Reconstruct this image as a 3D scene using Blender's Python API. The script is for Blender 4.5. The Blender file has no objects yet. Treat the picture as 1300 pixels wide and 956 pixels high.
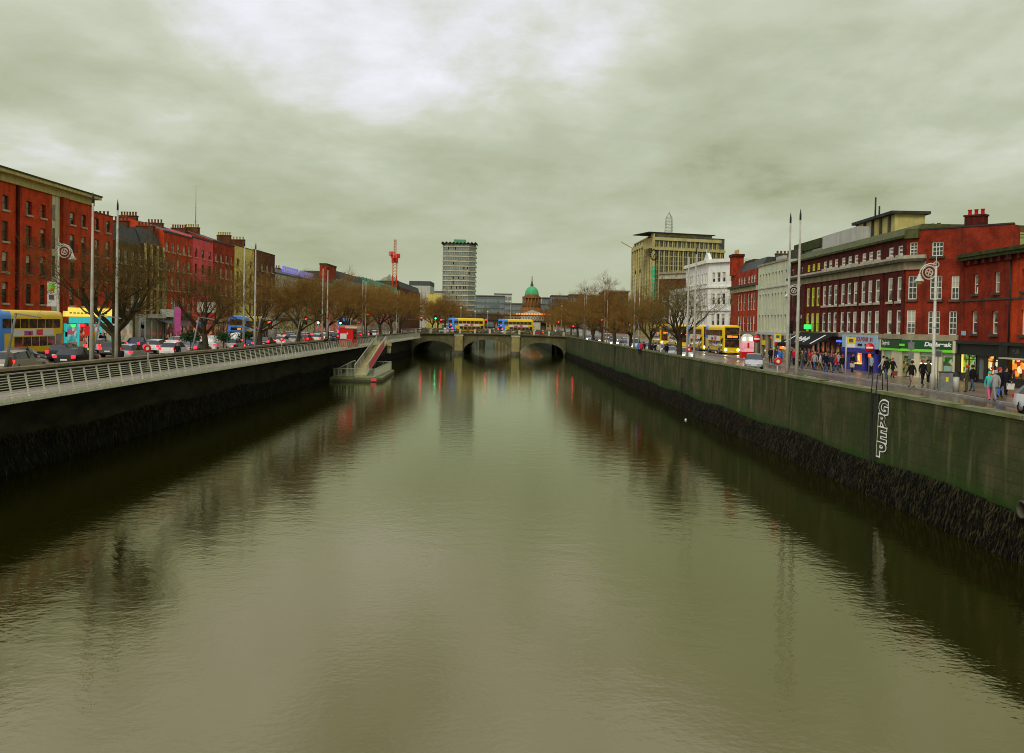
import bpy, math, random
from mathutils import Vector, Matrix
SC = bpy.context.scene
C = SC.collection
RN = random.Random(11)
PI = math.pi
rad = math.radians
# ---------------------------------------------------------------- survey of the place (camera on the footbridge, Y runs down the river)
F, CX, CY, ROLL, CH = 1150.0, 650.0, 434.0, math.radians(1.1), 8.5
PITCH = math.atan(24 / F)
GL = 4.5          # street level above the water
def ray(px, py):
    u, v = px - CX, py - CY
    u0 = u * math.cos(ROLL) + v * math.sin(ROLL)
    v0 = -u * math.sin(ROLL) + v * math.cos(ROLL)
    return Vector((u0, F * math.cos(PITCH) - v0 * math.sin(PITCH), -F * math.sin(PITCH) - v0 * math.cos(PITCH)))
def at(px, py, D):
    r = ray(px, py); return (r.x / r.y * D, CH + r.z / r.y * D)
def hor(px): return 410 + (px - 650) * math.tan(ROLL)
def XatD(px, D): return at(px, hor(px), D)[0]
def XL(D): return -53.6                       # left building line
def XR(D): return 31.5 + 0.02 * D             # right building line
def WR(D): return 20.1 - 0.0252 * D           # right quay wall, river face
def WL(D): return -26.9 + 0.002 * D           # left quay wall, river face
def DR(px): return 31.5 / ((px - 650) / F - 0.02)
def DL(px): return 53.6 * F / (650 - px)
# ---------------------------------------------------------------- materials
def lk(nt, a, b): nt.links.new(a, b)
def mat(name, c, rough=0.7, c2=None, scale=1.0, stretch=(1, 1, 1), metal=0.0, emit=None, es=0.0, bump=0.0, ior=1.45, streak=0.0, detail=4, rough2=None, coords='pos', lo=0.35, hi=0.65):
    m = bpy.data.materials.new(name); m.use_nodes = True
    nt = m.node_tree; b = nt.nodes['Principled BSDF']
    b.inputs['Base Color'].default_value = (*c, 1); b.inputs['Roughness'].default_value = rough
    b.inputs['Metallic'].default_value = metal; b.inputs['IOR'].default_value = ior
    if rough >= .5: b.inputs['Specular IOR Level'].default_value = .12
    if emit: b.inputs['Emission Color'].default_value = (*emit, 1); b.inputs['Emission Strength'].default_value = es
    if c2 or bump or rough2 is not None:
        if coords == 'pos': src = nt.nodes.new('ShaderNodeNewGeometry').outputs['Position']
        else: src = nt.nodes.new('ShaderNodeTexCoord').outputs['Object']
        mp = nt.nodes.new('ShaderNodeMapping'); mp.inputs['Scale'].default_value = stretch; lk(nt, src, mp.inputs[0])
        n = nt.nodes.new('ShaderNodeTexNoise'); n.inputs['Scale'].default_value = scale; n.inputs['Detail'].default_value = detail; n.inputs['Roughness'].default_value = 0.6
        lk(nt, mp.outputs[0], n.inputs['Vector'])
        mr = nt.nodes.new('ShaderNodeMapRange'); mr.inputs[1].default_value = lo; mr.inputs[2].default_value = hi; lk(nt, n.outputs[0], mr.inputs[0])
        fac = mr.outputs[0]
        if c2:
            mx = nt.nodes.new('ShaderNodeMix'); mx.data_type = 'RGBA'
            mx.inputs[6].default_value = (*c, 1); mx.inputs[7].default_value = (*c2, 1); lk(nt, fac, mx.inputs[0])
            out = mx.outputs[2]
            if streak:
                mp2 = nt.nodes.new('ShaderNodeMapping'); mp2.inputs['Scale'].default_value = (1.5, 1.5, 0.09); lk(nt, src, mp2.inputs[0])
                n2 = nt.nodes.new('ShaderNodeTexNoise'); n2.inputs['Scale'].default_value = 1.0; n2.inputs['Detail'].default_value = 5; lk(nt, mp2.outputs[0], n2.inputs['Vector'])
                r2 = nt.nodes.new('ShaderNodeMapRange'); r2.inputs[1].default_value = 0.5; r2.inputs[2].default_value = 0.72; r2.inputs[4].default_value = streak; lk(nt, n2.outputs[0], r2.inputs[0])
                m2 = nt.nodes.new('ShaderNodeMix'); m2.data_type = 'RGBA'; m2.inputs[7].default_value = (c[0] * .3, c[1] * .3, c[2] * .3, 1)
                lk(nt, out, m2.inputs[6]); lk(nt, r2.outputs[0], m2.inputs[0]); out = m2.outputs[2]
            lk(nt, out, b.inputs['Base Color'])
        if rough2 is not None:
            mq = nt.nodes.new('ShaderNodeMapRange'); mq.inputs[3].default_value = rough; mq.inputs[4].default_value = rough2; lk(nt, fac, mq.inputs[0]); lk(nt, mq.outputs[0], b.inputs['Roughness'])
        if bump:
            bp = nt.nodes.new('ShaderNodeBump'); bp.inputs['Strength'].default_value = bump; bp.inputs['Distance'].default_value = 0.05
            lk(nt, n.outputs[0], bp.inputs['Height']); lk(nt, bp.outputs[0], b.inputs['Normal'])
    return m
def brick(name, c, c2, mortar, big, along=(0.3, 1, 0)):
    """brick courses in a wall, blotched and streaked by weather"""
    m = bpy.data.materials.new(name); m.use_nodes = True; nt = m.node_tree; b = nt.nodes['Principled BSDF']; b.inputs['Roughness'].default_value = 0.8; b.inputs['Specular IOR Level'].default_value = .12
    g = nt.nodes.new('ShaderNodeNewGeometry').outputs['Position']
    sp = nt.nodes.new('ShaderNodeSeparateXYZ'); lk(nt, g, sp.inputs[0])
    ad = nt.nodes.new('ShaderNodeMath'); ad.operation = 'SUBTRACT'; lk(nt, sp.outputs[1], ad.inputs[0]); lk(nt, sp.outputs[0], ad.inputs[1])
    cb = nt.nodes.new('ShaderNodeCombineXYZ'); lk(nt, ad.outputs[0], cb.inputs[0]); lk(nt, sp.outputs[2], cb.inputs[1])
    bk = nt.nodes.new('ShaderNodeTexBrick'); bk.inputs['Scale'].default_value = 1.0
    bk.inputs['Brick Width'].default_value = 0.22; bk.inputs['Row Height'].default_value = 0.09; bk.inputs['Mortar Size'].default_value = 0.008
    bk.inputs['Color1'].default_value = (*c, 1); bk.inputs['Color2'].default_value = (*c2, 1); bk.inputs['Mortar'].default_value = (*mortar, 1)
    lk(nt, cb.outputs[0], bk.inputs['Vector'])
    n = nt.nodes.new('ShaderNodeTexNoise'); n.inputs['Scale'].default_value = 0.8; n.inputs['Detail'].default_value = 9; n.inputs['Roughness'].default_value = 0.65; lk(nt, g, n.inputs['Vector'])
    mr = nt.nodes.new('ShaderNodeMapRange'); mr.inputs[1].default_value = .42; mr.inputs[2].default_value = .62; mr.inputs[4].default_value = .9; lk(nt, n.outputs[0], mr.inputs[0])
    mx = nt.nodes.new('ShaderNodeMix'); mx.data_type = 'RGBA'; mx.inputs[7].default_value = (*big, 1); lk(nt, mr.outputs[0], mx.inputs[0]); lk(nt, bk.outputs[0], mx.inputs[6])
    mp2 = nt.nodes.new('ShaderNodeMapping'); mp2.inputs['Scale'].default_value = (1.3, 1.3, .10); lk(nt, g, mp2.inputs[0])
    n2 = nt.nodes.new('ShaderNodeTexNoise'); n2.inputs['Scale'].default_value = 1.1; n2.inputs['Detail'].default_value = 6; n2.inputs['Roughness'].default_value = .7; lk(nt, mp2.outputs[0], n2.inputs['Vector'])
    r2 = nt.nodes.new('ShaderNodeMapRange'); r2.inputs[1].default_value = .5; r2.inputs[2].default_value = .68; r2.inputs[4].default_value = .7; lk(nt, n2.outputs[0], r2.inputs[0])
    m2 = nt.nodes.new('ShaderNodeMix'); m2.data_type = 'RGBA'; m2.inputs[7].default_value = (big[0] * .35 + .01, big[1] * .7 + .006, big[2] + .004, 1); lk(nt, mx.outputs[2], m2.inputs[6]); lk(nt, r2.outputs[0], m2.inputs[0])
    lk(nt, m2.outputs[2], b.inputs['Base Color'])
    return m
M = {}
def mk(k, *a, **kw): M[k] = mat(k, *a, **kw)
M['brick_red'] = brick('brick_red', (.52, .050, .010), (.38, .034, .008), (.2, .045, .016), (.16, .020, .006))
M['brick_near'] = brick('brick_near', (.34, .034, .009), (.24, .022, .006), (.15, .035, .018), (.12, .015, .005))
M['brick_bright'] = brick('brick_bright', (.72, .070, .012), (.56, .05, .009), (.34, .07, .02), (.36, .035, .007))
M['brick_dark'] = brick('brick_dark', (.15, .017, .007), (.10, .011, .005), (.07, .02, .010), (.04, .007, .004))
M['brick_brown'] = brick('brick_brown', (.17, .05, .016), (.12, .036, .012), (.10, .04, .02), (.07, .024, .009))
mk('brown_stone', (.16, .11, .035), .85, (.09, .055, .02), .9, streak=.6)
mk('cream', (.55, .46, .17), .7, (.42, .36, .12), 1.2, streak=.5)
mk('cream_pale', (.62, .58, .36), .6, (.5, .47, .3), .8)
mk('pink', (.80, .12, .12), .7, (.62, .07, .07), .8, streak=.3)
mk('yellow_paint', (.78, .64, .15), .7, (.62, .5, .12), .9, streak=.3)
mk('pale_green', (.60, .62, .40), .7, (.5, .53, .36), .6, streak=.35)
mk('pale_grey', (.50, .50, .42), .75, (.42, .42, .36), .6, streak=.35)
mk('white_paint', (.78, .78, .68), .65, (.66, .67, .58), .7, streak=.3)
mk('ochre_concrete', (.52, .45, .18), .75, (.40, .34, .13), .3, streak=.35)
mk('stone', (.36, .31, .19), .8, (.26, .22, .13), 1.4, streak=.5)
mk('stone_light', (.52, .49, .35), .8, (.34, .31, .2), 1.4, streak=.4)
mk('stone_dark', (.09, .085, .055), .85, (.05, .05, .03), 1.1, streak=.5)
mk('cornice_green', (.065, .075, .02), .85, (.035, .04, .015), 1.6, streak=.4)
mk('slate', (.07, .075, .065), .6, (.04, .045, .04), 2.2)
mk('slate_green', (.10, .105, .035), .7, (.055, .065, .02), 2.0)
mk('lead', (.16, .17, .16), .5, (.11, .12, .11), 1.2)
mk('copper_green', (.10, .33, .17), .6, (.07, .24, .13), .5)
mk('roof_felt', (.05, .05, .045), .9, (.03, .03, .028), 1.0)
mk('black_paint', (.012, .012, .011), .35, (.02, .02, .018), 2)
mk('dark_glass', (.018, .022, .02), .08, ior=1.6)
mk('glass', (.03, .035, .028), .06, (.09, .09, .06), .45, ior=1.6, lo=.5, hi=.6)
mk('glass_blind', (.30, .30, .22), .25, (.05, .05, .04), .7, ior=1.5, lo=.45, hi=.55)
mk('glass_sky', (.20, .25, .22), .10, (.10, .13, .115), .12, ior=1.7)
mk('blind', (.45, .42, .30), .7)
mk('frame_white', (.72, .70, .56), .5)
mk('frame_dark', (.03, .028, .02), .5)
mk('frame_yellow', (.6, .62, .03), .5)
mk('metal_pale', (.50, .50, .40), .45, (.4, .4, .32), 3.0)
mk('rail_metal', (.66, .66, .50), .5, (.5, .5, .37), 4.0)
mk('metal_grey', (.22, .23, .2), .5, (.16, .17, .15), 3.0)
mk('metal_dark', (.03, .032, .028), .5)
mk('mast_metal', (.40, .39, .32), .5, (.28, .27, .21), 1.5)
mk('timber_deck', (.38, .33, .27), .6, (.27, .23, .18), 6.0, (6, .3, 1))
mk('bark', (.035, .027, .014), .95, (.07, .055, .028), 5.0, bump=.6, coords='obj')
mk('bark_pale', (.40, .37, .28), .9, (.22, .2, .14), 3.0, bump=.4, coords='obj')
mk('twig', (.235, .125, .026), .9, (.15, .085, .022), 2.0, coords='obj')
mk('twig_olive', (.15, .12, .035), .9, (.10, .08, .025), 2.0, coords='obj')
mk('leaf', (.03, .09, .02), .7, (.02, .05, .015), 6.0, coords='obj')
mk('skin', (.5, .26, .17), .6)
mk('tyre', (.015, .015, .015), .8)
mk('rim', (.3, .3, .3), .35, metal=.6)
mk('paint_silver', (.42, .44, .42), .25, metal=.4)
mk('paint_white', (.72, .73, .68), .25)
mk('paint_black', (.015, .016, .018), .2)
mk('paint_blue', (.03, .07, .2), .2)
mk('paint_red', (.42, .012, .012), .25)
mk('paint_grey', (.13, .14, .14), .25, metal=.3)
mk('paint_beige', (.38, .34, .25), .3, metal=.2)
mk('bus_yellow', (.85, .58, .005), .35, (.78, .52, .005), .8, coords='obj')
mk('bus_blue', (.07, .27, .72), .35)
mk('bus_navy', (.012, .014, .05), .4)
mk('taillight', (.5, .0, .0), .3, emit=(1, .005, .01), es=9)
mk('brakelight', (.5, .0, .0), .3, emit=(1, .02, .02), es=16)
mk('amber', (.5, .2, .0), .3, emit=(1, .3, .02), es=10)
mk('headlight', (.8, .8, .7), .2, emit=(1, .93, .75), es=14)
mk('clear_lamp', (.6, .6, .55), .15)
mk('red_light', (.5, .0, .0), .3, emit=(1, .01, .005), es=22)
mk('green_light', (.0, .5, .2), .3, emit=(.05, 1, .45), es=18)
mk('green_sign', (.0, .3, .08), .4, emit=(.03, 1, .12), es=1.4)
mk('green_letters', (.04, .40, .20), .5)
mk('dest', (.3, .05, 0), .4, emit=(1, .09, .01), es=3.5)
mk('plate', (.7, .7, .6), .4)
mk('red_panel', (.62, .005, .005), .4)
mk('pink_panel', (.8, .09, .12), .5, (.7, .05, .08), 3)
mk('canvas_black', (.013, .013, .012), .9)
mk('white_panel', (.7, .7, .62), .5)
mk('magenta', (.5, .09, .28), .6)
mk('dark_green', (.012, .07, .018), .35)
mk('lime', (.12, .5, .02), .4, emit=(.12, .5, .02), es=.3)
mk('yellow_panel', (.75, .62, .02), .4)
mk('sky_panel', (.33, .5, .58), .5)
mk('blue_shop', (.035, .035, .33), .45, (.02, .03, .2), 1.5)
mk('blue_light', (.03, .05, .5), .4, emit=(.04, .08, 1), es=2.5)
mk('red_ink', (.5, .03, .05), .5)
mk('ink', (.01, .01, .012), .5)
mk('letters_white', (.82, .82, .76), .5)
mk('letters_dim', (.13, .13, .11), .6)
mk('teal', (.03, .5, .5), .4, emit=(.03, .6, .6), es=.5)
mk('shop_yellow', (.8, .6, .06), .4, emit=(1, .75, .12), es=.75)
mk('orange_pots', (.24, .06, .025), .7)
mk('buff_pots', (.45, .38, .12), .7)
mk('crane_red', (.55, .04, .02), .5)
mk('crane_buff', (.6, .33, .2), .5)
mk('roof_sign', (.12, .1, .6), .4, (.4, .4, .75), 1.2, emit=(.16, .14, .9), es=.35)
mk('road_paint', (.55, .54, .45), .5, (.3, .29, .24), 3)
mk('kerb', (.30, .29, .24), .5, (.2, .19, .16), 2)
def lit(name, cols, scale, es, stretch=(1, 1, 1)):
    """a lit shop window with goods and lamps behind the glass"""
    m = bpy.data.materials.new(name); m.use_nodes = True; nt = m.node_tree; b = nt.nodes['Principled BSDF']; b.inputs['Roughness'].default_value = .12
    g = nt.nodes.new('ShaderNodeNewGeometry').outputs['Position']
    mp = nt.nodes.new('ShaderNodeMapping'); mp.inputs['Scale'].default_value = stretch; lk(nt, g, mp.inputs[0])
    v = nt.nodes.new('ShaderNodeTexVoronoi'); v.inputs['Scale'].default_value = scale; v.inputs['Randomness'].default_value = .9; v.distance = 'CHEBYCHEV'; lk(nt, mp.outputs[0], v.inputs['Vector'])
    s = nt.nodes.new('ShaderNodeSeparateColor'); lk(nt, v.outputs['Color'], s.inputs[0])
    cr = nt.nodes.new('ShaderNodeValToRGB'); cr.color_ramp.interpolation = 'CONSTANT'
    for i, c in enumerate(cols):
        e = cr.color_ramp.elements[i] if i < 2 else cr.color_ramp.elements.new(i / len(cols))
        e.position = i / len(cols); e.color = (*c, 1)
    lk(nt, s.outputs[0], cr.inputs[0]); lk(nt, cr.outputs[0], b.inputs['Emission Color']); b.inputs['Emission Strength'].default_value = es
    b.inputs['Base Color'].default_value = (.02, .02, .02, 1)
    M[name] = m
lit('lit_warm', [(.02, .015, .01), (1, .35, .03), (.10, .05, .01), (1, .62, .12), (.35, .02, .01), (.9, .85, .5), (.03, .03, .02)], 2.6, .9)
lit('lit_orange', [(1, .13, .01), (1, .22, .02), (1, .12, .02), (1, .55, .12), (.8, .08, .01)], 2.2, 1.5)
lit('lit_green', [(.03, .10, .01), (.12, .35, .03), (.02, .04, .01), (.5, .5, .06), (.3, .5, .25), (.03, .05, .03)], 3.0, .7)
lit('lit_shop', [(.25, .2, .05), (.9, .6, .08), (.1, .1, .05), (1, .95, .6), (.7, .45, .03), (.2, .5, .1), (.05, .05, .04)], 4.5, .2)
lit('lit_cream', [(.3, .28, .15), (.45, .4, .2), (.2, .22, .14), (.5, .48, .3)], 1.5, .5)
lit('lit_red', [(.5, .03, .03), (.05, .01, .01), (.9, .1, .05), (.3, .02, .06), (1, .5, .2)], 3.4, .4)
lit('lit_teal', [(.03, .35, .35), (.3, .6, .55), (.5, .1, .15), (.05, .5, .5), (.6, .6, .5)], 1.5, .6)
lit('lit_mixed', [(.02, .02, .01), (.3, .1, .03), (.02, .03, .02), (.5, .35, .12), (.05, .02, .02), (.02, .02, .02), (.2, .02, .05)], 1.9, .4)
# ---------------------------------------------------------------- mesh building
class MB:
    def __init__(s): s.v = []; s.f = []; s.mi = []; s.ms = []; s.sm = []; s.smooth = False
    def m(s, k):
        if k not in s.ms: s.ms.append(k)
        return s.ms.index(k)
    def face(s, pts, k):
        n = len(s.v); s.v.extend([tuple(p) for p in pts]); s.f.append(tuple(range(n, n + len(pts)))); s.mi.append(s.m(k)); s.sm.append(False)
    def raw(s, vs, fs, k, smooth=True):
        n = len(s.v); s.v.extend([tuple(p) for p in vs]); i = s.m(k)
        for f in fs: s.f.append(tuple(n + a for a in f)); s.mi.append(i); s.sm.append(smooth)
    def hexa(s, p, k):   # p: 4 bottom (ccw from above) + 4 top
        s.raw(p, [(3, 2, 1, 0), (4, 5, 6, 7), (0, 1, 5, 4), (1, 2, 6, 5), (2, 3, 7, 6), (3, 0, 4, 7)], k, False)
    def box(s, x0, x1, y0, y1, z0, z1, k):
        s.hexa([(x0, y0, z0), (x1, y0, z0), (x1, y1, z0), (x0, y1, z0), (x0, y0, z1), (x1, y0, z1), (x1, y1, z1), (x0, y1, z1)], k)
    def bar(s, a, b, w, h, k):
        a, b = Vector(a), Vector(b); d = (b - a)
        if d.length < 1e-6: return
        d.normalize(); up = Vector((0, 0, 1)) if abs(d.z) < .95 else Vector((0, 1, 0))
        r = d.cross(up).normalized() * w / 2; t = r.cross(d).normalized() * h / 2
        s.hexa([a - r - t, b - r - t, b + r - t, a + r - t, a - r + t, b - r + t, b + r + t, a + r + t], k)
    def tube(s, pts, rs, n, k, caps=True):
        pts = [Vector(p) for p in pts]; vs = []; N = len(pts); X = None
        for i, p in enumerate(pts):
            d = (pts[min(i + 1, N - 1)] - pts[max(i - 1, 0)])
            if d.length < 1e-9: d = Vector((0, 0, 1))
            d.normalize()
            if X is None:
                X = d.orthogonal().normalized()
            else:
                X = (X - d * X.dot(d))
                X = X.normalized() if X.length > 1e-6 else d.orthogonal().normalized()
            Yv = d.cross(X); r = rs[i] if isinstance(rs, (list, tuple)) else rs
            for j in range(n):
                a = 2 * PI * j / n; vs.append(p + (X * math.cos(a) + Yv * math.sin(a)) * r)
        fs = [(i * n + j, i * n + (j + 1) % n, (i + 1) * n + (j + 1) % n, (i + 1) * n + j) for i in range(N - 1) for j in range(n)]
        if caps and n > 2: fs += [tuple(range(n - 1, -1, -1)), tuple((N - 1) * n + j for j in range(n))]
        s.raw(vs, fs, k, n > 4)
    def lathe(s, c, prof, n, k, smooth=True):   # prof: (r,z)
        vs = [(c[0] + r * math.cos(2 * PI * j / n), c[1] + r * math.sin(2 * PI * j / n), c[2] + z) for r, z in prof for j in range(n)]
        fs = [(i * n + j, i * n + (j + 1) % n, (i + 1) * n + (j + 1) % n, (i + 1) * n + j) for i in range(len(prof) - 1) for j in range(n)]
        s.raw(vs, fs, k, smooth)
    def disc(s, c, axis, r, t, n, k):
        c = Vector(c); a = Vector(axis).normalized(); s.tube([c - a * t / 2, c + a * t / 2], r, n, k)
    def mesh(s, name, org=(0, 0, 0)):
        me = bpy.data.meshes.new(name); o = Vector(org)
        me.from_pydata([(a - o.x, b - o.y, c - o.z) for a, b, c in s.v], [], s.f)
        for k in s.ms: me.materials.append(M[k])
        me.polygons.foreach_set('material_index', s.mi); me.polygons.foreach_set('use_smooth', s.sm)
        me.update(); return me
    def build(s, name, parent=None, label=None, loc=None):
        if not s.f: return None
        org = loc if loc is not None else (root_of(parent).location if parent else (0, 0, 0))
        o = bpy.data.objects.new(name, s.mesh(name, org)); C.objects.link(o)
        if parent: o.parent = parent
        elif loc is not None: o.location = loc
        if label: o['label'] = label
        return o
def root_of(o):
    while o.parent: o = o.parent
    return o
def tag(o, label=None, cat=None, group=None, kind=None):
    if label: o['label'] = label
    if cat: o['category'] = cat
    if group: o['group'] = group
    if kind: o['kind'] = kind
    return o
def thing(name, label, cat, loc=(0, 0, 0), group=None):
    o = bpy.data.objects.new(name, None); o.empty_display_size = .3; C.objects.link(o); o.location = loc
    return tag(o, label, cat, group)
def struct(mb, name):
    o = mb.build(name); return tag(o, kind='structure')
def kids(o): return KID.get(o.name) or [c for c in bpy.data.objects if c.parent == o]
KID = {}
def freeze(root):
    KID[root.name] = [c for c in C.objects if c.parent == root]
    for c in KID[root.name]: KID[c.name] = [g for g in C.objects if g.parent == c]
def copy_tree(root, loc, rz=0, scale=1.0, label=None, group=None):
    r = root.copy(); C.objects.link(r); r.location = loc; r.rotation_euler = (0, 0, rz); r.scale = (scale,) * 3 if isinstance(scale, (int, float)) else scale
    if label: r['label'] = label
    if group: r['group'] = group
    for ch in KID.get(root.name, []):
        c = ch.copy(); C.objects.link(c); c.parent = r
        for g in KID.get(ch.name, []):
            d = g.copy(); C.objects.link(d); d.parent = c
    return r
def repaint(root, mapping):
    """gives one copy its own paint through object-level slots"""
    for o in C_children(root):
        for sl in o.material_slots:
            if sl.material and sl.material.name in mapping:
                mm = M[mapping[sl.material.name]]; sl.link = 'OBJECT'; sl.material = mm
def C_children(root): return [root, *root.children_recursive]
ORD = ['nearest', 'second', 'third', 'fourth', 'fifth', 'sixth', 'seventh', 'eighth', 'ninth', 'tenth', 'eleventh', 'twelfth', 'thirteenth', 'fourteenth', 'fifteenth', 'sixteenth', 'seventeenth', 'eighteenth', 'nineteenth', 'twentieth', 'twenty-first', 'twenty-second', 'twenty-third']
def text_mesh(parent, name, s, org, udir, vdir, height, width, k, thick=.02, bold=0.0, shear=0.0, italic=False):
    cu = bpy.data.curves.new('lettering', 'FONT'); cu.body = s; cu.size = 1; cu.extrude = 0.0; cu.offset = bold; cu.shear = shear
    o = bpy.data.objects.new('lettering', cu); C.objects.link(o)
    dg = bpy.context.evaluated_depsgraph_get(); me = bpy.data.meshes.new_from_object(o.evaluated_get(dg)); bpy.data.objects.remove(o)
    xs = [v.co.x for v in me.vertices]; ys = [v.co.y for v in me.vertices]
    if not xs: return None
    x0, x1, y0, y1 = min(xs), max(xs), min(ys), max(ys); n = Vector(udir).cross(Vector(vdir)).normalized()
    U, V, O = Vector(udir).normalized(), Vector(vdir).normalized(), Vector(org)
    off = root_of(parent).location if parent else Vector((0, 0, 0))
    for v in me.vertices:
        a = (v.co.x - x0) / (x1 - x0) * width; b = (v.co.y - y0) / (y1 - y0) * height
        v.co = O + U * a + V * b + n * thick - off
    me.materials.clear(); me.materials.append(M[k])
    ob = bpy.data.objects.new(name, me); C.objects.link(ob)
    if parent: ob.parent = parent
    return ob
# ---------------------------------------------------------------- facades
class Fr:
    """a vertical facade plane; u runs left to right as seen from outside, n points outwards"""
    def __init__(s, p0, p1):
        s.o = Vector((p0[0], p0[1], 0)); d = Vector((p1[0] - p0[0], p1[1] - p0[1], 0)); s.L = d.length; s.u = d / s.L; s.n = Vector((s.u.y, -s.u.x, 0))
    def p(s, u, n, z): return s.o + s.u * u + s.n * n + Vector((0, 0, z))
    def box(s, mb, u0, u1, n0, n1, z0, z1, k):
        mb.hexa([s.p(u0, n1, z0), s.p(u1, n1, z0), s.p(u1, n0, z0), s.p(u0, n0, z0), s.p(u0, n1, z1), s.p(u1, n1, z1), s.p(u1, n0, z1), s.p(u0, n0, z1)], k)
    def quad(s, mb, u0, u1, z0, z1, n, k): mb.face([s.p(u0, n, z0), s.p(u1, n, z0), s.p(u1, n, z1), s.p(u0, n, z1)], k)
    def uz(s, px, py):
        r = ray(px, py); cam = Vector((0, 0, CH)); t = (s.o - cam).dot(s.n) / r.dot(s.n); w = cam + r * t
        return ((w - s.o).dot(s.u), w.z)
    def Un(s, px, n, py=None):   # u of a pixel column on a plane set n metres in front of the facade
        g = Fr(tuple(s.p(0, n, 0))[:2], tuple(s.p(s.L, n, 0))[:2]); return g.U(px, py)
    def U(s, px, py=None): return s.uz(px, hor(px) if py is None else py)[0]
def wall_grid(mb, fr, u0, u1, z0, z1, ops, k, depth=.22, rev=None):
    us = sorted({u0, u1, *[a for o in ops for a in o[:2]]}); zs = sorted({z0, z1, *[a for o in ops for a in o[2:4]]})
    us = [a for a in us if u0 - 1e-6 <= a <= u1 + 1e-6]; zs = [a for a in zs if z0 - 1e-6 <= a <= z1 + 1e-6]
    for j in range(len(zs) - 1):
        zc = (zs[j] + zs[j + 1]) / 2; run = None
        for i in range(len(us) - 1):
            uc = (us[i] + us[i + 1]) / 2
            hole = any(o[0] < uc < o[1] and o[2] < zc < o[3] for o in ops)
            if hole:
                if run is not None: fr.quad(mb, run, us[i], zs[j], zs[j + 1], 0, k); run = None
            elif run is None: run = us[i]
        if run is not None: fr.quad(mb, run, us[-1], zs[j], zs[j + 1], 0, k)
    r = rev or k
    for o in ops:
        a, b, c, d = o[:4]; P = fr.p
        mb.face([P(a, 0, c), P(a, 0, d), P(a, -depth, d), P(a, -depth, c)], r)
        mb.face([P(b, 0, c), P(b, -depth, c), P(b, -depth, d), P(b, 0, d)], r)
        mb.face([P(a, 0, d), P(b, 0, d), P(b, -depth, d), P(a, -depth, d)], r)
        mb.face([P(a, 0, c), P(a, -depth, c), P(b, -depth, c), P(b, 0, c)], r)
def window(parent, fr, u0, u1, z0, z1, frame='frame_white', glass='glass', depth=.2, nv=1, nh=1, sill=None, fw=.07, label=None, arch=0):
    mb = MB(); n = -depth
    fr.quad(mb, u0, u1, z0, z1, n + .01, glass)
    t = .05
    fr.box(mb, u0, u0 + fw, n, n + t, z0, z1, frame); fr.box(mb, u1 - fw, u1, n, n + t, z0, z1, frame)
    fr.box(mb, u0 + fw, u1 - fw, n, n + t, z0, z0 + fw, frame); fr.box(mb, u0 + fw, u1 - fw, n, n + t, z1 - fw, z1, frame)
    iu0, iu1, iz0, iz1 = u0 + fw, u1 - fw, z0 + fw, z1 - fw
    for i in range(nv):
        c = iu0 + (iu1 - iu0) * (i + 1) / (nv + 1); fr.box(mb, c - fw * .3, c + fw * .3, n + .012, n + t - .008, iz0, iz1, frame)
    for i in range(nh):
        c = iz0 + (iz1 - iz0) * (i + 1) / (nh + 1); w = fw * (.5 if i == nh // 2 else .3); fr.box(mb, iu0, iu1, n + .011, n + t - .004, c - w, c + w, frame)
    if RN.random() < .45 and u1 - u0 < 2.4: fr.quad(mb, iu0, iu1, z1 - (z1 - z0) * RN.uniform(.2, .65), iz1, n + .0115, 'blind')
    o = mb.build('window', parent, label)
    if sill:
        s = MB(); fr.box(s, u0 - .14, u1 + .14, -.05, .16, z0 - .2, z0 - .005, sill); s.build('sill', o)
    return o
def shell(mb, fr, u0, u1, z0, z1, dep, k):
    P = fr.p
    mb.face([P(u0, -dep, z0), P(u0, 0, z0), P(u0, 0, z1), P(u0, -dep, z1)], k)
    mb.face([P(u1, 0, z0), P(u1, -dep, z0), P(u1, -dep, z1), P(u1, 0, z1)], k)
    mb.face([P(u1, -dep, z0), P(u0, -dep, z0), P(u0, -dep, z1), P(u1, -dep, z1)], k)
def chimney(roof, fr, u, n, w, d, z0, z1, npots, k='brick_dark', pots='orange_pots', ph=.6):
    mb = MB(); fr.box(mb, u - w / 2, u + w / 2, n - d / 2, n + d / 2, z0, z1, k); fr.box(mb, u - w / 2 - .07, u + w / 2 + .07, n - d / 2 - .07, n + d / 2 + .07, z1, z1 + .14, k)
    ch = mb.build('chimney', roof)
    pb = MB()
    for i in range(npots):
        q = fr.p(u, n, 0) if False else None
        along = (i + .5) / npots - .5
        pt = fr.p(u + (along * w if w >= d else 0), n + (along * d if d > w else 0), z1 + .14)
        pb.lathe(pt, [(.15, 0), (.13, ph * .8), (.17, ph * .85), (.17, ph), (.1, ph)], 8, pots)
    # pots are pieces of the chimney: same mesh level, joined into it
    me = ch.data
    mb.raw(pb.v, [f for f in pb.f], pots); ch.data = mb.mesh('chimney', root_of(roof).location)
    return ch
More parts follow.
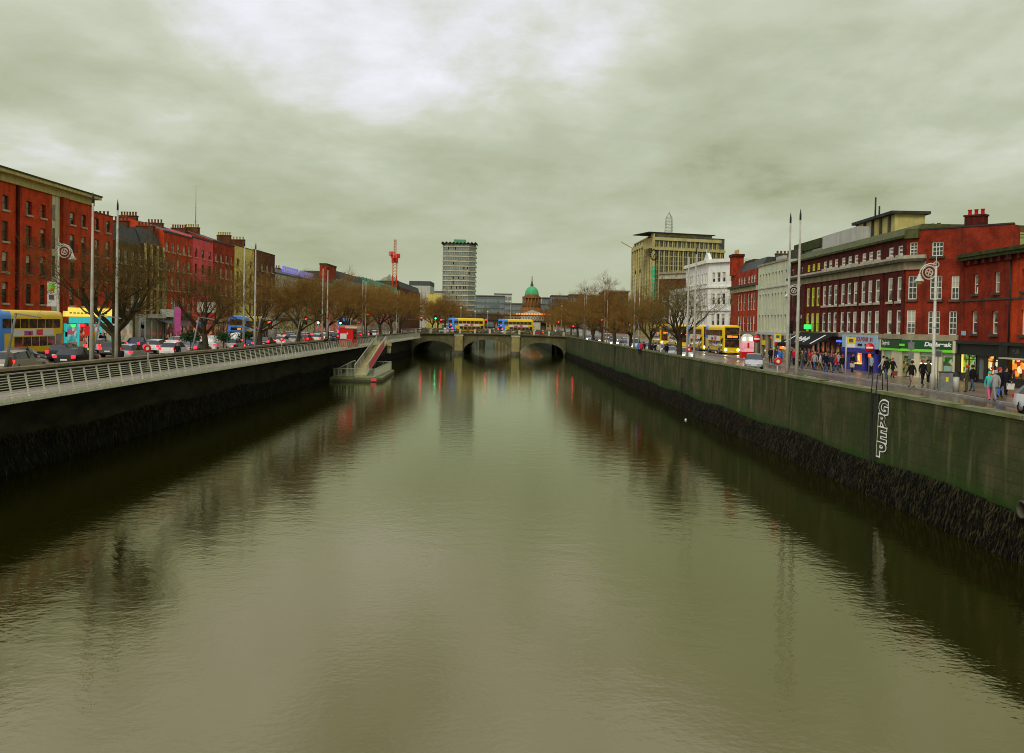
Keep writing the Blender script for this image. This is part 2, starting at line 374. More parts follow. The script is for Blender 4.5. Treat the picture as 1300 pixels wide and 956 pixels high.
def bld(label, fr, dep, z1, wall, ops, z0=GL, roof='flat', rmat='slate', rh=2.5, win={}, side=None, cornice=[], rev=None, cat='building', name='building', group=None, parapet=.5, wdepth=.22):
    """building = wall (with recessed openings), windows, cornices, roof"""
    root = thing(name, label, cat, tuple(fr.p(fr.L / 2, 0, z0)), group)
    mb = MB(); wall_grid(mb, fr, 0, fr.L, z0, z1, [o[:4] for o in ops], wall, wdepth, rev); shell(mb, fr, 0, fr.L, z0, z1, dep, side or wall); mb.build('wall', root)
    for o in ops:
        st = dict(win); st.update(o[4] if len(o) > 4 and o[4] else {}); st.setdefault('depth', wdepth - .02); window(root, fr, *o[:4], **st)
    for c in cornice:
        b = MB(); fr.box(b, -.02, fr.L + .02, -.1, c[1], c[2], c[0], c[3]); b.build('cornice', root)
    r = MB(); P = fr.p
    if roof == 'flat':
        r.face([P(0, 0, z1 - parapet), P(fr.L, 0, z1 - parapet), P(fr.L, -dep, z1 - parapet), P(0, -dep, z1 - parapet)], rmat)
        fr.box(r, -.04, fr.L + .04, -.3, .06, z1, z1 + .12, rmat)
    elif roof == 'pitch':
        d2 = dep / 2
        a, b, c, d, e, f = P(0, 0, z1), P(fr.L, 0, z1), P(fr.L, -d2, z1 + rh), P(0, -d2, z1 + rh), P(fr.L, -dep, z1), P(0, -dep, z1)
        r.face([a, b, c, d], rmat); r.face([d, c, e, f], rmat); r.face([a, d, f], wall); r.face([b, e, c], wall)
        fr.box(r, 0, fr.L, -.15, .12, z1 - .15, z1 + .1, rmat)
    elif roof == 'mansard':
        s_, t_ = 1.3, z1 + rh
        r.face([P(0, -.3, z1), P(fr.L, -.3, z1), P(fr.L, -s_, t_), P(0, -s_, t_)], rmat); r.face([P(0, -s_, t_), P(fr.L, -s_, t_), P(fr.L, -dep, t_), P(0, -dep, t_)], rmat)
        r.face([P(0, -dep, z1), P(0, -.3, z1), P(0, -s_, t_), P(0, -dep, t_)], rmat); r.face([P(fr.L, -.3, z1), P(fr.L, -dep, z1), P(fr.L, -dep, t_), P(fr.L, -s_, t_)], rmat)
        r.face([P(0, 0, z1), P(fr.L, 0, z1), P(fr.L, -.3, z1), P(0, -.3, z1)], rmat)
    ro = r.build('roof', root)
    return root, ro
def shopfront(parent, fr, u0, u1, z0, z1, fascia, litm, pil, nwin=2, fh=.7, proud=.12, riser=.5, fz=None):
    """shop inside a building's ground floor: fascia, pilasters, lit glass"""
    mb = MB(); fr.box(mb, u0, u1, 0, proud + .08, z1 - fh, z1, fascia); f = mb.build('shop_fascia', parent)
    n = nwin + 1; w = .18
    for i in range(n):
        c = u0 + (u1 - u0) * i / nwin
        p = MB(); fr.box(p, max(u0, c - w), min(u1, c + w), 0, proud, z0, z1 - fh, pil); p.build('pilaster', parent)
    for i in range(nwin):
        a = u0 + (u1 - u0) * i / nwin + w + .02; b = u0 + (u1 - u0) * (i + 1) / nwin - w - .02
        g = MB(); fr.box(g, a, b, 0, .05, z0 + riser, z1 - fh - .02, litm); fr.box(g, a, b, 0, .09, z0, z0 + riser, pil)
        fr.box(g, (a + b) / 2 - .03, (a + b) / 2 + .03, .051, .08, z0 + riser, z1 - fh - .02, pil); g.build('shop_window', parent)
    return f
# ================================================================ world, sun, camera
SKX, SKY_ = 6.7, 7.7
def make_world():
    w = bpy.data.worlds.new('World'); SC.world = w; w.use_nodes = True; nt = w.node_tree; N = nt.nodes; N.clear()
    out = N.new('ShaderNodeOutputWorld'); sky = N.new('ShaderNodeTexSky'); sky.sky_type = 'NISHITA'; sky.sun_disc = False
    sky.sun_elevation = rad(42); sky.sun_rotation = rad(200)
    b1 = N.new('ShaderNodeBackground'); b1.inputs[1].default_value = .1; lk(nt, sky.outputs[0], b1.inputs[0])
    tc = N.new('ShaderNodeTexCoord'); sp = N.new('ShaderNodeSeparateXYZ'); lk(nt, tc.outputs['Generated'], sp.inputs[0])
    def mth(op, a, b=None, c=None):
        n = N.new('ShaderNodeMath'); n.operation = op
        for i, x in enumerate((a, b, c)):
            if x is None: continue
            if isinstance(x, (int, float)): n.inputs[i].default_value = x
            else: lk(nt, x, n.inputs[i])
        return n.outputs[0]
    X, Y, Z = sp.outputs; zz = mth('MAXIMUM', Z, 0.0); dn = mth('ADD', zz, .22)
    cb = N.new('ShaderNodeCombineXYZ'); lk(nt, mth('DIVIDE', X, dn), cb.inputs[0]); lk(nt, mth('DIVIDE', Y, dn), cb.inputs[1])
    def noise(scale, det, ro, dist, off, sx=1, sy=1, rz=0):
        mp = N.new('ShaderNodeMapping'); mp.inputs['Location'].default_value = off; mp.inputs['Scale'].default_value = (sx, sy, 1); mp.inputs['Rotation'].default_value = (0, 0, rz); lk(nt, cb.outputs[0], mp.inputs[0])
        n = N.new('ShaderNodeTexNoise'); n.inputs['Scale'].default_value = scale; n.inputs['Detail'].default_value = det; n.inputs['Roughness'].default_value = ro; n.inputs['Distortion'].default_value = dist
        lk(nt, mp.outputs[0], n.inputs['Vector']); return n.outputs[0]
    n1 = noise(.85, 4, .5, .15, (SKX, SKY_, 0), 1.0, .8, rad(25)); n2 = noise(2.6, 7, .6, .25, (7.7, 2.2, 0), 1.0, .7, rad(30))
    el = N.new('ShaderNodeMapRange'); el.interpolation_type = 'SMOOTHSTEP'; el.inputs[1].default_value = .14; el.inputs[2].default_value = .36; lk(nt, Z, el.inputs[0])
    a = mth('MULTIPLY_ADD', mth('SUBTRACT', n1, .5), 2.35, .33)
    a = mth('MULTIPLY_ADD', mth('SUBTRACT', n2, .5), .85, a)
    n3 = noise(9.0, 8, .65, .3, (1.7, 5.2, 0), .6, 1.1, rad(-20)); a = mth('MULTIPLY_ADD', mth('SUBTRACT', n3, .5), .22, a)
    a = mth('MULTIPLY_ADD', el.outputs[0], .50, a)
    a = mth('MULTIPLY_ADD', mth('MULTIPLY', X, el.outputs[0]), -.35, a)
    # near the horizon the deck evens out
    hz = N.new('ShaderNodeMapRange'); hz.interpolation_type = 'SMOOTHSTEP'; hz.inputs[1].default_value = 0.0; hz.inputs[2].default_value = .16; lk(nt, Z, hz.inputs[0])
    mx = N.new('ShaderNodeMix'); mx.inputs[2].default_value = .37; lk(nt, hz.outputs[0], mx.inputs[0]); lk(nt, a, mx.inputs[3])
    cr = N.new('ShaderNodeValToRGB'); els = cr.color_ramp.elements
    cols = [(0, (.235, .255, .135)), (.2, (.335, .36, .235)), (.42, (.41, .44, .32)), (.62, (.50, .525, .42)), (.8, (.65, .65, .67)), (1, (.80, .80, .88))]
    for i, (p, c) in enumerate(cols):
        e = els[i] if i < 2 else els.new(p)
        e.position = p; e.color = (*c, 1)
    lk(nt, mx.outputs[0], cr.inputs[0])
    b2 = N.new('ShaderNodeBackground'); b2.inputs[1].default_value = 1.18; lk(nt, cr.outputs[0], b2.inputs[0])
    ms = N.new('ShaderNodeMixShader'); ms.inputs[0].default_value = .96; lk(nt, b1.outputs[0], ms.inputs[1]); lk(nt, b2.outputs[0], ms.inputs[2]); lk(nt, ms.outputs[0], out.inputs[0])
make_world()
sl = bpy.data.lights.new('sun', 'SUN'); sl.energy = 1.5; sl.angle = rad(25); sl.color = (1, .95, .86)
so = bpy.data.objects.new('sun', sl); C.objects.link(so); so.location = (0, -50, 120); so.rotation_euler = (rad(48), 0, rad(-20))
cam = bpy.data.cameras.new('camera'); co = bpy.data.objects.new('camera', cam); C.objects.link(co); SC.camera = co
cam.sensor_width = 36; cam.lens = 36 * F / 1300; cam.shift_y = -44 / 1300; cam.clip_end = 8000; cam.clip_start = .2
co.matrix_world = Matrix.Translation((0, 0, CH)) @ Matrix.Rotation(PI / 2 - PITCH, 4, 'X') @ Matrix.Rotation(ROLL, 4, 'Z')
SC.view_settings.view_transform = 'Standard'; SC.view_settings.look = 'None'; SC.view_settings.exposure = 0.08; SC.view_settings.gamma = 1
SC.render.engine = 'CYCLES'; SC.cycles.max_bounces = 6; SC.cycles.use_denoising = True; SC.cycles.pixel_filter_type = 'BLACKMAN_HARRIS'; SC.cycles.filter_width = 1.0; SC.cycles.sample_clamp_indirect = 6
# ================================================================ water, ground, roads
def water_mat():
    m = bpy.data.materials.new('river_water'); m.use_nodes = True; nt = m.node_tree; b = nt.nodes['Principled BSDF']
    nt.nodes.remove(b); out = nt.nodes['Material Output']
    df = nt.nodes.new('ShaderNodeBsdfDiffuse'); df.inputs[0].default_value = (.010, .010, .001, 1)
    gl = nt.nodes.new('ShaderNodeBsdfGlossy'); gl.inputs['Roughness'].default_value = .02
    fz = nt.nodes.new('ShaderNodeFresnel'); fz.inputs[0].default_value = 2.65
    tint = nt.nodes.new('ShaderNodeMapRange'); tint.inputs[1].default_value = .26; tint.inputs[2].default_value = .6; lk(nt, fz.outputs[0], tint.inputs[0])
    tm = nt.nodes.new('ShaderNodeMix'); tm.data_type = 'RGBA'; tm.inputs[6].default_value = (.95, .86, .48, 1); tm.inputs[7].default_value = (.96, 1, .82, 1); lk(nt, tint.outputs[0], tm.inputs[0]); lk(nt, tm.outputs[2], gl.inputs[0])
    ms = nt.nodes.new('ShaderNodeMixShader'); lk(nt, fz.outputs[0], ms.inputs[0]); lk(nt, df.outputs[0], ms.inputs[1]); lk(nt, gl.outputs[0], ms.inputs[2]); lk(nt, ms.outputs[0], out.inputs[0])
    g = nt.nodes.new('ShaderNodeNewGeometry').outputs['Position']
    def nz(scale, st, det, rot=0):
        mp = nt.nodes.new('ShaderNodeMapping'); mp.inputs['Scale'].default_value = st; mp.inputs['Rotation'].default_value = (0, 0, rot); lk(nt, g, mp.inputs[0])
        n = nt.nodes.new('ShaderNodeTexNoise'); n.inputs['Scale'].default_value = scale; n.inputs['Detail'].default_value = det; n.inputs['Roughness'].default_value = .5; lk(nt, mp.outputs[0], n.inputs['Vector']); return n.outputs[0]
    big = nz(.05, (1, .5, 1), 3)
    mr = nt.nodes.new('ShaderNodeMapRange'); mr.inputs[1].default_value = .4; mr.inputs[2].default_value = .65; mr.inputs[3].default_value = .35; mr.inputs[4].default_value = 1.0; lk(nt, big, mr.inputs[0])
    b1 = nt.nodes.new('ShaderNodeBump'); b1.inputs['Distance'].default_value = .017; lk(nt, nz(1.1, (.75, 1, 1), 2, .5), b1.inputs['Height']); lk(nt, mr.outputs[0], b1.inputs['Strength'])
    b2 = nt.nodes.new('ShaderNodeBump'); b2.inputs['Distance'].default_value = .006; b2.inputs['Strength'].default_value = .8; lk(nt, nz(5.5, (.8, 1, 1), 3, -.3), b2.inputs['Height']); lk(nt, b1.outputs[0], b2.inputs['Normal'])
    lk(nt, b2.outputs[0], gl.inputs['Normal']); lk(nt, b2.outputs[0], fz.inputs['Normal']); M['water'] = m
water_mat()
w = MB(); w.face([(-60, -80, 0), (60, -80, 0), (60, 1300, 0), (-60, 1300, 0)], 'water'); struct(w, 'river_water')
mk('asphalt_wet', (.085, .065, .042), .18, (.12, .09, .055), .22, (1, .25, 1), detail=2, rough2=.38, lo=.35, hi=.7, ior=1.6)
mk('paving_wet', (.13, .10, .065), .2, (.19, .145, .09), .4, (1, .4, 1), detail=2, rough2=.45, lo=.3, hi=.7)
mk('paving_red', (.22, .13, .09), .35, (.15, .10, .07), 2.0, rough2=.6)
mk('mud', (.03, .025, .01), .6)
mk('earth', (.06, .07, .04), .9, (.04, .05, .03), .02)
g = MB()
g.face([(-3500, -80, 4.42), (WL(-80) - .5, -80, 4.42), (WL(1300) - .5, 1300, 4.42), (-3500, 1300, 4.42)], 'earth')
g.face([(WR(-80) + .5, -80, 4.42), (3500, -80, 4.42), (3500, 1300, 4.42), (-12 + .5, 1300, 4.42)], 'earth')
g.face([(-3500, 1300, 4.42), (3500, 1300, 4.42), (3500, 6000, 4.42), (-3500, 6000, 4.42)], 'earth')
g.face([(WL(1300) - .5, 1300, -1.5), (-12.5 + 1, 1300, -1.5), (-12.5 + 1, 1300, 4.42), (WL(1300) - .5, 1300, 4.42)], 'earth')
g.face([(-60, -80, -1.5), (60, -80, -1.5), (60, 1300, -1.5), (-60, 1300, -1.5)], 'mud')
struct(g, 'ground')
def strip(mb, fa, fb, y0, y1, z, k, n=12):
    for i in range(n):
        a = y0 + (y1 - y0) * i / n; b = y0 + (y1 - y0) * (i + 1) / n
        mb.face([(fa(a), a, z), (fb(a), a, z), (fb(b), b, z), (fa(b), b, z)], k)
LK1, LK2 = -30.6, -47.2          # left kerbs
def RK1(D): return WR(D) + 3.0
def RK2(D): return 27.4 + .018 * (D - 50) if D < 90 else 28.1 + .012 * (D - 90)
m = MB(); strip(m, lambda D: LK2, lambda D: LK1, -60, 1200, GL, 'asphalt_wet'); struct(m, 'road')
m = MB(); strip(m, RK1, RK2, -60, 1200, GL, 'asphalt_wet', 40); struct(m, 'road')
m = MB()
for (fa, fb) in ((lambda D: -54, lambda D: LK2), (lambda D: LK1, lambda D: WL(D) - .4)):
    strip(m, fa, fb, -60, 1200, GL + .12, 'paving_wet')
    for s_ in ((LK2, LK2 - .004), (LK1 + .004, LK1)):
        pass
m.face([(LK2, -60, GL), (LK2, 1200, GL), (LK2, 1200, GL + .12), (LK2, -60, GL + .12)], 'kerb')
m.face([(LK1, -60, GL), (LK1, 1200, GL), (LK1, 1200, GL + .12), (LK1, -60, GL + .12)], 'kerb')
struct(m, 'pavement')
m = MB(); strip(m, lambda D: WR(D) + .4, RK1, -60, 1200, GL + .12, 'paving_wet', 40); strip(m, lambda D: RK2(D) + .26, lambda D: 42 + .02 * D, -60, 1200, GL + .12, 'paving_wet', 40)
strip(m, lambda D: RK2(D), lambda D: RK2(D) + .26, -60, 1200, GL + .122, 'kerb', 40)
for i in range(40):
    a = -60 + 31.5 * i; b = a + 31.5
    m.face([(RK2(a), a, GL), (RK2(b), b, GL), (RK2(b), b, GL + .122), (RK2(a), a, GL + .122)], 'kerb')
    m.face([(RK1(a), a, GL), (RK1(b), b, GL), (RK1(b), b, GL + .12), (RK1(a), a, GL + .12)], 'kerb')
struct(m, 'pavement')
m = MB()
for y in range(20, 236, 6):
    m.box(-37.1, -36.98, y, y + 3, GL + .002, GL + .006, 'road_paint'); m.box(-41.1, -40.98, y, y + 3, GL + .002, GL + .006, 'road_paint')
for y in range(20, 236, 6):
    x = (RK1(y) + RK2(y)) / 2 + .3; m.box(x, x + .12, y, y + 3, GL + .002, GL + .006, 'road_paint')
struct(m, 'road_markings')
# ================================================================ quay walls
def wall_mat():
    m = bpy.data.materials.new('quay_stone'); m.use_nodes = True; nt = m.node_tree; b = nt.nodes['Principled BSDF']; b.inputs['Roughness'].default_value = .8; b.inputs['Specular IOR Level'].default_value = .1
    N = nt.nodes; g = N.new('ShaderNodeNewGeometry').outputs['Position']; sp = N.new('ShaderNodeSeparateXYZ'); lk(nt, g, sp.inputs[0])
    cb = N.new('ShaderNodeCombineXYZ'); lk(nt, sp.outputs[1], cb.inputs[0]); lk(nt, sp.outputs[2], cb.inputs[1])
    bk = N.new('ShaderNodeTexBrick'); bk.inputs['Scale'].default_value = 1; bk.inputs['Brick Width'].default_value = 1.25; bk.inputs['Row Height'].default_value = .46; bk.inputs['Mortar Size'].default_value = .010; bk.inputs['Mortar Smooth'].default_value = .6
    bk.inputs['Color1'].default_value = (.072, .066, .028, 1); bk.inputs['Color2'].default_value = (.055, .054, .021, 1); bk.inputs['Mortar'].default_value = (.03, .032, .012, 1); lk(nt, cb.outputs[0], bk.inputs['Vector'])
    def nz(scale, st, det=6, rough=.6):
        mp = N.new('ShaderNodeMapping'); mp.inputs['Scale'].default_value = st; lk(nt, g, mp.inputs[0])
        n = N.new('ShaderNodeTexNoise'); n.inputs['Scale'].default_value = scale; n.inputs['Detail'].default_value = det; n.inputs['Roughness'].default_value = rough; lk(nt, mp.outputs[0], n.inputs['Vector']); return n.outputs[0]
    def mrg(x, a, b_, c=0, d=1):
        r = N.new('ShaderNodeMapRange'); r.inputs[1].default_value = a; r.inputs[2].default_value = b_; r.inputs[3].default_value = c; r.inputs[4].default_value = d; lk(nt, x, r.inputs[0]); return r.outputs[0]
    def mix(f, a, col=None, b_=None):
        q = N.new('ShaderNodeMix'); q.data_type = 'RGBA'; lk(nt, f, q.inputs[0]); lk(nt, a, q.inputs[6])
        if col: q.inputs[7].default_value = (*col, 1)
        else: lk(nt, b_, q.inputs[7])
        return q.outputs[2]
    def mul(a, b_):
        q = N.new('ShaderNodeMath'); q.operation = 'MULTIPLY'; lk(nt, a, q.inputs[0]); lk(nt, b_, q.inputs[1]); return q.outputs[0]
    c = bk.outputs[0]
    c = mix(mrg(nz(.35, (1, 1, .8)), .42, .58, 0, .9), c, (.030, .043, .010))          # moss in patches
    c = mix(mrg(nz(1.0, (1, 1.1, .16), 5), .56, .72, 0, .8), c, (.13, .12, .05))      # pale runs of lime
    c = mix(mrg(nz(1.6, (1, .9, .12), 5), .55, .75, 0, .85), c, (.009, .010, .004))     # dark runs of damp
    c = mix(mrg(nz(2.6, (1, 1, 1.4), 5), .62, .72, 0, .7), c, (.08, .12, .01))          # bright tufts
    zn = N.new('ShaderNodeMath'); zn.operation = 'MULTIPLY_ADD'; zn.inputs[1].default_value = 1.6; lk(nt, nz(.6, (1, 1, .5)), zn.inputs[0]); lk(nt, sp.outputs[2], zn.inputs[2])
    low = mrg(zn.outputs[0], 3.2, 2.4); c = mix(low, c, (.020, .050, .004))              # weed film above the tide line
    lo2 = mrg(zn.outputs[0], 2.3, 2.0); c = mix(lo2, c, (.005, .007, .002))
    lk(nt, c, b.inputs['Base Color'])
    bp = N.new('ShaderNodeBump'); bp.inputs['Strength'].default_value = .7; bp.inputs['Distance'].default_value = .06
    ad = N.new('ShaderNodeMath'); ad.operation = 'MULTIPLY_ADD'; ad.inputs[1].default_value = -.6; lk(nt, bk.outputs[1], ad.inputs[0]); lk(nt, nz(2.2, (1, 1, 1), 8, .7), ad.inputs[2]); lk(nt, ad.outputs[0], bp.inputs['Height']); lk(nt, bp.outputs[0], b.inputs['Normal'])
    M['quay_stone'] = m
wall_mat()
mk('coping', (.10, .125, .03), .8, (.19, .19, .11), 1.3, (1, .6, 1), bump=.4)
mk('coping_left', (.13, .13, .06), .8, (.24, .19, .12), 1.1, (1, .5, 1), bump=.4)
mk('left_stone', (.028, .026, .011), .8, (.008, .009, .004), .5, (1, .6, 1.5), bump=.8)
mk('weed', (.046, .037, .012), .7, (.018, .016, .005), 1.2, bump=.3); mk('weed_base', (.004, .004, .0015), .9)
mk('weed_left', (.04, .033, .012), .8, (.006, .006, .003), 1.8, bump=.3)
def quay(fx, sgn, y0, y1, ztop, kw, kc, name, label, th=.5):
    root = thing(name, label, 'wall', (fx(y0), y0, 0)); mb = MB(); ys = [y0 + (y1 - y0) * i / 240 for i in range(241)]
    cp = MB()
    for a, b in zip(ys, ys[1:]):
        A, B = fx(a), fx(b); bt = -.18 * sgn
        f = [(A + bt, a, -1.5), (B + bt, b, -1.5), (B, b, ztop), (A, a, ztop)]; mb.face(f if sgn > 0 else f[::-1], kw)
        bk = [(A + sgn * th, a, ztop), (B + sgn * th, b, ztop), (B + sgn * th, b, GL - .2), (A + sgn * th, a, GL - .2)]; mb.face(bk if sgn > 0 else bk[::-1], kw)
        p = .06 * sgn; jz = RN.uniform(-.015, .015); jx = RN.uniform(-.015, .015) * sgn
        vs = [(A - p, a, ztop), (B - p, b, ztop), (B + sgn * th + p, b, ztop), (A + sgn * th + p, a, ztop), (A - p + jx, a, ztop + .16 + jz), (B - p + jx, b, ztop + .16 + jz), (B + sgn * th + p, b, ztop + .16 + jz), (A + sgn * th + p, a, ztop + .16 + jz)]
        cp.raw(vs, [(0, 1, 2, 3), (4, 5, 6, 7), (0, 1, 5, 4), (2, 3, 7, 6)], kc, False)
    mb.face([(fx(y0), y0, -1.5), (fx(y0), y0, ztop), (fx(y0) + sgn * th, y0, ztop), (fx(y0) + sgn * th, y0, -1.5)], kw)
    mb.build('wall', root); cp.build('coping', root); return root
quay(WR, 1, -60, 236.5, 5.22, 'quay_stone', 'coping', 'quay_wall', 'mossy green stone quay wall along the right bank of the river')
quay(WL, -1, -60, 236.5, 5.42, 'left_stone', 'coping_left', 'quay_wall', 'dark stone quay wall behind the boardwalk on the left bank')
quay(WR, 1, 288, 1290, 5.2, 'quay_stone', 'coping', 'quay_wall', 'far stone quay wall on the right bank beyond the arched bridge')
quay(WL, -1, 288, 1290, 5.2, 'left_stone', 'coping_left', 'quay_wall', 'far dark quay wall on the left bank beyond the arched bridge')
def weeds(fx, sgn, y0, y1, k, label, top, n, seed):
    r = random.Random(seed); mb = MB()
    ny = 260; rows = [1.0, .72, .45, .2, -.1]; vs = []
    for i in range(ny + 1):
        y = y0 + (y1 - y0) * (i / ny) ** 1.5; t = top(y) + r.uniform(-.18, .18)
        for j, q in enumerate(rows):
            bulge = [0.02, .22, .34, .42, .45][j] + r.uniform(-.07, .07) if j else -.05
            vs.append((fx(y) - sgn * bulge, y, t * q if q > 0 else -.3))
    R5 = len(rows); mb.raw(vs, [(i * R5 + j, (i + 1) * R5 + j, (i + 1) * R5 + j + 1, i * R5 + j + 1) for i in range(ny) for j in range(R5 - 1)], 'weed_base', False)
    for i in range(n):
        y = y0 + (y1 - y0) * r.random() ** 1.8; t = top(y) * (r.random() ** .7) + .12; L = r.uniform(.35, 1.0); w = r.uniform(.012, .05); kk = k if r.random() < .4 else 'weed_base'
        x = fx(y) - sgn * (.1 + .32 * (1 - t / (top(y) + .2)) + r.uniform(0, .1)); dy = r.uniform(-.12, .12); o = r.uniform(.03, .14)
        a, b_ = Vector((x, y - w, t)), Vector((x, y + w, t)); c = Vector((x - sgn * o, y + dy + w * .8, t - L * .5)); d = Vector((x - sgn * o * .8, y + dy * 1.7, max(-.1, t - L)))
        e = Vector((x - sgn * o, y + dy - w * .8, t - L * .5)); mb.raw([a, b_, c, e, d], [(0, 1, 2, 3), (3, 2, 4)], kk, False)
    o = mb.build('seaweed'); tag(o, label, 'seaweed', kind='stuff')
weeds(WR, 1, 8, 236, 'weed', 'dark brown seaweed hanging at the foot of the right quay wall', lambda y: 1.75 - .0035 * max(0, y - 30) + .12 * math.sin(y * .35), 95000, 3)
weeds(WL, -1, 8, 236, 'weed_left', 'blackish seaweed hanging at the foot of the left quay wall', lambda y: 2.0 - .003 * y + .15 * math.sin(y * .3), 24000, 4)
# ladders, hooks, pipe and graffiti on the right wall
def ladder(px, py, zt, zb, label, rails=True, zrail=6.3):
    D = 0
    for i in range(4000):
        y = 20 + i * .06
        if (at(px, py, y)[0] - WR(y)) > 0: D = y; break
    x = WR(D); root = thing('wall_ladder', label, 'ladder', (x, D, 0), None)
    s = MB()
    for dy in (-.22, .22): s.box(x - .22, x - .16, D + dy - .03, D + dy + .03, zb, zt, 'metal_dark')
    s.build('stiles', root)
    z = zb + .3
    while z < zt: r = MB(); r.tube([(x - .19, D - .22, z), (x - .19, D + .22, z)], .015, 6, 'metal_dark'); z += .3; r.build('rung', root)
    b = MB(); b.box(x - .06, x - .02, D - .42, D - .32, zb, zt, 'black_paint'); b.box(x - .07, x - .02, D + .32, D + .42, zb, zt, 'black_paint'); b.build('wall_strips', root)
    if rails:
        h = MB()
        for dy in (-.3, .3): h.tube([(x - .17, D + dy, zt - .1), (x - .1, D + dy, zrail - .1), (x + .05, D + dy, zrail), (x + .4, D + dy, zrail - .1), (x + .42, D + dy, 5.38)], .025, 6, 'metal_dark')
        h.build('grab_rail', root)
    return D
LD = ladder(1112, 545, 5.2, 1.0, 'black iron ladder with grab rails beside the white graffiti')
ladder(781, 450, 5.1, .4, 'dark iron ladder far along the right quay wall', False)
ladder(868, 480, 3.2, 1.2, 'short iron ladder stub low on the mossy right wall', False)
def graffiti():
    o = None; D0 = LD - .5; x0 = WR(D0) - .02
    root = thing('graffiti', 'white outlined graffiti letters painted down the mossy quay wall', 'graffiti', (x0, D0, 4.0))
    ht = [.74, .64, .76, .76]; z = 4.98
    for ch, h in zip('GREP', ht):
        wd = 1.0
        for (k, gr, th) in (('letters_white', .15, .012), ('cornice_green', .0, .022)):
            y = D0 + gr / 2; zz = z - h - gr / 2
            x = WR(D0)
            g_ = text_mesh(root, 'letter' if k == 'letters_white' else 'letter_fill', ch, (x + (zz - 5.22) * .027 * 0 - .03 - (5.22 - zz) * .03, y, zz), (0.03, -1, 0), (.027, 0, 1), h * .93 + gr, wd + gr, k, th, bold=.07 if gr else .02)
        z -= h
    return root
graffiti()
pr = MB(); Dp = 33.2; xp = WR(Dp); pr.lathe((0, 0, 0), [(.27, 0), (.33, 0), (.33, .3), (.27, .3), (.27, 0)], 20, 'stone_dark'); pr.lathe((0, 0, 0), [(.27, .0), (.02, .001)], 20, 'ink')
pr.v = [(xp - .12 - c, Dp + a, 2.0 + b) for a, b, c in pr.v]; o = pr.build('outfall_pipe', loc=(xp, Dp, 2.0)); tag(o, 'round stone outfall pipe low in the right quay wall', 'pipe')
b = MB(); b.lathe((WR(80) - 2.2, 82, -.05), [(.02, .18), (.07, .16), (.1, .09), (.07, .02), (0.02, 0)], 12, 'white_panel'); o = b.build('float', loc=(WR(80) - 2.2, 82, 0)); tag(o, 'small white float lying on the water by the right wall', 'float')
# ================================================================ boardwalk with slatted railing
def BX(D): return WL(D) + 2.55       # outer edge
def boardwalk():
    root = thing('boardwalk', 'long timber boardwalk with pale slatted railing along the left quay', 'boardwalk', (-25, 10, 4.2))
    d = MB()
    for a in range(-40, 236, 6):
        b = min(a + 6, 236); d.hexa([(WL(a) + .02, a, 4.28), (BX(a), a, 4.28), (BX(b), b, 4.28), (WL(b) + .02, b, 4.28), (WL(a) + .02, a, 4.38), (BX(a), a, 4.38), (BX(b), b, 4.38), (WL(b) + .02, b, 4.38)], 'timber_deck')
    d.build('deck', root)
    e = MB()
    for a in range(-40, 236, 6):
        b = min(a + 6, 236); e.bar((BX(a) + .05, a, 4.24), (BX(b) + .05, b, 4.24), .09, .26, 'rail_metal'); e.bar((BX(a) - .9, a, 4.1), (BX(b) - .9, b, 4.1), .15, .3, 'metal_dark')
    e.build('edge_beam', root)
    far = MB(); n = 0; y = 30.0
    br = MB()
    while y < 236:
        bot = (BX(y) + .1, y, 4.12); top = (BX(y) - .2, y, 5.5)
        if n < 98:
            q = MB(); q.bar(bot, top, .085, .05, 'rail_metal'); q.build('rail_post', root)
        else: far.bar(bot, top, .085, .05, 'rail_metal')
        n += 1; y += 1.55
    o = far.build('rail_post', root); o['kind'] = 'stuff'
    for i in range(10):
        t = (i + .6) / 10.4; rr = MB()
        for a in range(-40, 236, 12):
            b = min(a + 12, 236); f = lambda D: (BX(D) + .1 - .3 * t + .03, D, 4.16 + 1.3 * t); rr.bar(f(a), f(b), .022, .034, 'rail_metal')
        rr.build('rail_wire', root)
    t = MB()
    for a in range(-40, 236, 12):
        b = min(a + 12, 236); t.bar((BX(a) - .22, a, 5.53), (BX(b) - .22, b, 5.53), .11, .06, 'timber_deck')
    t.build('handrail', root)
    for i, y in enumerate(range(34, 236, 6)):
        q = MB(); q.bar((WL(y) + .05, y, 3.5), (BX(y) - .1, y, 4.1), .12, .16, 'metal_dark'); q.build('bracket', root)
    # a red patch of sheeting tied inside the railing by the kiosk
    s = MB(); f = lambda D, t: (BX(D) + .04 - .3 * t, D, 4.2 + 1.3 * t); a, b = 132.5, 142.5
    s.face([f(a, 0), f(b, 0), f(b, .97), f(a, .97)], 'red_panel'); s.build('red_sheet', root)
boardwalk()
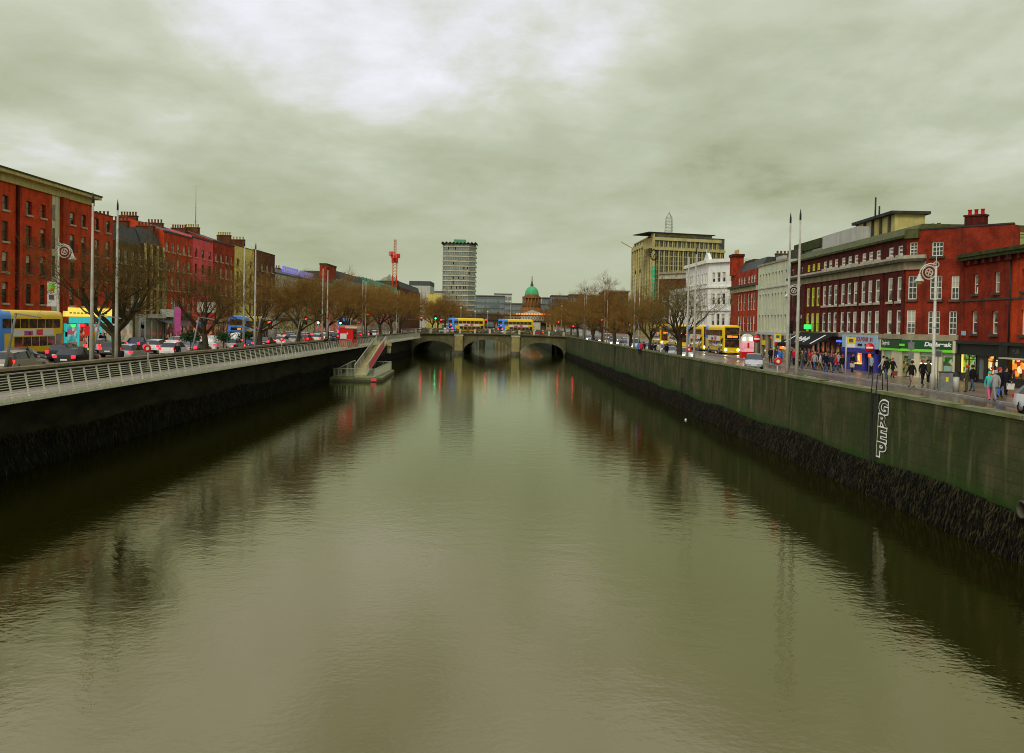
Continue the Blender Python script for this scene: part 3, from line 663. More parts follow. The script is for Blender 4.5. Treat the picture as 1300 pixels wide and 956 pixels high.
# ================================================================ pontoon and gangway
def pontoon():
    root = thing('pontoon', 'grey green floating landing stage with railings by the left quay', 'pontoon', (-21.5, 131, 0))
    h = MB(); pts = [(-25.0, 124.5), (-18.5, 124.5), (-17.9, 125.5), (-18.9, 146), (-20.4, 149.5), (-25.0, 146)]
    def prism(mb, P, z0, z1, k):
        n = len(P); mb.raw([(x, y, z0) for x, y in P] + [(x, y, z1) for x, y in P], [tuple(range(n))[::-1], tuple(range(n, 2 * n))] + [(i, (i + 1) % n, (i + 1) % n + n, i + n) for i in range(n)], k, False)
    prism(h, pts, -.4, .3, 'stone_dark'); h.build('hull', root)
    d = MB(); prism(d, [(x * 1.0 + (.0), y) for x, y in pts], .3, .55, 'float_deck'); d.build('deck', root)
    r = MB()
    line = [(-24.7, 125.0, 1.9), (-22.3, 125, 1.95), (-18.8, 125.0, 1.6), (-18.6, 127.5, 1.6)]
    def fence(P, z0, mb, k='pontoon_metal', step=.16):
        for (a, b) in zip(P, P[1:]):
            A, B = Vector(a), Vector(b); mb.bar(A, B, .07, .07, k); A0 = Vector((a[0], a[1], z0 + .1)); B0 = Vector((b[0], b[1], z0 + .1)); mb.bar(A0, B0, .05, .05, k)
            L = (B - A).length; n = max(2, int(L / step))
            for i in range(n + 1):
                t = i / n; p, q = A0.lerp(B0, t), A.lerp(B, t); w = .07 if i % 8 == 0 else .022; mb.bar(p, q, w, w, k)
    fence([(-24.8, 125.2, 1.75), (-23.9, 125.2, 1.8), (-22.6, 125.2, 2.5), (-21.6, 125.2, 2.95)], .55, r); r.build('railing', root)
    r = MB(); fence([(-24.8, 125.2, 1.75), (-18.9, 125.2, 1.75)], .55, r); r.build('railing', root)
    r = MB(); fence([(-18.9, 125.2, 1.75), (-19.0, 129.5, 1.8), (-19.4, 146, 1.9), (-24.5, 146, 1.9)], .55, r); r.build('railing', root)
    s = MB(); s.box(-19.3, -18.55, 124.42, 124.49, .12, .5, 'pink_panel'); s.build('red_fender', root)
    g = thing('gangway', 'sloping gangway with pale handrails and a pink banner down to the pontoon', 'gangway', (-22, 131, .6))
    lo, hi = 128.5, 163.0
    def cl(t, off): y = lo + (hi - lo) * t; return Vector((-21.4 + (-2.1) * t + off * .85, y, .75 + 3.6 * t))
    dk = MB(); a, b = [cl(0, -1), cl(0, 1)], [cl(1, -1), cl(1, 1)]; z = Vector((0, 0, .22)); dk.hexa([a[0] - z, a[1] - z, b[1] - z, b[0] - z, a[0], a[1], b[1], b[0]], 'cream'); dk.build('walkway', g)
    for off in (-1, 1):
        q = MB(); up = Vector((0, 0, 1.35)); q.bar(cl(0, off) + up, cl(1, off) + up, .12, .12, 'pontoon_metal'); q.bar(cl(0, off), cl(1, off), .12, .3, 'pontoon_metal')
        for i in range(46):
            p = cl(i / 45, off); q.bar(p, p + up, .05 if i % 5 else .1, .05, 'pontoon_metal')
        q.build('handrail', g)
    q = MB(); up = Vector((0, 0, 1.2)); lo_ = Vector((.09, 0, .1)); q.face([cl(.08, 1) + lo_, cl(.86, 1) + lo_, cl(.86, 1) + up + Vector((.09, 0, 0)), cl(.08, 1) + up + Vector((.09, 0, 0))], 'pink_panel'); q.build('banner', g)
    q = MB(); q.box(-24.2, -21.8, 163.0, 164.4, 3.9, 4.36, 'cream'); q.box(-22.5, -21.9, 163.4, 164.2, 2.6, 3.9, 'pontoon_metal'); q.build('landing', g)
mk('pontoon_metal', (.42, .43, .29), .5, (.32, .33, .22), 2.0)
mk('float_deck', (.17, .19, .07), .6, (.10, .12, .05), .8)
pontoon()
# ================================================================ the arched stone bridge
mk('bridge_stone', (.13, .12, .055), .8, (.08, .075, .035), .7, streak=.5)
mk('bridge_pale', (.30, .25, .09), .8, (.2, .17, .07), .7, streak=.4)
def bridge():
    root = thing('stone_bridge', 'wide three arched stone bridge with balustrade across the river', 'bridge', (-5, 240, 0))
    Y0, Y1 = 238.0, 287.0
    xl, xr = WL(238), WR(238); P1 = XatD(583, 238), XatD(655, 238); pw = 2.1 / 2
    arches = [(xl + .4, P1[0] - pw, .95), (P1[0] + pw, P1[1] - pw, 1.15), (P1[1] + pw, xr - .4, .95)]
    def ztop(x): t = (x - (xl + xr) / 2) / ((xr - xl) / 2); return 5.35 - .35 * t * t
    def intr(x):
        for a, b, s in arches:
            if a < x < b:
                c = (a + b) / 2; h = (b - a) / 2; return .5 + 3.3 * s * math.sqrt(max(0, 1 - ((x - c) / h) ** 2)) * (.93)
        return None
    xs = sorted({xl - 8, xl, xr, xr + 8, *[a + (b - a) * i / 26 for a, b, _ in arches for i in range(27)]})
    f = MB(); s = MB()
    for a, b in zip(xs, xs[1:]):
        m_ = (a + b) / 2; hole = intr(m_) is not None
        za = (intr(a) or .5) if hole else -1.5; zb = (intr(b) or .5) if hole else -1.5
        if hole and intr(a) is None: za = .5
        if hole and intr(b) is None: zb = .5
        for Y, fl in ((Y0, 0), (Y1, 1)):
            q = [(a, Y, za), (b, Y, zb), (b, Y, ztop(b)), (a, Y, ztop(a))]; f.face(q[::-1] if fl else q, 'bridge_stone')
        if hole: s.face([(a, Y0, za), (a, Y1, za), (b, Y1, zb), (b, Y0, zb)], 'stone_dark')
    for a, b, _ in arches:
        for x in (a, b): s.face([(x, Y0, -1.5), (x, Y1, -1.5), (x, Y1, .5), (x, Y0, .5)], 'stone_dark')
    f.build('spandrel_wall', root); s.build('arch_soffit', root)
    ring = []
    for a, b, sc in arches:
        v = MB(); n = 26; c = (a + b) / 2; h = (b - a) / 2
        for i in range(n):
            t0, t1 = PI * i / n, PI * (i + 1) / n
            def pt(t, g): return (c - (h + g) * math.cos(t), .5 + (3.3 * sc * .93 + g) * math.sin(t))
            p, q, r_, u_ = pt(t0, 0), pt(t1, 0), pt(t1, .55), pt(t0, .55)
            lim = lambda w_: (w_[0], min(w_[1], ztop(w_[0]) - .05))
            p, q, r_, u_ = map(lim, (p, q, r_, u_)); v.face([(p[0], Y0 - .05, p[1]), (q[0], Y0 - .05, q[1]), (r_[0], Y0 - .05, r_[1]), (u_[0], Y0 - .05, u_[1])], 'bridge_stone')
        v.build('arch_ring', root)
    for px in P1:
        p = MB(); p.box(px - pw, px + pw, Y0 - .9, Y1 + .9, -1.5, 4.9, 'bridge_pale'); p.box(px - pw - .25, px + pw + .25, Y0 - 1.1, Y1 + 1.1, -1.5, .7, 'stone_dark')
        p.tube([(px, Y0 - .9, -1.5), (px, Y0 - .9, 1.0)], pw + .2, 12, 'stone_dark'); p.box(px - pw - .15, px + pw + .15, Y0 - 1.0, Y1 + 1.0, 4.9, 5.2, 'stone_light'); p.build('pier', root)
    c = MB()
    for a, b in zip(xs, xs[1:]):
        for Y in (Y0 - .25, Y1 + .25): c.hexa([(a, Y - .3, ztop(a)), (b, Y - .3, ztop(b)), (b, Y + .3, ztop(b)), (a, Y + .3, ztop(a)), (a, Y - .3, ztop(a) + .22), (b, Y - .3, ztop(b) + .22), (b, Y + .3, ztop(b) + .22), (a, Y + .3, ztop(a) + .22)], 'bridge_stone')
    c.build('string_course', root)
    d = MB()
    for a, b in zip(xs, xs[1:]): d.face([(a, Y0, ztop(a)), (b, Y0, ztop(b)), (b, Y1, ztop(b)), (a, Y1, ztop(a))], 'asphalt_wet')
    d.build('deck', root)
    nb = 12
    for Y in (Y0 - .2, Y1 + .2):
        for i in range(nb):
            a = xl - 3 + (xr - xl + 6) * i / nb; b = xl - 3 + (xr - xl + 6) * (i + 1) / nb; q = MB(); z = ztop((a + b) / 2) + .2
            q.box(a, a + .55, Y - .28, Y + .28, z, z + 1.2, 'stone_light'); q.bar((a + .55, Y, z + 1.05), (b, Y, z + 1.05), .36, .2, 'bridge_stone'); q.bar((a + .55, Y, z + .08), (b, Y, z + .08), .36, .2, 'bridge_stone')
            k = int((b - a - .55) / .3)
            for j in range(k): x = a + .7 + j * .3; q.lathe((x, Y, z + .16), [(.07, 0), (.11, .25), (.06, .6), (.09, .8)], 6, 'bridge_stone')
            q.build('balustrade', root)
    return ztop
ZB = bridge()
mk('lamp_warm', (.8, .4, .05), .5, emit=(1, .45, .05), es=2.5)
mk('lead_green', (.22, .25, .14), .6, (.15, .18, .1), .5)
mk('mullion', (.42, .38, .16), .6); mk('mullion_dark', (.05, .05, .035), .5); mk('sea_panel', (.18, .5, .4), .5, (.5, .1, .1), 3); mk('lamp_white', (.9, .9, .7), .4, emit=(1, .95, .7), es=4)
mk('charcoal', (.028, .03, .025), .5); mk('yellow_render', (.42, .42, .14), .8, (.3, .31, .12), .9, streak=.5); mk('red_pots', (.55, .02, .02), .6)
mk('pale_floor', (.58, .56, .42), .6, (.45, .42, .3), .4); mk('mosaic', (.32, .30, .18), .6, (.16, .15, .09), .6); mk('canopy_roof', (.16, .2, .13), .6)
mk('stone_gold', (.36, .24, .09), .8, (.26, .17, .07), .3); mk('dome_stone', (.26, .12, .035), .8, (.18, .085, .03), .3); mk('copper_dome', (.09, .42, .17), .6, (.06, .3, .13), .4)
mk('girder', (.03, .035, .03), .6); mk('amber_red', (.4, .08, 0), .4, emit=(1, .10, .01), es=5)
mk('navy_wall', (.03, .045, .07), .5)
# ================================================================ left bank buildings (facade faces the river)
def LF(pa, pb, y=None, X=-53.6):
    a = Fr((X, 0), (X, 1)); ua, ub = a.U(pa, y), a.U(pb, y); return Fr((X, ua), (X, ub)), ua
def pcols(fr, px, w, y): return [(fr.U(p, y) - w / 2, fr.U(p, y) + w / 2) for p in px]
# --- long red brick apartment block
fr = Fr((-53.6, 84), (-53.6, 115.4)); ops = []
cols = [(7, 257), (37, 262), (55, 266), (92, 272), (106.5, 276)]; cols = [(fr.U(p, y), 1.15) for p, y in cols]
cols += [(4.0, 1.15), (1.6, 1.15), (fr.U(-16, 255), 1.15)]
rows = [(19.4, 20.9), (16.1, 18.2), (12.9, 15.0), (9.6, 11.8)]
strip_u = (fr.U(66.5, 290), fr.U(75, 290))
for u, w_ in cols:
    if u - w_ / 2 < .1: continue
    for i, (a, b) in enumerate(rows): ops.append((u - w_ / 2, u + w_ / 2, a, b, dict(frame='frame_dark', glass='glass', nh=1, nv=0, sill='stone_light')))
root, ro = bld('long red brick apartment block with a deep cream eaves band at the far left', fr, 14, 22.3, 'brick_bright', ops, roof='flat', rmat='roof_felt', parapet=.1, wdepth=.25)
mb = MB(); fr.box(mb, -.1, fr.L + .05, -.2, .25, 22.3, 23.1, 'cream'); fr.box(mb, -.1, fr.L + .45, -14, .95, 23.1, 23.45, 'cream'); fr.box(mb, -.1, fr.L + .55, -14, 1.05, 23.45, 23.62, 'cornice_green'); mb.build('eaves', root)
mb = MB(); fr.box(mb, strip_u[0] + .55, strip_u[1], -.05, .06, 8.9, 22.3, 'cream_pale'); fr.box(mb, strip_u[0] - .1, strip_u[0] + .53, -.05, .03, 8.9, 22.3, 'cream_pale')
for a, b in rows: fr.box(mb, strip_u[0] - .05, strip_u[0] + .5, .031, .07, a, b + .3, 'glass')
mb.build('stair_strip', root)
mb = MB(); fr.box(mb, strip_u[1], strip_u[1] + 1.25, 0, .5, 8.9, 22.3, 'brick_red'); mb.build('recess_dark_strip', root)  # dark recess by the stairs: its shade put into a raised darker brick strip
mb = MB(); u22 = fr.U(22, 300); fr.box(mb, u22 - .35, u22 + .05, 0, .25, 8.9, 22.3, 'brick_dark'); mb.build('recess_line_shade', root)  # shade of a narrow recess painted as dark brick, standing proud of the wall
for u, w_ in cols[1:5]:
    for a, b in rows[1:3]:
        q = MB()
        for n0 in (.35,): fr.box(q, u - .8, u + .8, n0 - .02, n0, a + .85, a + .9, 'metal_dark'); fr.box(q, u - .8, u + .8, .0, n0, a - .1, a - .04, 'metal_dark')
        for i in range(9): c = u - .78 + i * .195; fr.box(q, c - .012, c + .012, .325, .345, a - .04, a + .85, 'metal_dark')
        q.build('balcony_rail', root)
# ground floor shops: yellow band, teal sign
ua, ub = fr.U(80, 400), fr.L
mb = MB(); fr.box(mb, ua, ub + 5.2, .0, .3, 8.25, 9.35, 'shop_yellow'); f = mb.build('shop_fascia', root)
mb = MB(); fr.box(mb, ua + .8, ub - .2, .3, .36, 7.45, 8.2, 'teal'); fr.box(mb, ub + .5, ub + 5, .3, .36, 7.45, 8.2, 'teal'); mb.build('shop_sign', root)
mb = MB()
for i in range(11): fr.box(mb, ua + 1 + i * .95, ua + 1.16 + i * .95, .3, .52, 8.62, 8.76, 'metal_dark')
mb.build('sign_lamps', root)
for i in range(5):
    a = ua + .4 + i * 3.1; q = MB(); fr.box(q, a, a + 2.7, .0, .2, 4.9, 7.35, ['lit_teal', 'lit_red', 'lit_teal', 'lit_cream', 'lit_teal'][i]); fr.box(q, a, a + 2.7, .201, .23, 4.62, 5.2, 'cream_pale'); fr.box(q, a - .2, a, .0, .3, 4.6, 7.4, 'teal'); q.build('shop_window', root)
q = MB(); fr.box(q, ua + 1.2, ua + 2.3, .36, .42, 7.05, 7.35, 'green_sign'); fr.box(q, ua + 3.6, ua + 4.5, .36, .42, 7.05, 7.35, 'taillight'); q.build('neon_sign', root)
q = MB(); fr.box(q, 0, ua - .3, .0, .12, 4.6, 8.4, 'stone_dark'); q.build('ground_floor', root)
frA = Fr((-53.6, 115.45), (-53.6, 121.3)); ops = []
for p, y in ((123, 284), (137, 288)):
    u = frA.U(p, y)
    for a, b in rows: ops.append((u - .58, u + .58, a, b, dict(frame='frame_dark', nv=0, sill='stone_light')))
bld('narrow red brick end house without eaves beside the cream banded block', frA, 14, 21.6, 'brick_bright', ops, parapet=.3, rmat='cornice_green')
# --- terrace
def terrace(label, pa, pb, z1, wall, ncol, rows, w, frame, glass, roof='pitch', rh=2.0, rmat='slate', shop=None, pots='orange_pots', chim=((.5, 4),), cz=2.6, y=400, X=-53.6, dep=12, nv=1, rev=None, group='terrace houses along the left quay', sill='stone_light', xcols=None):
    fr, _ = LF(pa, pb, y, X); ops = []
    us = [fr.L * (i + .5) / ncol for i in range(ncol)] if xcols is None else [fr.U(p, 350) for p in xcols]
    for u in us:
        for a, b in rows: ops.append((u - w / 2, u + w / 2, a, b, dict(frame=frame, glass=glass, nv=nv, nh=1, sill=sill)))
    r, ro = bld(label, fr, dep, z1, wall, ops, roof=roof, rmat=rmat, rh=rh, rev=rev, group=group, parapet=.4)
    for t, n in chim: chimney(ro, fr, fr.L * t, -dep / 2 if roof == 'pitch' else -2.5, .8 if n < 7 else 1.0, 2.6, z1 + (rh * .6 if roof == 'pitch' else -.2), z1 + cz * .85, n, 'brick_brown', pots, .6)
    if shop: shopfront(r, fr, .2, fr.L - .2, GL + .12, 8.6, *shop)
    return r, fr
R4 = [(9.4, 11.6), (12.6, 14.7), (15.7, 17.5), (18.6, 20.0)]
r, fr = terrace('brown stone house with slate mansard and white arched doorway behind the big tree', 145.5, 181, 18.6, 'brown_stone', 4, R4[:3], 1.2, 'frame_white', 'glass_blind', 'mansard', 2.6, 'slate', chim=((.1, 5), (.75, 5)), cz=3.8)
mb = MB(); a, b = fr.U(170, 410), fr.U(182, 410); mb2 = MB()
fr.box(mb, fr.L * .72, fr.L, 0, .5, GL, 8.7, 'pale_grey'); mb.build('porch', r); q = MB(); fr.box(q, fr.L * .8, fr.L * .93, .5, .54, GL + .2, 7.2, 'glass'); c = fr.p(fr.L * .865, .52, 7.2); q.disc(c, fr.n, fr.L * .065, .04, 16, 'glass'); q.build('arched_door', r)
q = MB(); fr.box(q, fr.L * .1, fr.L * .6, 0, .1, GL + .3, 7.8, 'lit_cream'); q.build('shop_window', r)
r, fr = terrace('brown brick house with beige pilasters and a columned porch behind the trees', 181.5, 207, 19.0, 'brick_brown', 4, R4[:3], 1.3, 'frame_white', 'glass_blind', 'mansard', 2.4, 'slate', chim=((.9, 5),), cz=3.6)
for i in range(4):
    q = MB(); fr.box(q, .1 + i * (fr.L - .6) / 3, .5 + i * (fr.L - .6) / 3, 0, .25, GL, 19, 'cream'); q.build('pilaster', r)
q = MB(); fr.box(q, .6, fr.L - .6, 0, .15, GL + .2, 8.2, 'glass_sky'); fr.box(q, .3, fr.L - .3, 0, .6, 8.2, 8.8, 'pale_grey'); q.build('porch', r)
terrace('deep red brick house with white windows next to the pink house', 207.5, 243, 21.6, 'brick_bright', 5, R4, 1.25, 'frame_white', 'glass_blind', 'pitch', 2.0, 'slate', ('stone_dark', 'lit_mixed', 'stone_dark', 3), chim=((.1, 6), (.95, 5)))
terrace('bright pink painted house with dark windows in the left terrace', 243.5, 269.5, 21.9, 'pink', 3, R4, 1.2, 'frame_dark', 'glass', 'pitch', 1.8, 'slate', ('red_panel', 'lit_red', 'pink', 2), chim=((.97, 6),))
terrace('red brick house with cream windows between the pink and yellow houses', 270, 296.5, 22.2, 'brick_red', 4, R4, 1.3, 'frame_white', 'glass_blind', 'pitch', 2.0, 'slate', ('cream', 'lit_mixed', 'stone_dark', 2), 'buff_pots', chim=((.5, 6),), cz=3.2)
terrace('yellow painted house with dark windows and buff chimney pots', 297, 321.5, 22.4, 'yellow_paint', 3, R4, 1.5, 'frame_dark', 'glass', 'flat', 0, 'slate', ('dark_green', 'lit_mixed', 'stone_dark', 3), 'buff_pots', chim=((.1, 6), (.8, 4)), cz=2.2)
terrace('plain brown red brick house at the end of the tall left terrace', 322, 348, 22.6, 'brick_brown', 4, R4, 1.4, 'frame_white', 'glass_blind', 'flat', 0, 'roof_felt', ('cream', 'lit_shop', 'stone_dark', 3), chim=())
r, fr = terrace('lower buff building carrying a long blue lit sign on its roof', 349, 399, 18.8, 'stone_light', 8, R4[:3], 1.5, 'frame_white', 'glass', 'pitch', 2.4, 'slate', ('black_paint', 'lit_shop', 'stone', 5), 'orange_pots', chim=((.2, 4), (.55, 4), (.85, 4)))
for i, (a, b) in enumerate(((.14, .50), (.54, .92))):
    q = MB(); fr.box(q, fr.L * a, fr.L * b, .05, .3, 19.3 - 0.1 * i, 20.7 - .1 * i, 'roof_sign'); q.build('roof_sign', r)
    q = MB()
    for j in range(7): u = fr.L * a + (fr.L * (b - a)) * (j + .25) / 7; fr.box(q, u, u + .9 + .2 * (j % 3), .31, .34, 19.75, 20.2, 'letters_white')
    q.build('sign_letters', r)
r, fr = terrace('buff building with a tall dark red rooftop block before the bridge', 399.5, 432, 19.2, 'stone', 6, R4[:3], 1.7, 'frame_white', 'glass', 'flat', 0, 'slate', ('red_panel', 'lit_red', 'stone', 4), chim=())
q = MB(); ua, ub = fr.Un(414.5, -1, 340), fr.Un(427, -1, 340); fr.box(q, ua, ub, -3, -1, 19, 24.4, 'brick_red'); fr.box(q, ua - .1, ub + .1, -3.1, -.9, 24.4, 24.9, 'cornice_green'); q.build('rooftop_block', r)
q = MB(); fr.box(q, fr.U(424, 350), fr.L, -.8, .2, 18.2, 20.4, 'copper_green'); q.build('green_sign', r)
terrace('grey stone building with a parapet behind the left quay trees', 433, 463, 21.2, 'stone', 7, R4[:3] , 1.8, 'frame_white', 'glass', 'mansard', 2.4, 'slate', ('magenta', 'lit_red', 'stone', 5), chim=((.3, 4), (.9, 4)))
terrace('cream building with green copper roof behind the crane foot', 464, 506, 21.8, 'cream', 12, R4[:3], 2.0, 'frame_white', 'glass', 'mansard', 2.4, 'copper_green', ('red_panel', 'lit_mixed', 'stone', 6), chim=((.25, 4),))
terrace('dark red brick block at the far end of the left quay', 508, 533, 24.5, 'brick_brown', 9, R4[:3] + [(18.6, 21)], 3.0, 'frame_white', 'glass', 'mansard', 3, 'slate', None, chim=())
fr = Fr((-52, 548), (-42, 548 - .01)); bld('yellow lit corner building beyond the left end of the bridge', fr, 40, 25, 'yellow_paint', [(1 + i * 3, 2.4 + i * 3, a, b) for i in range(3) for a, b in R4[:3]], roof='flat', rmat='slate')
fr = Fr((-66, 575), (-52.5, 575)); bld('grey stone block with pale roof far beyond the bridge on the left', fr, 30, 31, 'pale_grey', [(1 + i * 3, 2.8 + i * 3, a, b) for i in range(4) for a, b in R4], roof='mansard', rmat='slate', rh=3)
# dome behind the left terrace
d = thing('domed_building', 'low building with a pale green dome behind the left terrace', 'building', (-72, 520, GL))
q = MB(); q.box(-80, -62, 512, 530, GL, 24, 'stone'); q.build('wall', d); q = MB(); q.lathe((-71, 520, 24), [(8, 0), (8, 2), (7.6, 4.5), (6, 7), (3.4, 9), (1, 9.8), (.2, 11)], 24, 'lead_green'); q.build('dome', d)
# antenna mast on the terrace roofs
q = MB(); x, y = -60, 171; q.tube([(x, y, 22), (x, y, 27), (x, y, 33.2)], [.12, .09, .03], 6, 'metal_grey')
for z in (24, 26.5, 29): q.tube([(x - .4, y, z), (x + .4, y, z)], .03, 4, 'metal_grey')
o = q.build('antenna_mast', loc=(x, y, 22)); tag(o, 'thin tall antenna mast on the red brick terrace roof', 'antenna')
# crane
def crane():
    x, y = XatD(500, 430), 430; r = thing('tower_crane', 'red and buff tower crane rising above the left quay roofs', 'crane', (x, y, GL))
    def lattice(mb, a, b, w, k, n):
        a, b = Vector(a), Vector(b); d = (b - a).normalized(); s = Vector((0, 1, 0)) if abs(d.z) > .9 else Vector((0, 0, 1)); t = d.cross(s).normalized(); s = t.cross(d)
        cs = [(s + t) * w / 2, (s - t) * w / 2, (-s - t) * w / 2, (t - s) * w / 2]
        for c in cs: mb.bar(a + c, b + c, .3, .3, k)
        for i in range(n):
            p, q_ = a.lerp(b, i / n), a.lerp(b, (i + 1) / n)
            for j in range(4): mb.bar(p + cs[j], q_ + cs[(j + 1) % 4], .2, .2, k)
    m_ = MB(); lattice(m_, (x, y, GL), (x, y, 30), 1.9, 'crane_red', 14); m_.build('mast', r)
    m_ = MB(); lattice(m_, (x, y, 30), (x, y, 36), 1.9, 'crane_buff', 4); m_.build('mast', r)
    m_ = MB(); m_.box(x - 1.4, x + 1.4, y - 1.4, y + 1.4, 36, 38.6, 'crane_red'); m_.build('slewing_unit', r)
    m_ = MB(); m_.box(x + .8, x + 2.4, y - 1, y + .6, 38.2, 40.2, 'crane_red'); m_.build('cab', r)
    m_ = MB(); lattice(m_, (x, y, 39), (x + 3.6, y - 26, 35.6), 1.5, 'crane_red', 16); m_.build('jib', r)
    m_ = MB(); lattice(m_, (x, y, 39), (x - 3.2, y + 8, 41.0), 1.5, 'crane_red', 6); m_.box(x - 3.2, x - 1.2, y + 9, y + 12, 39.0, 42.0, 'crane_red'); m_.build('counter_jib', r)
    m_ = MB(); lattice(m_, (x, y, 39), (x, y, 47), .9, 'crane_buff', 6); m_.bar((x, y, 47), (x + 4.2, y - 28, 37.2), .1, .1, 'crane_red'); m_.build('tower_head', r)
crane()
# ================================================================ right bank buildings
P1, P2 = (33.02, 76.3), (36.08, 72.63)
def RF(pa, pb, y=None):
    a = Fr((31.5, 0), (31.5 - .02, -1)); ua, ub = a.U(pa, y), a.U(pb, y); f = Fr(tuple(a.p(ua, 0, 0))[:2], tuple(a.p(ub, 0, 0))[:2]); return f
def opsx(fr, cols, y, rows, w, st=None): return [(fr.U(p, y) - w / 2, fr.U(p, y) + w / 2, a, b, st) for p in cols for a, b in rows]
CW = dict(frame='frame_white', glass='glass_blind', nv=0, nh=1, fw=.13)
# long dark red brick terrace
fr = RF(1002, 1148, 420); cA = [1045.7, 1052.7, 1059.9, 1069.1, 1077.1, 1085, 1095, 1103.6, 1113, 1129, 1140.8]
ops = []
rowsA = [(14.95, 15.75), (11.0, 13.1), (8.2, 10.25)]
for p in cA:
    u = fr.U(p, 400)
    for a, b in rowsA: ops.append((u - .5, u + .5, a, b, dict(CW, sill='stone_light')))
for p in (1025.2, 1031.4, 1037.6):
    u = fr.U(p, 400)
    for a, b in rowsA: ops.append((u - .5, u + .5, a, b, dict(CW, frame='frame_yellow', fw=.2)))
for p in (1004.7, 1010.5, 1016.5):
    u = fr.U(p, 400)
    for a, b in rowsA: ops.append((u - .45, u + .45, a, b, dict(CW, frame='frame_dark', glass='glass')))
rA, roA = bld('long dark red brick terrace with stone cornice above the black canopy', fr, 12, 16.4, 'brick_dark', ops, roof='mansard', rmat='slate_green', rh=1.1, cornice=[(14.5, .55, 14.25, 'stone_dark'), (14.25, .12, 13.6, 'stone'), (14.75, .3, 14.5, 'stone_light'), (8.15, .2, 7.75, 'stone'), (16.5, .3, 16.3, 'cornice_green')], wdepth=.12, cat='building')
for p in (1021, 1041.5, 1064.5, 1090, 1120, 1146): q = MB(); u = fr.U(p, 400); fr.box(q, u - .2, u + .2, 0, .1, 8.15, 13.6, 'brick_dark'); q.build('pilaster', rA)
q = MB(); ua, ub = fr.Un(1009, -3.4, 312), fr.Un(1044, -3.4, 312); fr.box(q, ua, ub, -5, -3.5, 17.6, 18.4, 'glass_sky'); fr.box(q, ua, ub, -5.2, -3.3, 18.4, 19.5, 'cornice_green'); q.build('penthouse', roA)
q = MB(); ub2 = fr.Un(1088, -3.4, 305); fr.box(q, ub, ub2, -5.5, -3.4, 17.6, 19.6, 'pale_grey'); q.build('penthouse', roA)
q = MB(); ua, ub3 = fr.Un(1088.6, -5, 290), fr.Un(1138, -5, 290); fr.box(q, ua, ub3 - .4, -8, -5, 17.5, 20.2, 'cream')
for i in range(5): t = ua + (ub3 - ua - .4) * i / 4.6; fr.box(q, t, t + .35, -4.98, -4.8, 17.5, 20.2, 'stone_dark')
fr.box(q, ua - .5, ub3, -8.4, -4.5, 20.2, 20.5, 'roof_felt'); q.build('plant_room', roA)
q = MB()
for p, z in ((1111, 23.0), (1116, 21.9)): u = fr.Un(p, -6, 280); q.tube([fr.p(u, -6, 20.5), fr.p(u, -6, z)], .09, 6, 'metal_dark')
q.build('aerial', roA)
# shops in the terrace
sh = lambda a, b: (fr.U(a, 450), fr.U(b, 450))
u0, u1 = sh(1003, 1072); q = MB(); fr.box(q, u0, u1, 0, .15, 7.1, 7.75, 'black_paint'); q.build('shop_fascia', rA)
q = MB(); fr.box(q, u0, u1, 0, .06, 4.7, 7.1, 'lit_mixed')
for i in range(12): c = u0 + (u1 - u0) * i / 11.5; fr.box(q, c, c + .25, .061, .2, 4.62, 7.1, 'black_paint')
q.build('shop_window', rA)
u0, u1 = sh(1073, 1117); q = MB(); fr.box(q, u0, u1, .02, .35, 6.75, 8.0, 'sky_panel'); q.build('shop_sign', rA)
uu, vv, nn = fr.u, Vector((0, 0, 1)), fr.n
text_mesh(rA, 'sign_lettering', 'TORE  SOUVENIR  IN', fr.p(u0 + 2.0, .36, 7.4), uu, vv, .42, u1 - u0 - 2.9, 'red_ink', .01, .03)
q = MB()
for i in range(3): c = u0 + 2.6 + i * 1.8; fr.box(q, c, c + 1.1, .35, .38, 6.98, 7.18, 'ink')
fr.box(q, u0 + 1.2, u0 + 1.5, .35, .38, 6.95, 7.5, 'red_ink'); q.build('sign_marks', rA)
q = MB(); fr.box(q, u0 + .2, u1 - .6, .1, .5, 6.3, 6.75, 'blue_shop')
for a, b in ((0, .42), (.60, .68), (.86, 1)): fr.box(q, u0 + (u1 - u0) * a, u0 + (u1 - u0) * b, .02, .3, 4.62, 6.3, 'blue_shop')
q.build('shop_front', rA)
q = MB(); fr.box(q, u0 + (u1 - u0) * .42, u0 + (u1 - u0) * .60, .05, .12, 5.3, 6.3, 'lit_orange'); fr.box(q, u0 + (u1 - u0) * .42, u0 + (u1 - u0) * .60, .05, .28, 4.62, 5.3, 'blue_shop'); fr.box(q, u0 + (u1 - u0) * .44, u0 + (u1 - u0) * .60, .13, .5, 5.25, 5.36, 'shop_yellow')
fr.box(q, u0 + (u1 - u0) * .69, u0 + (u1 - u0) * .86, .02, .06, 4.62, 6.25, 'ink'); fr.box(q, u0 + (u1 - u0) * .72, u0 + (u1 - u0) * .79, .08, .14, 5.95, 6.25, 'lit_orange'); q.build('shop_window', rA)
u0, u1 = sh(1117.5, 1123); q = MB(); fr.box(q, u0, u1, 0, .1, 4.62, 7.7, 'black_paint'); q.build('doorway', rA)
u0, u1 = fr.U(1123, 450), fr.L; q = MB(); fr.box(q, u0, u1 + .05, .0, .38, 6.95, 7.7, 'dark_green'); fr.box(q, u0, u1 + .06, .0, .4, 6.78, 6.95, 'lime'); fr.box(q, u0 - .1, u0 + .05, 0, .45, 6.7, 7.7, 'cream_pale'); q.build('shop_fascia', rA)
text_mesh(rA, 'sign_lettering', 'Daybreak', fr.p(u0 + .35, .38, 7.12), uu, vv, .45, 1.7, 'letters_white', .012, .03)
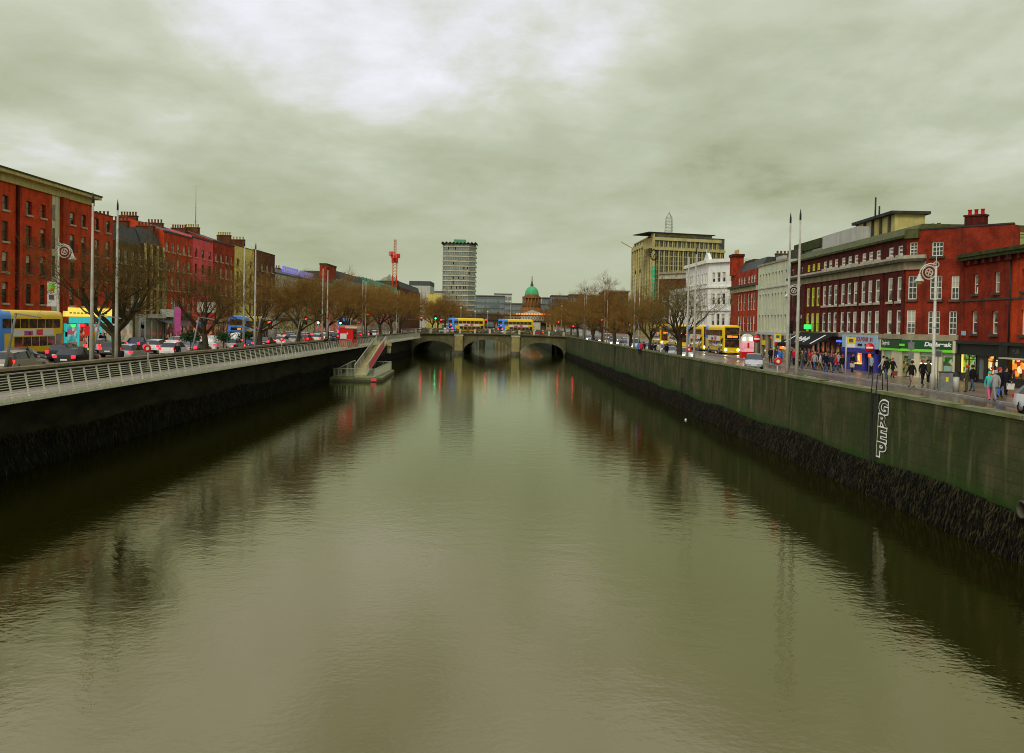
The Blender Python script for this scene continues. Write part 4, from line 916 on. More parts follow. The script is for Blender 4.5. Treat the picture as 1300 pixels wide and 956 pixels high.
q = MB(); fr.box(q, u0 + .1, u0 + .4, .0, .3, 4.62, 6.78, 'cream_pale'); q.build('pilaster', rA); q = MB(); fr.box(q, u0 + 2.3, u1, .0, .3, 4.62, 6.78, 'cream_pale'); fr.box(q, u0 + .4, u0 + 2.3, .0, .2, 4.62, 5.1, 'cream_pale'); q.build('pilaster', rA)
q = MB(); fr.box(q, u0 + .42, u0 + 2.28, .0, .08, 5.1, 6.2, 'lit_green'); fr.box(q, u0 + .42, u0 + 2.28, .081, .12, 6.2, 6.78, 'pale_grey'); q.build('shop_window', rA)
q = MB(); u = fr.U(1031, 412); fr.box(q, u - .2, u + .25, .2, .85, 8.45, 8.95, 'green_sign'); q.build('hanging_sign', rA)
q = MB(); a = fr.U(1066, 428); fr.box(q, a, a + 1.3, .25, .35, 7.2, 7.4, 'blue_light'); b = fr.U(1013, 430); fr.box(q, b, b + 2.2, .25, .35, 7.3, 7.55, 'lit_red'); q.build('neon_sign', rA)
# canopy
def canopy():
    u0, u1 = fr.U(1015, 440), fr.U(1063, 440); r = thing('canopy', 'black fabric canopy with white markings over the crowded pavement', 'awning', tuple(fr.p((u0 + u1) / 2, 0, GL)))
    q = MB(); P = fr.p; th = .06
    A = [P(u0 + 1.5, .3, 8.1), P(u1 + 1, .3, 8.1), P(u1, 2.6, 6.75), P(u0, 2.6, 6.75)]
    q.raw([*A, *[a - Vector((0, 0, th)) for a in A]], [(0, 1, 2, 3), (7, 6, 5, 4), (2, 3, 7, 6), (0, 3, 7, 4), (1, 2, 6, 5)], 'canvas_black', False); q.build('fabric', r)
    q = MB(); fr.box(q, u0, u1, 2.58, 2.64, 6.45, 6.8, 'canvas_black'); q.build('valance', r)
    q = MB()
    def on(t, n, w, h):
        z = lambda n_: 8.1 - (n_ - .3) / 2.3 * 1.35 + .02; a = u0 + (u1 - u0) * t
        q.face([P(a, n, z(n)), P(a + w, n, z(n)), P(a + w, n + h, z(n + h)), P(a, n + h, z(n + h))], 'letters_white')
    on(.14, .7, .5, 1.6); on(.86, .7, .5, 1.6)
    for i in range(9): on(.34 + i * .036, 1.1 + .15 * (i % 3), .3, .75 - .2 * (i % 2))
    q.build('canopy_marks', r)
    for t in (.02, .5, .98):
        q = MB(); u = u0 + (u1 - u0) * t; q.tube([P(u, 2.55, GL + .12), P(u, 2.55, 6.6)], .05, 8, 'metal_grey'); q.build('post', r)
    q = MB(); fr.box(q, u0 + .6, u0 + 1.7, 2.2, 2.4, 6.1, 6.35, 'dest'); fr.box(q, u0 + 2.0, u0 + 3.0, 2.2, 2.4, 6.1, 6.3, 'dest'); q.build('heater', r)
canopy()
# tall wall facing up river, with the large shop sign
frB = Fr(P1, (P1[0] + 5.35, P1[1] - 5.35 * 1.2)); ops = []
def tr(fr, x0, x1, y0, y1, st):
    u0, _ = fr.uz(x0, (y0 + y1) / 2); u1, _ = fr.uz(x1, (y0 + y1) / 2); xm = (x0 + x1) / 2; return (u0, u1, fr.uz(xm, y1)[1], fr.uz(xm, y0)[1], st)
G = dict(frame='frame_white', glass='glass', nv=1, nh=3, fw=.07, sill='stone_dark')
G3 = dict(G, nv=2)
ops = [tr(frB, 1155, 1164.6, 307.6, 325, G), tr(frB, 1183.2, 1197.5, 307, 325, dict(G3, nh=2)), tr(frB, 1152.8, 1164, 350, 380, G), tr(frB, 1180.5, 1195.7, 350, 380, G3), tr(frB, 1207.6, 1217.5, 350, 380, G), tr(frB, 1150.8, 1162, 393.5, 423.5, dict(G, sill=None)), tr(frB, 1178, 1193, 395, 424.5, dict(G3, sill=None)), tr(frB, 1204.5, 1214.5, 395, 425, dict(G, sill=None))]
rB, roB = bld('tall dark red brick wall building with white sash windows above the green shop', frB, 1.4, 16.85, 'brick_near', ops, roof='flat', rmat='roof_felt', parapet=.2, wdepth=.14)
uc = frB.U(1176, 335); q = MB(); frB.box(q, -.05, uc, 0, .55, 14.25, 14.5, 'stone_dark'); frB.box(q, -.05, uc, 0, .14, 13.6, 14.25, 'stone'); frB.box(q, -.05, uc, 0, .3, 14.5, 14.8, 'stone_light'); q.build('cornice', rB)
q = MB(); frB.box(q, -.05, frB.U(1217, 430), 0, .22, 7.72, 8.2, 'stone'); q.build('sill_band', rB)
q = MB(); frB.box(q, -.05, frB.U(1168, 300), -.3, .35, 16.2, 16.9, 'slate_green'); q.build('parapet_capping', rB)
chimney(roB, frB, frB.Un(1239, -1, 288), -1.0, 1.5, .8, 16.8, 17.75, 3, 'brick_dark', 'red_pots', .45)
for i in range(3): pass
chimney(roB, frB, .7, -3.0, 1.6, .6, 16.6, 17.2, 3, 'brick_dark', 'red_pots', .35)
e = frB.U(1213, 438); q = MB(); frB.box(q, -.08, e, .0, .42, 6.98, 7.72, 'dark_green'); frB.box(q, -.08, e, .0, .44, 6.78, 6.98, 'lime'); frB.box(q, e, e + .22, 0, .5, 6.75, 7.72, 'cream_pale'); q.build('shop_fascia', rB)
a, b = frB.U(1176.6, 437), frB.U(1211.5, 437); text_mesh(rB, 'sign_lettering', 'Daybreak', frB.p(a, .42, 7.13), frB.u, vv, .46, b - a, 'letters_white', .012, .035, shear=.2)
q = MB(); a = frB.U(1145, 436); frB.box(q, a, a + .45, .42, .44, 7.2, 7.38, 'lime'); q.build('sign_mark', rB)
for i, (a, b) in enumerate(((1141, 1146.8), (1158.4, 1169.3), (1186.9, 1197.7), (1211.5, 1214))):
    q = MB(); a, b = max(-.05, frB.U(a, 460)), frB.U(b, 460); frB.box(q, a, b, 0, .3, 4.62, 6.78, 'cream_pale'); q.build('pilaster', rB)
for i, (a, b, k) in enumerate(((1147, 1158.2, 'lit_shop'), (1169.5, 1186.7, 'lit_shop'), (1197.9, 1211.3, 'lit_green'))):
    a, b = frB.U(a, 460), frB.U(b, 460); q = MB(); frB.box(q, a, b, 0, .05, 4.62 if i == 0 else 5.0, 6.4, k); frB.box(q, a, b, .0, .1, 6.4, 6.78, 'pale_grey')
    if i: frB.box(q, a, b, 0, .2, 4.62, 5.0, 'cream_pale')
    if i == 2: frB.box(q, a + .05, b - .05, .055, .08, 5.05, 5.7, 'sea_panel')
    if i == 1: frB.box(q, a, b, .055, .08, 5.75, 5.84, 'lamp_white')
    q.build('shop_window', rB)
# near bright red house with black shops
frC = Fr(P2, (35.35, 44)); ops = []
S = dict(frame='frame_white', glass='glass_blind', nv=0, nh=1, fw=.09, sill='stone_dark')
for x0, x1, y0, y1 in ((1235.5, 1241.7, 348.5, 373), (1262, 1269, 345.5, 371.5), (1232.8, 1240.2, 395, 423.5), (1258.5, 1266.4, 395, 424)): ops.append(tr(frC, x0, x1, y0, y1, S))
ud = frC.U(1282.5, 400)
z_hi = ops[0][2:4]; z_lo = ops[2][2:4]
rC, roC = bld('two storey orange red brick house over black shopfronts at the right', Fr(P2, tuple(frC.p(ud, 0, 0))[:2]), 9, 14.1, 'brick_near', ops, roof='flat', rmat='cornice_green', parapet=-.1)
ff = Fr(tuple(frC.p(ud + .02, 0, 0))[:2], (35.35, 44))
ops = [(u, u + .95, a, b, S) for u in (ff.U(1297.4, 360), ff.U(1297.4, 360) + 3.1, ff.U(1297.4, 360) + 6.2) for a, b in (z_hi, z_lo)]
rC2, roC2 = bld('brighter red brick house cut by the right edge of the view', ff, 9, 14.1, 'brick_bright', ops, roof='flat', rmat='cornice_green', parapet=-.1)
def corn(f, r, L):
    q = MB(); f.box(q, -.05, L, -.3, .5, 14.1, 14.35, 'cornice_green'); f.box(q, -.05, L, -.1, .62, 14.35, 14.62, 'cornice_green'); f.box(q, -.05, L, 0, .2, 13.75, 14.1, 'brick_dark'); q.build('cornice', r)
    q = MB(); i = .3
    while i < L: f.box(q, i, i + .3, .2, .42, 13.72, 14.08, 'brick_dark'); i += 1.15
    q.build('corbels', r)
    q = MB(); f.box(q, 0, L, 0, .07, 10.9, 11.05, 'stone_dark'); q.build('string_course', r)
corn(Fr(P2, tuple(frC.p(ud, 0, 0))[:2]), rC, ud - .01); corn(ff, rC2, ff.L)
for px in (1219.5, 1283.5): q = MB(); u = frC.U(px, 400); q.tube([frC.p(u, .12, 7.8), frC.p(u, .12, 14.0)], .07, 8, 'metal_dark'); q.build('downpipe', rC)
def shopC(r, f, x0, x1, nm):
    a, b = f.U(x0, 440), f.U(x1, 440); q = MB(); f.box(q, a, b, 0, .5, 7.55, 7.8, 'black_paint'); f.box(q, a, b, 0, .32, 6.7, 7.55, 'charcoal'); q.build('shop_fascia', r); return a, b
a, b = shopC(rC, frC, 1217.5, 1282, '')
def pilC(px0, px1, r=rC): q = MB(); frC.box(q, frC.U(px0, 460), frC.U(px1, 460), 0, .42, 4.62, 7.6, 'black_paint'); q.build('pilaster', r)
pilC(1217, 1222.3); pilC(1274.5, 1282.3)
def winC(x0, x1, k, r=rC, z0=5.25, f=None, bars=1):
    f = f or frC; a, b = f.U(x0, 460), f.U(x1, 460); q = MB(); f.box(q, a, b, 0, .06, z0, 6.7, k); f.box(q, a, b, 0, .3, 4.62, z0, 'black_paint')
    for i in range(bars + 2): c = a + (b - a) * i / (bars + 1); f.box(q, c - .04, c + .04, .061, .14, z0, 6.7, 'black_paint')
    f.box(q, a, b, .061, .13, 6.3, 6.36, 'black_paint'); q.build('shop_window', r)
winC(1223, 1241, 'lit_green'); winC(1255.5, 1274, 'lit_warm', z0=5.1)
q = MB(); u = frC.U(1223.3, 460); frC.box(q, u, u + .28, .14, .18, 4.9, 6.7, 'shop_yellow'); q.build('yellow_frame', rC)
q = MB(); a, b = frC.U(1241.3, 460), frC.U(1255.3, 460); frC.box(q, a, b, 0, .1, 4.62, 6.7, 'black_paint'); frC.box(q, (a + b) / 2 - .3, (a + b) / 2 + .3, .101, .13, 4.9, 6.4, 'glass_sky'); q.build('door', rC)
q = MB(); u = frC.U(1219, 422); frC.box(q, u, u + 1.0, .02, .06, 8.2, 8.55, 'sky_panel'); q.build('street_plaque', rC)
q = MB(); ff.box(q, 0, 12, 0, .5, 7.55, 7.8, 'black_paint'); ff.box(q, 0, 12, 0, .32, 6.7, 7.55, 'charcoal'); ff.box(q, .5, 12, .3, 1.0, 6.62, 6.7, 'cream_pale'); q.build('shop_fascia', rC2)
text_mesh(rC2, 'sign_lettering', 'MUR', ff.p(ff.U(1291, 440), .33, 7.0), ff.u, vv, .34, 1.0, 'letters_dim', .01)
q = MB(); ff.box(q, 0, .55, 0, .42, 4.62, 7.6, 'black_paint'); ff.box(q, 4.5, 5, 0, .42, 4.62, 7.6, 'black_paint'); q.build('pilaster', rC2)
for a in (.6, 5.05): q = MB(); ff.box(q, a, a + 3.9, 0, .06, 5.25, 6.62, 'lit_warm'); ff.box(q, a, a + 3.9, 0, .3, 4.62, 5.25, 'black_paint'); ff.box(q, a + 1.9, a + 2, .061, .14, 5.25, 6.62, 'black_paint'); q.build('shop_window', rC2)
q = MB(); u, z = frC.uz(1239.6, 370); frC.box(q, u - .15, u + .12, -.17, -.165, z - .1, z + .35, 'lamp_warm'); q.build('lit_pane', rC)
q = MB(); u, z = frB.uz(1211, 377); frB.box(q, u - .3, u + .2, -.125, -.12, z - .12, z + .1, 'lamp_warm'); q.build('lit_pane', rB)
# pale gable and glass pyramid behind the near house
fr2 = Fr((38.6, 74.5), (50, 74.5)); r, ro = bld('pale green rendered gable with red pots behind the near red house', fr2, 6, 16.3, 'yellow_render', [], roof='flat', rmat='stone')
chimney(ro, fr2, 5.4, -.5, 5.4, .6, 16.3, 16.6, 6, 'yellow_render', 'red_pots', .28)
q = MB(); q.raw([(38.2, 66.4, 14.7), (42.5, 66.4, 14.7), (42.5, 70, 14.7), (38.2, 70, 14.7), (40.2, 68, 15.95)], [(0, 1, 4), (1, 2, 4), (2, 3, 4), (3, 0, 4)], 'white_paint', False); o = q.build('roof_light', loc=(42, 68, 14.2)); tag(o, 'white pyramid roof light behind the near red parapet', 'roof light')
# --- beige building
frG = RF(961, 1000.5, 418); cols = [964.2, 967.9, 971.5, 975.0, 979.7, 983.7, 987.6, 991.3, 996.6]
ops = opsx(frG, cols, 400, [(14.4, 15.75), (11.1, 13.0), (8.3, 10.2)], .72, dict(frame='frame_dark', glass='glass', nv=0, nh=1, fw=.06))
rG, roG = bld('pale green rendered building with tall narrow dark windows and pillared base', frG, 12, 17.0, 'pale_green', ops, roof='flat', rmat='roof_felt', cornice=[(13.9, .12, 13.75, 'pale_grey'), (7.95, .25, 7.6, 'pale_grey'), (17.15, .15, 16.9, 'stone')], wdepth=.3)
for i in range(6): q = MB(); u = .2 + i * (frG.L - .9) / 5; frG.box(q, u, u + .5, 0, .3, GL + .12, 7.6, 'stone'); q.build('pillar', rG)
q = MB(); frG.box(q, .2, frG.L - .2, .0, .05, GL + .12, 7.6, 'glass'); frG.box(q, 3, 5, .06, .2, 6.2, 6.8, 'yellow_panel'); frG.box(q, 9, 10.5, .06, .1, 6.3, 6.9, 'red_panel'); q.build('shop_window', rG)
q = MB(); frG.box(q, 1, 5, -4, -2, 17, 18.2, 'pale_grey'); frG.box(q, 5.5, 9, -5, -2.4, 17, 18.7, 'stone_dark'); q.build('plant_room', roG)
chimney(roG, frG, 1.2, -3, .6, 2, 17, 18.6, 4, 'stone_dark', 'orange_pots', .35)
# --- red building with stone cornice and chimney stack
frR = RF(927, 960.5, 416); cols = [937.5, 940.8, 944.3, 949.8, 953.4, 956.8]
ops = opsx(frR, cols, 400, [(14.9, 16.0), (11.0, 13.4), (8.0, 10.2)], 1.0, dict(CW, fw=.1, glass='glass'))
rR, roR = bld('bright red brick building with dark stone cornice and corner chimney stack', frR, 12, 16.8, 'brick_red', ops, roof='mansard', rmat='slate', rh=1.6, cornice=[(14.75, .6, 14.4, 'stone_dark'), (14.4, .2, 13.75, 'stone_light'), (7.9, .3, 7.4, 'stone')], wdepth=.14)
q = MB(); frR.box(q, .3, 2.9, -1.2, .35, 16.5, 19.4, 'brick_red'); frR.box(q, .1, 3.1, -1.3, .5, 19.4, 19.8, 'brick_dark'); ch = q.build('chimney', roR)
q = MB()
for i in range(4): q.lathe(frR.p(.6 + i * .65, -.4, 19.8), [(.16, 0), (.13, .6), (.18, .7), (.1, .7)], 8, 'buff_pots')
q.build('chimney_pots', roR)
q = MB(); frR.box(q, 4, 9, -3.2, -1.6, 16.8, 18.3, 'stone'); frR.box(q, 3.6, 9.4, -3.6, -1.2, 18.3, 18.6, 'cornice_green'); q.build('dormer', roR)
shopfront(rR, frR, .2, frR.L - .2, GL + .12, 7.4, 'stone', 'glass', 'brick_dark', 4)
# --- white corner building
frW = Fr((33.9, 178), (34.4, 160)); frW2 = Fr((34.4, 160), (38.8, 153.4))
rw = [(16.3, 18.0), (12.4, 14.3), (8.6, 10.8)]
ops = [(u, u + 1.0, a, b, dict(frame='frame_white', glass='glass', nv=0, sill='white_paint')) for u in (1.2, 3.2, 5.2, 8.0, 10.0, 12.8, 14.8, 16.2) for a, b in rw]
rW, roW = bld('tall white stucco corner building with ornate cornices', frW, 10, 20.2, 'white_paint', ops, roof='flat', rmat='slate', cornice=[(20.3, .5, 19.7, 'white_paint'), (15.6, .25, 15.3, 'white_paint'), (11.6, .25, 11.3, 'white_paint'), (7.6, .3, 7.2, 'white_paint')], wdepth=.2)
ops = [(u, u + .75, a, b, dict(frame='frame_white', glass='glass', nv=0)) for u in (.9, 2.1, 3.3, 5.0, 6.2) for a, b in rw]
mb = MB(); wall_grid(mb, frW2, 0, frW2.L, GL, 20.2, [o[:4] for o in ops], 'white_paint', .22); shell(mb, frW2, 0, frW2.L, GL, 20.2, 5, 'white_paint'); mb.build('wall', rW)
for o in ops: window(rW, frW2, *o[:4], frame='frame_white', glass='glass', nv=0)
for z0_, z1_, p_ in ((19.7, 20.3, .5), (15.3, 15.6, .25), (11.3, 11.6, .25), (7.2, 7.6, .3)): q = MB(); frW2.box(q, -.1, frW2.L, 0, p_, z0_, z1_, 'white_paint'); q.build('cornice', rW)
q = MB(); c = frW.p(frW.L - 1.2, .1, 20.3); q.raw([c + frW.u * a + frW.n * b + Vector((0, 0, z)) for b in (0, -.5) for a, z in ((-2, 0), (2, 0), (.4, 1.3), (.4, 2.0), (-.4, 2.0), (-.4, 1.3))], [(0, 1, 2, 3, 4, 5), (11, 10, 9, 8, 7, 6), (0, 1, 7, 6), (1, 2, 8, 7), (5, 0, 6, 11), (3, 4, 10, 9)], 'white_paint', False); q.build('pediment', roW)
# brown block behind
fr3 = Fr((34.6, 215), (43.5, 204)); bld('red brick block with grey stone top storey behind the white corner', fr3, 10, 19.4, 'brick_brown', [(1 + i * 3, 2.6 + i * 3, a, b, dict(glass='glass')) for i in range(4) for a, b in ((13, 15.5), (9, 11.5))], roof='flat', rmat='slate', cornice=[(21.2, .4, 20.7, 'stone'), (20.7, .05, 19.4, 'stone_light')])
fr3 = Fr((33.8, 196), (34.2, 180)); bld('low white stucco house left of the tall white corner building', fr3, 9, 16.2, 'white_paint', [(1 + i * 2.5, 2.1 + i * 2.5, a, b, dict(glass='glass', nv=0)) for i in range(6) for a, b in ((12.6, 14.4), (8.8, 10.8))], roof='flat', rmat='slate')
# ---------------- tall ochre office block with clock
def office():
    c0 = (46.4, 300); fa = Fr((44.9, 345), c0); fb = Fr(c0, (71.6, 308)); Z = 38.4
    r = thing('office_tower', 'tall ochre concrete office block with vertical green letters and a clock', 'building', (46.4, 300, GL))
    q = MB()
    for f, a, b in ((fa, 0, fa.L), (fb, 0, fb.L)): f.box(q, a, b, -.6, -.3, GL, Z, 'glass')
    c1 = fb.p(fb.L, 0, 0); q.box(46.5, 70.5, 309, 344, GL, Z - .2, 'ochre_concrete'); q.build('wall', r)
    # corner pier
    uP = fb.U(830, 330); q = MB(); fb.box(q, -.4, uP, -.8, .35, GL, 38.9, 'ochre_concrete'); q.build('corner_pier', r)
    def grid(f, u0, u1, n, rows, tw, zt, k='mullion'):
        for i in range(n):
            q = MB(); a = u0 + (u1 - u0) * i / n; b = u0 + (u1 - u0) * (i + 1) / n
            f.box(q, a, a + tw, -.3, .25, GL, zt, 'ochre_concrete')
            for (z, h) in rows: f.box(q, a + tw, b, -.29, -.15, z, z + h, 'mullion')
            m_ = (a + tw + b) / 2; f.box(q, m_ - .05, m_ + .05, -.29, -.1, GL, zt, 'mullion'); q.build('window_bay', r)
    rws = [(GL + 1.5 * k_, .1 if k_ % 2 else .22) for k_ in range(1, 21)]
    grid(fb, uP, fb.L, 15, rws, .3, 33.6); grid(fa, .3, fa.L - .4, 9, rws, .45, 36.2)
    q = MB(); fb.box(q, uP, fb.L, -.5, .5, 33.6, 34.4, 'ochre_concrete'); q.build('band', r)
    for i in range(15):
        q = MB(); a = uP + (fb.L - 1.6 - uP) * i / 15; b = uP + (fb.L - 1.6 - uP) * (i + 1) / 15; fb.box(q, a + .35, b - .1, -.3, -.2, 34.4, 36.8, 'glass'); fb.box(q, a, a + .35, -.3, .1, 34.4, 36.8, 'ochre_concrete'); m_ = (a + b) / 2; fb.box(q, m_, m_ + .12, -.19, -.1, 34.4, 36.8, 'mullion'); q.build('window_bay', r)
    q = MB(); fb.box(q, uP, fb.L - 1.6, -.5, .45, 36.8, 37.8, 'ochre_concrete'); fb.box(q, uP, fb.L - 4.5, -2.5, -.8, 37.8, 39.2, 'ochre_concrete'); fb.box(q, .4, fb.L - 1.6, -9, -.4, 34.4, 37.7, 'ochre_concrete'); fa.box(q, 0, fa.L, -.5, .2, 36.2, 37.4, 'ochre_concrete'); q.build('parapet', r)
    q = MB(); fb.box(q, -2.2, fb.L - 4, -12, .5, 39.2, 39.45, 'roof_felt'); ro = q.build('roof', r)
    q = MB()
    for i in range(7): fa.box(q, 5 + i * 5.5, 5.4 + i * 5.5, -1, .0, 37.4, 38.7, 'ochre_concrete')
    fa.box(q, 4, fa.L - 2, -1.1, .1, 38.7, 39.0, 'ochre_concrete'); q.build('pergola', ro)
    q = MB(); x, y, z = *tuple(fb.p(fb.U(858, 288), -5, 0))[:2], 39.6; H = 5.4
    for sx in (-1, 1):
        for sy in (-1, 1): q.bar((x + sx * 1.2, y + sy * 1.2, z), (x + sx * .9, y + sy * .9, z + H), .16, .16, 'mast_metal')
    for k_ in range(6):
        zz = z + k_ * H / 5; w_ = 1.2 - .3 * k_ / 5
        for sx in (-1, 1): q.bar((x - w_, y + sx * w_, zz), (x + w_, y + sx * w_, zz), .1, .1, 'mast_metal'); q.bar((x + sx * w_, y - w_, zz), (x + sx * w_, y + w_, zz), .1, .1, 'mast_metal'); 
        if k_ < 5: q.bar((x - w_, y - w_, zz), (x + w_, y - w_, zz + H / 5), .08, .08, 'mast_metal'); q.bar((x + w_, y - w_, zz), (x - w_, y - w_, zz + H / 5), .08, .08, 'mast_metal')
    for sx in (-1, 1):
        for sy in (-1, 1): q.bar((x + sx * .9, y + sy * .9, z + H), (x, y, z + H + 1.9), .14, .14, 'mast_metal')
    q.tube([(x, y, z + H + 1.4), (x, y, z + H + 2.6)], .06, 5, 'mast_metal'); q.build('lattice_mast', ro)
    cl = fb.U(825, 310); q = MB(); zc = 31.9; P = fb.p
    for i in range(24):
        a0, a1 = 2 * PI * i / 24, 2 * PI * (i + 1) / 24; ri, rr = 1.25, 1.5; fb_ = lambda a, r_: P(uP / 2 - .2 + r_ * math.cos(a), .42, zc + 1.25 * r_ * math.sin(a))
        q.face([fb_(a0, ri), fb_(a0, rr), fb_(a1, rr), fb_(a1, ri)], 'ink')
        if i % 2 == 0: q.face([fb_(a0 - .1, .95), fb_(a0 - .1, 1.25), fb_(a0 + .1, 1.25), fb_(a0 + .1, .95)], 'ink')
    for a, l in ((.6, .9), (-1.9, .7)): q.bar(fb_(a, 0), fb_(a, l), .12, .16, 'ink')
    q.build('clock', r)
    zt = 28.4
    for i, ch in enumerate('HEINEKEN'):
        text_mesh(r, 'sign_letter', ch, P(uP / 2 - .75, .36, zt - (i + 1) * 1.42 + .3), fb.u, vv, 1.05, 1.1, 'green_letters', .02, .05)
    # cradle jib on the roof edge
    q = MB(); a = Vector(fa.p(2, .2, 37.6)); q.bar(a, a + Vector((-4.6, -2, 2.2)), .25, .25, 'cream'); q.bar(a, a + Vector((3, 2, 0)), .5, .5, 'cream'); q.build('roof_jib', ro)
office()
# --- tall tower beyond the bridge
def tower():
    xc, D = XatD(581, 520), 525; w, dp, z1 = 16.2, 14.0, 51.5; x0 = XatD(561, 520); x1 = XatD(594, 520); r = thing('tower_block', 'slim pale sixteen storey tower with banded windows beyond the bridge', 'tower', (xc, D, GL))
    n = 16; h = (z1 - 7) / n; X0, X1, Y0, Y1 = x0, x0 + 18.6, 518, 534
    def octo(mb, g, z0, z1_, k, c=1.6):
        P = [(X0 + c - g * .4, Y0 - g), (X1 - c + g * .4 - 2.2, Y0 - g), (X1 + g, Y0 + 3.2), (X1 + g, Y1 - c), (X1 - c, Y1 + g), (X0 + c, Y1 + g), (X0 - g, Y1 - c), (X0 - g, Y0 + c)]
        m_ = len(P); mb.raw([(x, y, z0) for x, y in P] + [(x, y, z1_) for x, y in P], [tuple(range(m_))[::-1], tuple(range(m_, 2 * m_))] + [(i, (i + 1) % m_, (i + 1) % m_ + m_, i + m_) for i in range(m_)], k, False)
    q = MB(); octo(q, 0, GL, z1, 'glass_sky'); q.build('glazing', r)
    for i in range(n + 1):
        q = MB(); z = 7 + i * h; octo(q, .35, z - .28, z + .28, 'pale_floor'); octo(q, .12, z + .28, z + .95, 'mosaic'); q.build('floor_band', r)
    for i in range(n):
        q = MB(); z = 7 + i * h; rr = random.Random(i)
        for j in range(14):
            x = X0 + 1.6 + (X1 - X0 - 4.6) * j / 14
            q.box(x, x + .14, Y0 - .1, Y0, z + .95, z + h - .28, 'pale_floor')
            if rr.random() < .1: q.box(x + .14, x + 1.0, Y0 - .05, Y0 - .01, z + .95, z + h - .28, 'frame_dark')
        q.build('window_band', r)
    q = MB(); zc = z1 + 1.9; N = 10
    for i in range(N):
        a, b = X0 - 1 + (X1 - X0 + 2) * i / N, X0 - 1 + (X1 - X0 + 2) * (i + 1) / N; m_ = (a + b) / 2
        for (p, s_, zp, zs) in ((a, m_, zc, zc + .9), (m_, b, zc + .9, zc)): q.raw([(p, Y0 - 1.5, zp), (s_, Y0 - 1.5, zs), (s_, Y1 + 1, zs), (p, Y1 + 1, zp), (p, Y0 - 1.5, zp - .3), (s_, Y0 - 1.5, zs - .3), (s_, Y1 + 1, zs - .3), (p, Y1 + 1, zp - .3)], [(0, 1, 2, 3), (7, 6, 5, 4), (0, 1, 5, 4), (2, 3, 7, 6)], 'canopy_roof', False)
    q.build('wavy_roof', r)
    q = MB(); q.box(X0 + 6, X1 - 6, Y0 + 4, Y1 - 4, z1, z1 + 4.4, 'copper_green'); q.box(X0 + 1, X1 - 2.5, Y0 + 1.5, Y1 - 1.5, z1, z1 + 1.8, 'glass_sky'); q.build('roof_house', r)
tower()
# --- domed customs building
def domed():
    x, y = XatD(675, 650), 655; r = thing('domed_hall', 'stone hall with orange brown drum and green copper dome in the distance', 'building', (x, y, GL))  # walls and drum in plain gold and orange-brown stone colours
    q = MB(); q.box(x - 26, x + 21, y, y + 40, GL, 14, 'stone_gold'); q.build('wall', r)
    q = MB()
    for i in range(18): t = x - 25 + i * 2.6; q.box(t, t + 1.1, y - .05, y, 6, 12, 'frame_dark')
    q.build('arcade', r)
    q = MB(); q.box(x - 26.5, x + 21.5, y - .6, y, 14, 15, 'stone_gold'); q.box(x - 8, x + 9, y - 1.5, y, GL, 15, 'stone_light'); q.raw([(x - 8.5, y - 1.5, 15), (x + 9.5, y - 1.5, 15), (x + .5, y - 1.5, 18.2), (x - 8.5, y + 3, 15), (x + 9.5, y + 3, 15), (x + .5, y + 3, 18.2)], [(0, 1, 2), (5, 4, 3), (0, 2, 5, 3), (2, 1, 4, 5)], 'stone_light', False); q.build('portico', r)
    q = MB(); q.lathe((x, y + 12, 14), [(8.2, 0), (8.2, 4.5), (7.4, 4.6), (7.4, 6), (5.4, 6.2), (5.4, 14)], 24, 'dome_stone', False)
    q.lathe((x, y + 12, 28), [(5.8, 0), (5.8, .7), (5.2, .8), (5.2, 1.6)], 24, 'dome_stone', False)
    for i in range(16): a = 2 * PI * i / 16; c, s_ = math.cos(a), math.sin(a); q.tube([(x + 6.4 * c, y + 12 + 6.4 * s_, 20), (x + 6.4 * c, y + 12 + 6.4 * s_, 27)], .42, 6, 'dome_stone')
    q.lathe((x, y + 12, 27), [(5.4, 0), (7, 0), (7, 1), (5.4, 1)], 24, 'dome_stone', False)
    q.build('drum', r)
    q = MB(); q.lathe((x, y + 12, 29.4), [(5.1, 0), (5.0, 1.6), (4.4, 3.4), (3.4, 4.9), (2, 5.9), (.9, 6.3)], 24, 'copper_dome'); q.build('dome', r)
    q = MB(); q.lathe((x, y + 12, 35.6), [(1.1, 0), (1.1, 1.6), (.6, 2), (.6, 3.4), (.35, 3.8), (.25, 7.5), (.05, 8)], 8, 'stone_dark'); q.build('statue_finial', r)
domed()
# orange festoon lamps by the railway bridge
def railway():
    y = 500; x0, x1 = XatD(590, y) - 2, XatD(740, y); r = thing('railway_bridge', 'dark lattice girder railway bridge crossing behind the stone bridge', 'bridge', ((x0 + x1) / 2, y, 0))
    q = MB(); q.box(x0, x1, y, y + 8, 9.0, 9.9, 'girder'); q.build('deck', r)
    for Y in (y, y + 8):
        q = MB(); q.box(x0, x1, Y - .15, Y + .15, 9.6, 10.1, 'girder'); q.box(x0, x1, Y - .15, Y + .15, 12.6, 13.0, 'girder'); n = 44
        for i in range(n): a = x0 + (x1 - x0) * i / n; b = x0 + (x1 - x0) * (i + 1) / n; q.bar((a, Y, 10), (b, Y, 12.7), .18, .12, 'girder'); q.bar((a, Y, 12.7), (b, Y, 10), .18, .12, 'girder')
        q.build('lattice_girder', r)
    for px in (612, 690): q = MB(); x = XatD(px, y); q.tube([(x, y + 4, -1), (x, y + 4, 9)], 1.6, 12, 'stone_dark'); q.build('pier', r)
    q = MB()
    for i in range(16): x = XatD(656, y) + i * 1.4; q.lathe((x, y - .4, 13.2), [(.05, 0), (.35, .2), (.35, .5), (.05, .7)], 6, 'amber_red')
    q.build('string_lights', r)
railway()
